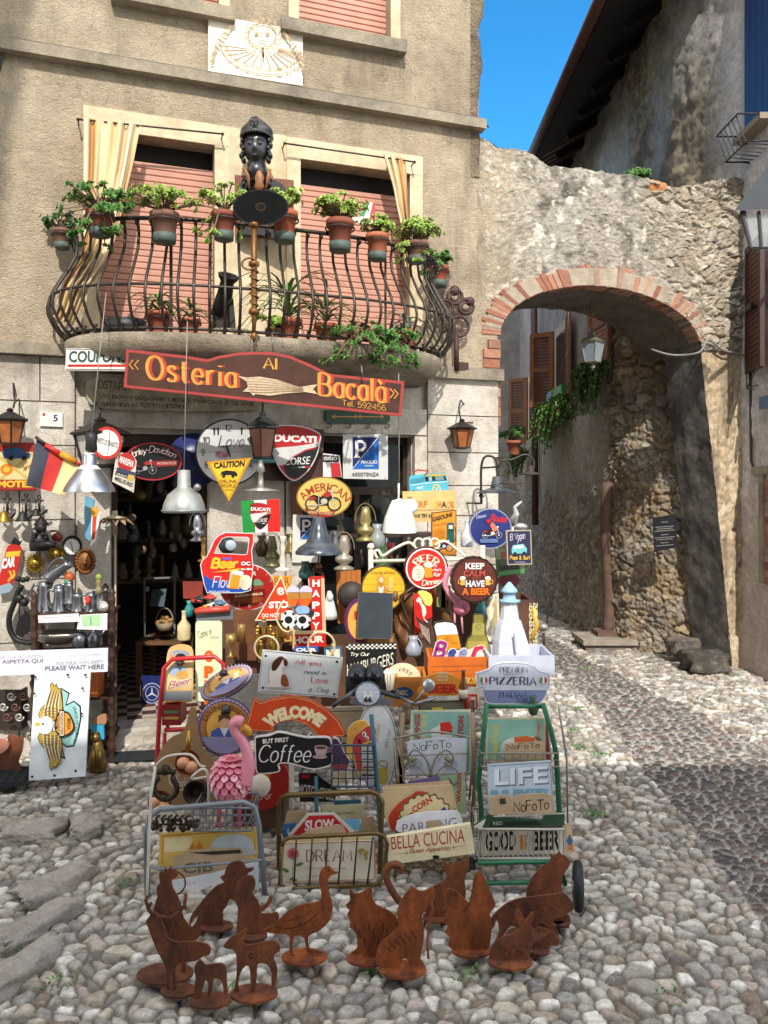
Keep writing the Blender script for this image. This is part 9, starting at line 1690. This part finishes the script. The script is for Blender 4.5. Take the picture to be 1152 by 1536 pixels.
# ---------------------------------------------------------------- things along the lane
Yl=6.75;LL=lantern(889,497,545,34,Yl,'grey street lantern hanging below the arch',M('8d98a0',.2,var=.15),M('8f8a7a',.5,.3,var=.25),sides=4,roofw=1.12,group=None)
b=B();p,r,H=LL[1:];b.tube([p+Vector((0,0,H)),at(886,440,Yl)],.010,M('8a5a34',.6),6);b.ball(p-Vector((0,0,.03)),.022,M('8f8a7a',.5),10,7);b.tube([p,p-Vector((0,0,.06))],.008,M('8f8a7a',.5));b.build('hanger',parent=LL[0])
def greenery(name,c,n,spread,drop,label,seed,kinds=('green','deep')):
 rr=random.Random(seed);rt=thing(name,c,label,'plant','green plants on the lane walls');b=B();st=B()
 for i in range(n):
  a=rr.uniform(-1,1);p=c+Vector((rr.uniform(-.08,.08),a*spread,rr.uniform(-.02,.12)));L=rr.uniform(.3,1)*drop;P=[p];v=Vector((-rr.uniform(.05,.25),rr.uniform(-.15,.15),rr.uniform(.1,.3)))
  for j in range(7):P.append(P[-1]+v*L*.2);v=v+Vector((0,0,-.22));
  st.tube(P,.004,M('6a5a3a',.8),4)
  for q in P:
   for w in range(5):d_=Vector((rr.uniform(-1,.3),rr.uniform(-1,1),rr.uniform(-.9,.7)));leaf(b,q,d_,Vector((0,0,1)),rr.uniform(.03,.06),.022,rr.choice(m_leaf[rr.choice(kinds)]))
 b.build('foliage',parent=rt);st.build('stem',parent=rt)
m_leaf['bright']=[M(c,.5,var=.25,sc=30)for c in('5f9a3a','74ad48','4f8a34','8abd5c')]
greenery('hanging_plant',Vector((2.18,9.8,2.72)),120,.65,.75,'leafy green plant spilling from the middle lane window box',1,('green','bright'))
greenery('hanging_plant',Vector((2.18,7.95,2.88)),130,.34,.62,'dense dark green bush hanging under the big lane shutter',2,('green','deep'))
greenery('hanging_plant',Vector((2.2,12.4,2.25)),60,.4,.6,'far green plant at the last lane window',3,('green','deep'))
b=B();bx=M('6b4a30',.7);b.box((2.19,9.8,2.76),(.2,1.2,.14),bx);b.build('window_box','wooden window box under the middle lane window','window box')
s=Flat(0,0,1);b=B();b.box((2.20,9.85,2.93),(.05,.8,.16),P_('2f9a4a'));b.box((2.19,10.1,2.92),(.052,.3,.14),P_('8ab0d0'));b.build('green_cloth','bright green and blue cloth on the middle lane window sill','cloth')
p=Vector((1.86,11.0,2.22));rt=thing('potted_plant',p,'orange clay pot with small plant beside the shop pillar','potted plant');pot(rt,p,.10,.2,m_terra[2],False);succulent(rt,p+Vector((0,0,.2)),.16,.25,26,'green',90,.05)
c=fac(2.28,4.28,-.1);rt=thing('wall_weed',c,'tuft of green weeds on top of the arch wall','plant');succulent(rt,c,.12,.12,26,'green',91,.04)
rough_stone('orange_brick',((fac(2.42,4.2,-.05).x,fac(2.42,4.2,-.05).y,4.24),(.16,.12,.12),.3),M('c07a4a',.85,var=.3),seed=77,label='orange brick lump lying on top of the arch wall',cat='brick',kind=None)
s=Flat(997,798,6.98,-28,0);s.slab([(979,777),(1013,771),(1016,821),(981,828)],.02,M('2b2b30',.4,.3,var=.15));g_=M('8d8a84',.5)
for y,w in((783,5),(790,14),(793,12),(796,15),(802,6),(806,15),(809,12),(814,6),(818,13)):s.line([(997-w,y+w*.08),(997+w,y-w*.08)],1.0,g_)
s.build('wall_plaque','dark metal plaque with fine writing on the rubble wall','plaque')
# lantern at the right edge
Yr=5.2;root=thing('street_lantern',at(1135,350,Yr),'big dark street lantern at the right photo edge','lantern');b=B();mL=M('23282b',.6,.1,var=.2);P4=lambda x,y,Y:at(x,y,Y)
roof=[at(1101,316,Yr),at(1190,312,Yr),at(1190,312,Yr+.35),at(1101,316,Yr+.35)];top=at(1150,250,Yr+.18)
b.add(roof+[top],[(0,1,4),(1,2,4),(2,3,4),(3,0,4)],mL);b.add([v-Vector((0,0,.012))for v in roof],[(3,2,1,0)],M('6a6e70',.5));b.build('roof',parent=root);b=B()
for x0,x1,Y in((1112,1126,Yr+.03),(1138,1142,Yr+.03),(1176,1168,Yr+.03),(1116,1128,Yr+.3),(1176,1166,Yr+.3)):b.tube([at(x0,317,Y),at(x1,372,Y)],.012,mL,4)
b.tube([at(1126,372,Yr+.03),at(1168,372,Yr+.03),at(1166,372,Yr+.3),at(1128,372,Yr+.3)],.010,mL,4,True);b.tube([at(1200,300,Yr+.2),at(1260,290,Yr+.6)],.02,mL,6);b.build('frame',parent=root)
b=B();b.add([at(1114,320,Yr+.035),at(1174,320,Yr+.035),at(1166,370,Yr+.035),at(1128,370,Yr+.035)],[(0,1,2,3)],glass_mat('dfe6ea',.25));b.build('glass',parent=root)
b=B();b.box((XR-.03,6.32,2.42),(.02,.16,.10),P_('4a6a90'));b.build('blue_wall_tile','small blue tile sign on the right house wall','sign')
b=B();
for z in(2.55,2.70):b.tube([(XR-.03,6.5,z),(XR-.12,6.45,z),(XR-.12,6.25,z)],.006,m_iron,5)
b.tube([(XR-.12,6.45,2.55),(XR-.12,6.25,2.70)],.005,m_iron,5);b.tube([(XR-.12,6.45,2.55),(XR-.12,6.45,2.70)],.005,m_iron,5);b.build('wire_bracket','small black wire bracket under the brown shutter','bracket')
# ---------------------------------------------------------------- small wares crowded between the signs
_pf=dict(jug=[(.5,0),(.75,.1),(.8,.35),(.5,.65),(.38,.8),(.5,1),(.42,1)],bottle=[(.42,0),(.45,.05),(.45,.5),(.16,.7),(.14,.95),(.18,1)],oil_lamp=[(.55,0),(.6,.06),(.2,.16),(.5,.26),(.5,.38),(.25,.45),(.36,.6),(.26,.85),(.2,1)],candlestick=[(.5,0),(.45,.06),(.15,.12),(.22,.3),(.12,.5),(.2,.7),(.1,.8),(.25,.92),(.2,1)],
           vase=[(.35,0),(.6,.3),(.55,.55),(.25,.8),(.4,1),(.34,1)],tin_can=[(.5,0),(.5,.9),(.46,.92),(.48,1),(.1,1)],bell=[(.6,0),(.55,.1),(.35,.5),(.25,.75),(.08,.85),(.1,1)],funnel=[(.7,0),(.66,.05),(.2,.5),(.14,1)],goblet=[(.4,0),(.1,.08),(.1,.4),(.4,.6),(.45,1),(.4,1)])
_cl=[('candlestick',305,842,36,4.62,'b08a42',.7,'brass candlestick left of the car door sign'),('oil_lamp',296,812,40,4.9,'a8aab0',.8,'chrome lamp hanging in the dark left of the car door sign'),('oil_lamp',408,850,46,4.95,'7d7a58',.5,'olive oil lamp right of the car door sign'),('candlestick',424,856,52,4.9,'d8d2c0',0,'cream candlestick against the brown cabinet'),('vase',392,835,32,4.95,'5c4a30',.3,'dark bronze vase above the burger clock'),
       ('bell',436,830,30,4.9,'8a7a48',.6,'tarnished brass bell beside the small scooter emblem'),('jug',458,868,26,4.6,'2f5a52',0,'green glazed jug above the HAPPY sign'),('funnel',470,874,18,4.62,'6a8a94',.2,'blue grey tin funnel above the HAPPY sign'),('oil_lamp',516,855,52,4.85,'a39a88',.3,'grey oil lamp standing on the orange panel'),('jug',500,832,36,5.1,'8d8f90',.7,'pewter jug at the window left of the orange panel'),('oil_lamp',548,812,52,5.2,'b0a068',.6,'brass oil lamp in front of the shop window'),('vase',566,826,40,5.2,'9aa0a0',.1,'milky glass vase in front of the shop window'),
       ('goblet',586,842,28,4.95,'b83a34',0,'red goblet behind the cream bed head'),('bottle',574,862,44,4.75,'3f6a3a',0,'green bottle behind the yellow round sign'),('tin_can',648,905,28,4.6,'b8452e',.1,'red tin can beside the two books'),('bottle',672,940,40,4.5,'6b4a24',0,'brown bottle behind the pint sign'),('candlestick',735,960,66,4.4,'d4cbb0',0,'tall cream candlestick left of the toy lighthouse'),('vase',722,928,30,4.5,'3f8a94',0,'turquoise vase behind the bottle cut-out'),('jug',620,984,30,4.2,'a0a8b4',.2,'pale enamel jug at the corner of the orange crate'),
       ('tin_can',362,962,26,4.2,'8a6a3a',.3,'ochre tin left of the brass candlesticks'),('goblet',346,985,34,4.15,'a88a4a',.7,'brass goblet behind the dog sign'),('bell',500,985,26,4.1,'9a8a60',.6,'small bell left of the hamburgers sign'),('bottle',276,960,44,4.5,'c8b88a',0,'cream bottle left of the OPEN sign'),('vase',284,925,24,4.6,'2f8a88',0,'small teal vase by the glass display case'),('jug',610,1085,30,3.75,'7a6a50',0,'brown jug beside the surfboard sign'),
       ('tin_can',700,1070,28,3.75,'a8342a',0,'red tin between the wicker cart and green trolley'),('vase',800,1072,28,3.75,'3f5a44',0,'dark green vase behind the green trolley top'),('oil_lamp',640,770,34,5.1,'8a8478',.4,'grey lamp beneath the camper van sign'),('bottle',700,820,40,4.95,'c8ccd0',0,'clear pale bottle left of the round blue sign')]
for ty,px,py,h,Y,c,me,lab in _cl:
 b=B();H=h/F*Y;m=M(c,.35,me,var=.25,sc=25);b.lathe([(r*H*.5,z*H)for r,z in _pf[ty]],at(px,py,Y),m,n=16)
 if ty=='jug':b.tube([at(px,py,Y)+Vector((H*(.2+.22*math.sin(q*.5)),0,H*(.9-.12*q)))for q in range(6)],H*.035,m,5)
 if ty=='oil_lamp':b.tube([at(px,py,Y)+Vector((H*.3*math.cos(q*.314),0,H*(.6+.5*math.sin(q*.314))))for q in range(11)],H*.015,m,4)
 b.build(ty,lab,ty.replace('_',' '),'small wares among the signs')
# shelf board along the shop window and dim shelves of goods inside the doorway
b=B();block(b,-.74,.33,1.36,1.385,.26,m_woodd,.24,0);b.build('window_shelf','narrow dark wooden shelf along the shop window','shelf')
sh_=thing('indoor_shelves',fac(-1.5,.1,-1.6),'dim shelves of old goods at the back of the dark shop','shelves');b=B()
for z in(.9,1.25,1.6,1.95):b.hexa([fac(-2.0,z,-1.5),fac(-1.0,z,-1.5),fac(-1.0,z,-1.8),fac(-2.0,z,-1.8),fac(-2.0,z+.03,-1.5),fac(-1.0,z+.03,-1.5),fac(-1.0,z+.03,-1.8),fac(-2.0,z+.03,-1.8)],M('6a4f38',.7,var=.3))
b.build('boards',parent=sh_);rr=random.Random(31);_k=list(_pf)
for z in(.93,1.28,1.63):
 for q in range(9):
  b=B();H=rr.uniform(.12,.28);b.lathe([(r*H*.5,v*H)for r,v in _pf[rr.choice(_k)]],fac(-1.95+q*.11,z,-1.58),M(rr.choice(['a89a80','8a7a5a','b0a898','7a8a90','9a6a40','b8b4a8','8a3a30']),.4,rr.choice([0,.5])),n=12);b.build('ware',parent=sh_)

for i,(pts,Y,c1,c2,lab)in enumerate((([(733,892),(748,890),(750,962),(735,965)],4.5,'d8cdb0','b09a70','narrow cream picture frame left of the toy lighthouse'),([(722,900),(731,899),(733,958),(724,960)],4.55,'2f7f88','c8b050','teal framed narrow picture behind the bottle cut-out'),([(548,955),(592,950),(594,990),(549,992)],4.3,'6a4a2c','a8763c','brown tin sign edge above the hamburgers sign'),
     ([(424,935),(436,932),(438,962),(426,964)],4.4,'c8a04a','8a3a28','small ochre sign beside the football spectacles'),([(628,1052),(712,1050),(712,1075),(628,1078)],3.72,'4a4a40','6a6858','dark olive metal panel above the turquoise destination sign'),([(700,1042),(716,1042),(716,1064),(702,1064)],3.74,'b82a26','d8c8b0','small red tin sign left of the pizzeria board'),([(648,1062),(664,1062),(664,1100),(650,1100)],3.7,'d8b83a','b8342a','yellow and red tin sign in the wicker cart gap'),([(486,972),(512,970),(514,1000),(488,1002)],4.0,'3a6a8a','d8d0b8','small blue sign edge behind the dog sign'))):
 s=Flat(pts[0][0],pts[0][1],Y,4,4);s.slab(pts,.01,P_(c1));s.poly(inset(pts,3),P_(c2));s.build('small_tin_sign',lab,'sign')
# ---------------------------------------------------------------- weeds between the cobbles
b=B();rr=random.Random(44)
for px,py,n in((893,1223,16),(872,1130,10),(868,1082,8),(905,1140,7),(700,1462,9),(560,1462,8),(860,1110,7),(1010,1500,6),(880,1030,8),(330,1500,6),(90,1480,9),(40,1440,8),(190,1330,6)):
 Y=CZ*F/(py-HY);c=Vector(((px-CX)/F*Y,Y,gz(Y)+.006))
 for q in range(n*3):a=rr.uniform(0,6.28);o=Vector((rr.uniform(-.05,.05),rr.uniform(-.05,.05),0));leaf(b,c+o,Vector((math.cos(a),math.sin(a),rr.uniform(.3,1.5))),Vector((0,0,1)),rr.uniform(.012,.03),.010,rr.choice(m_leaf['green']))
b.build('weeds','small green weeds growing between the cobbles','weeds',kind='stuff')
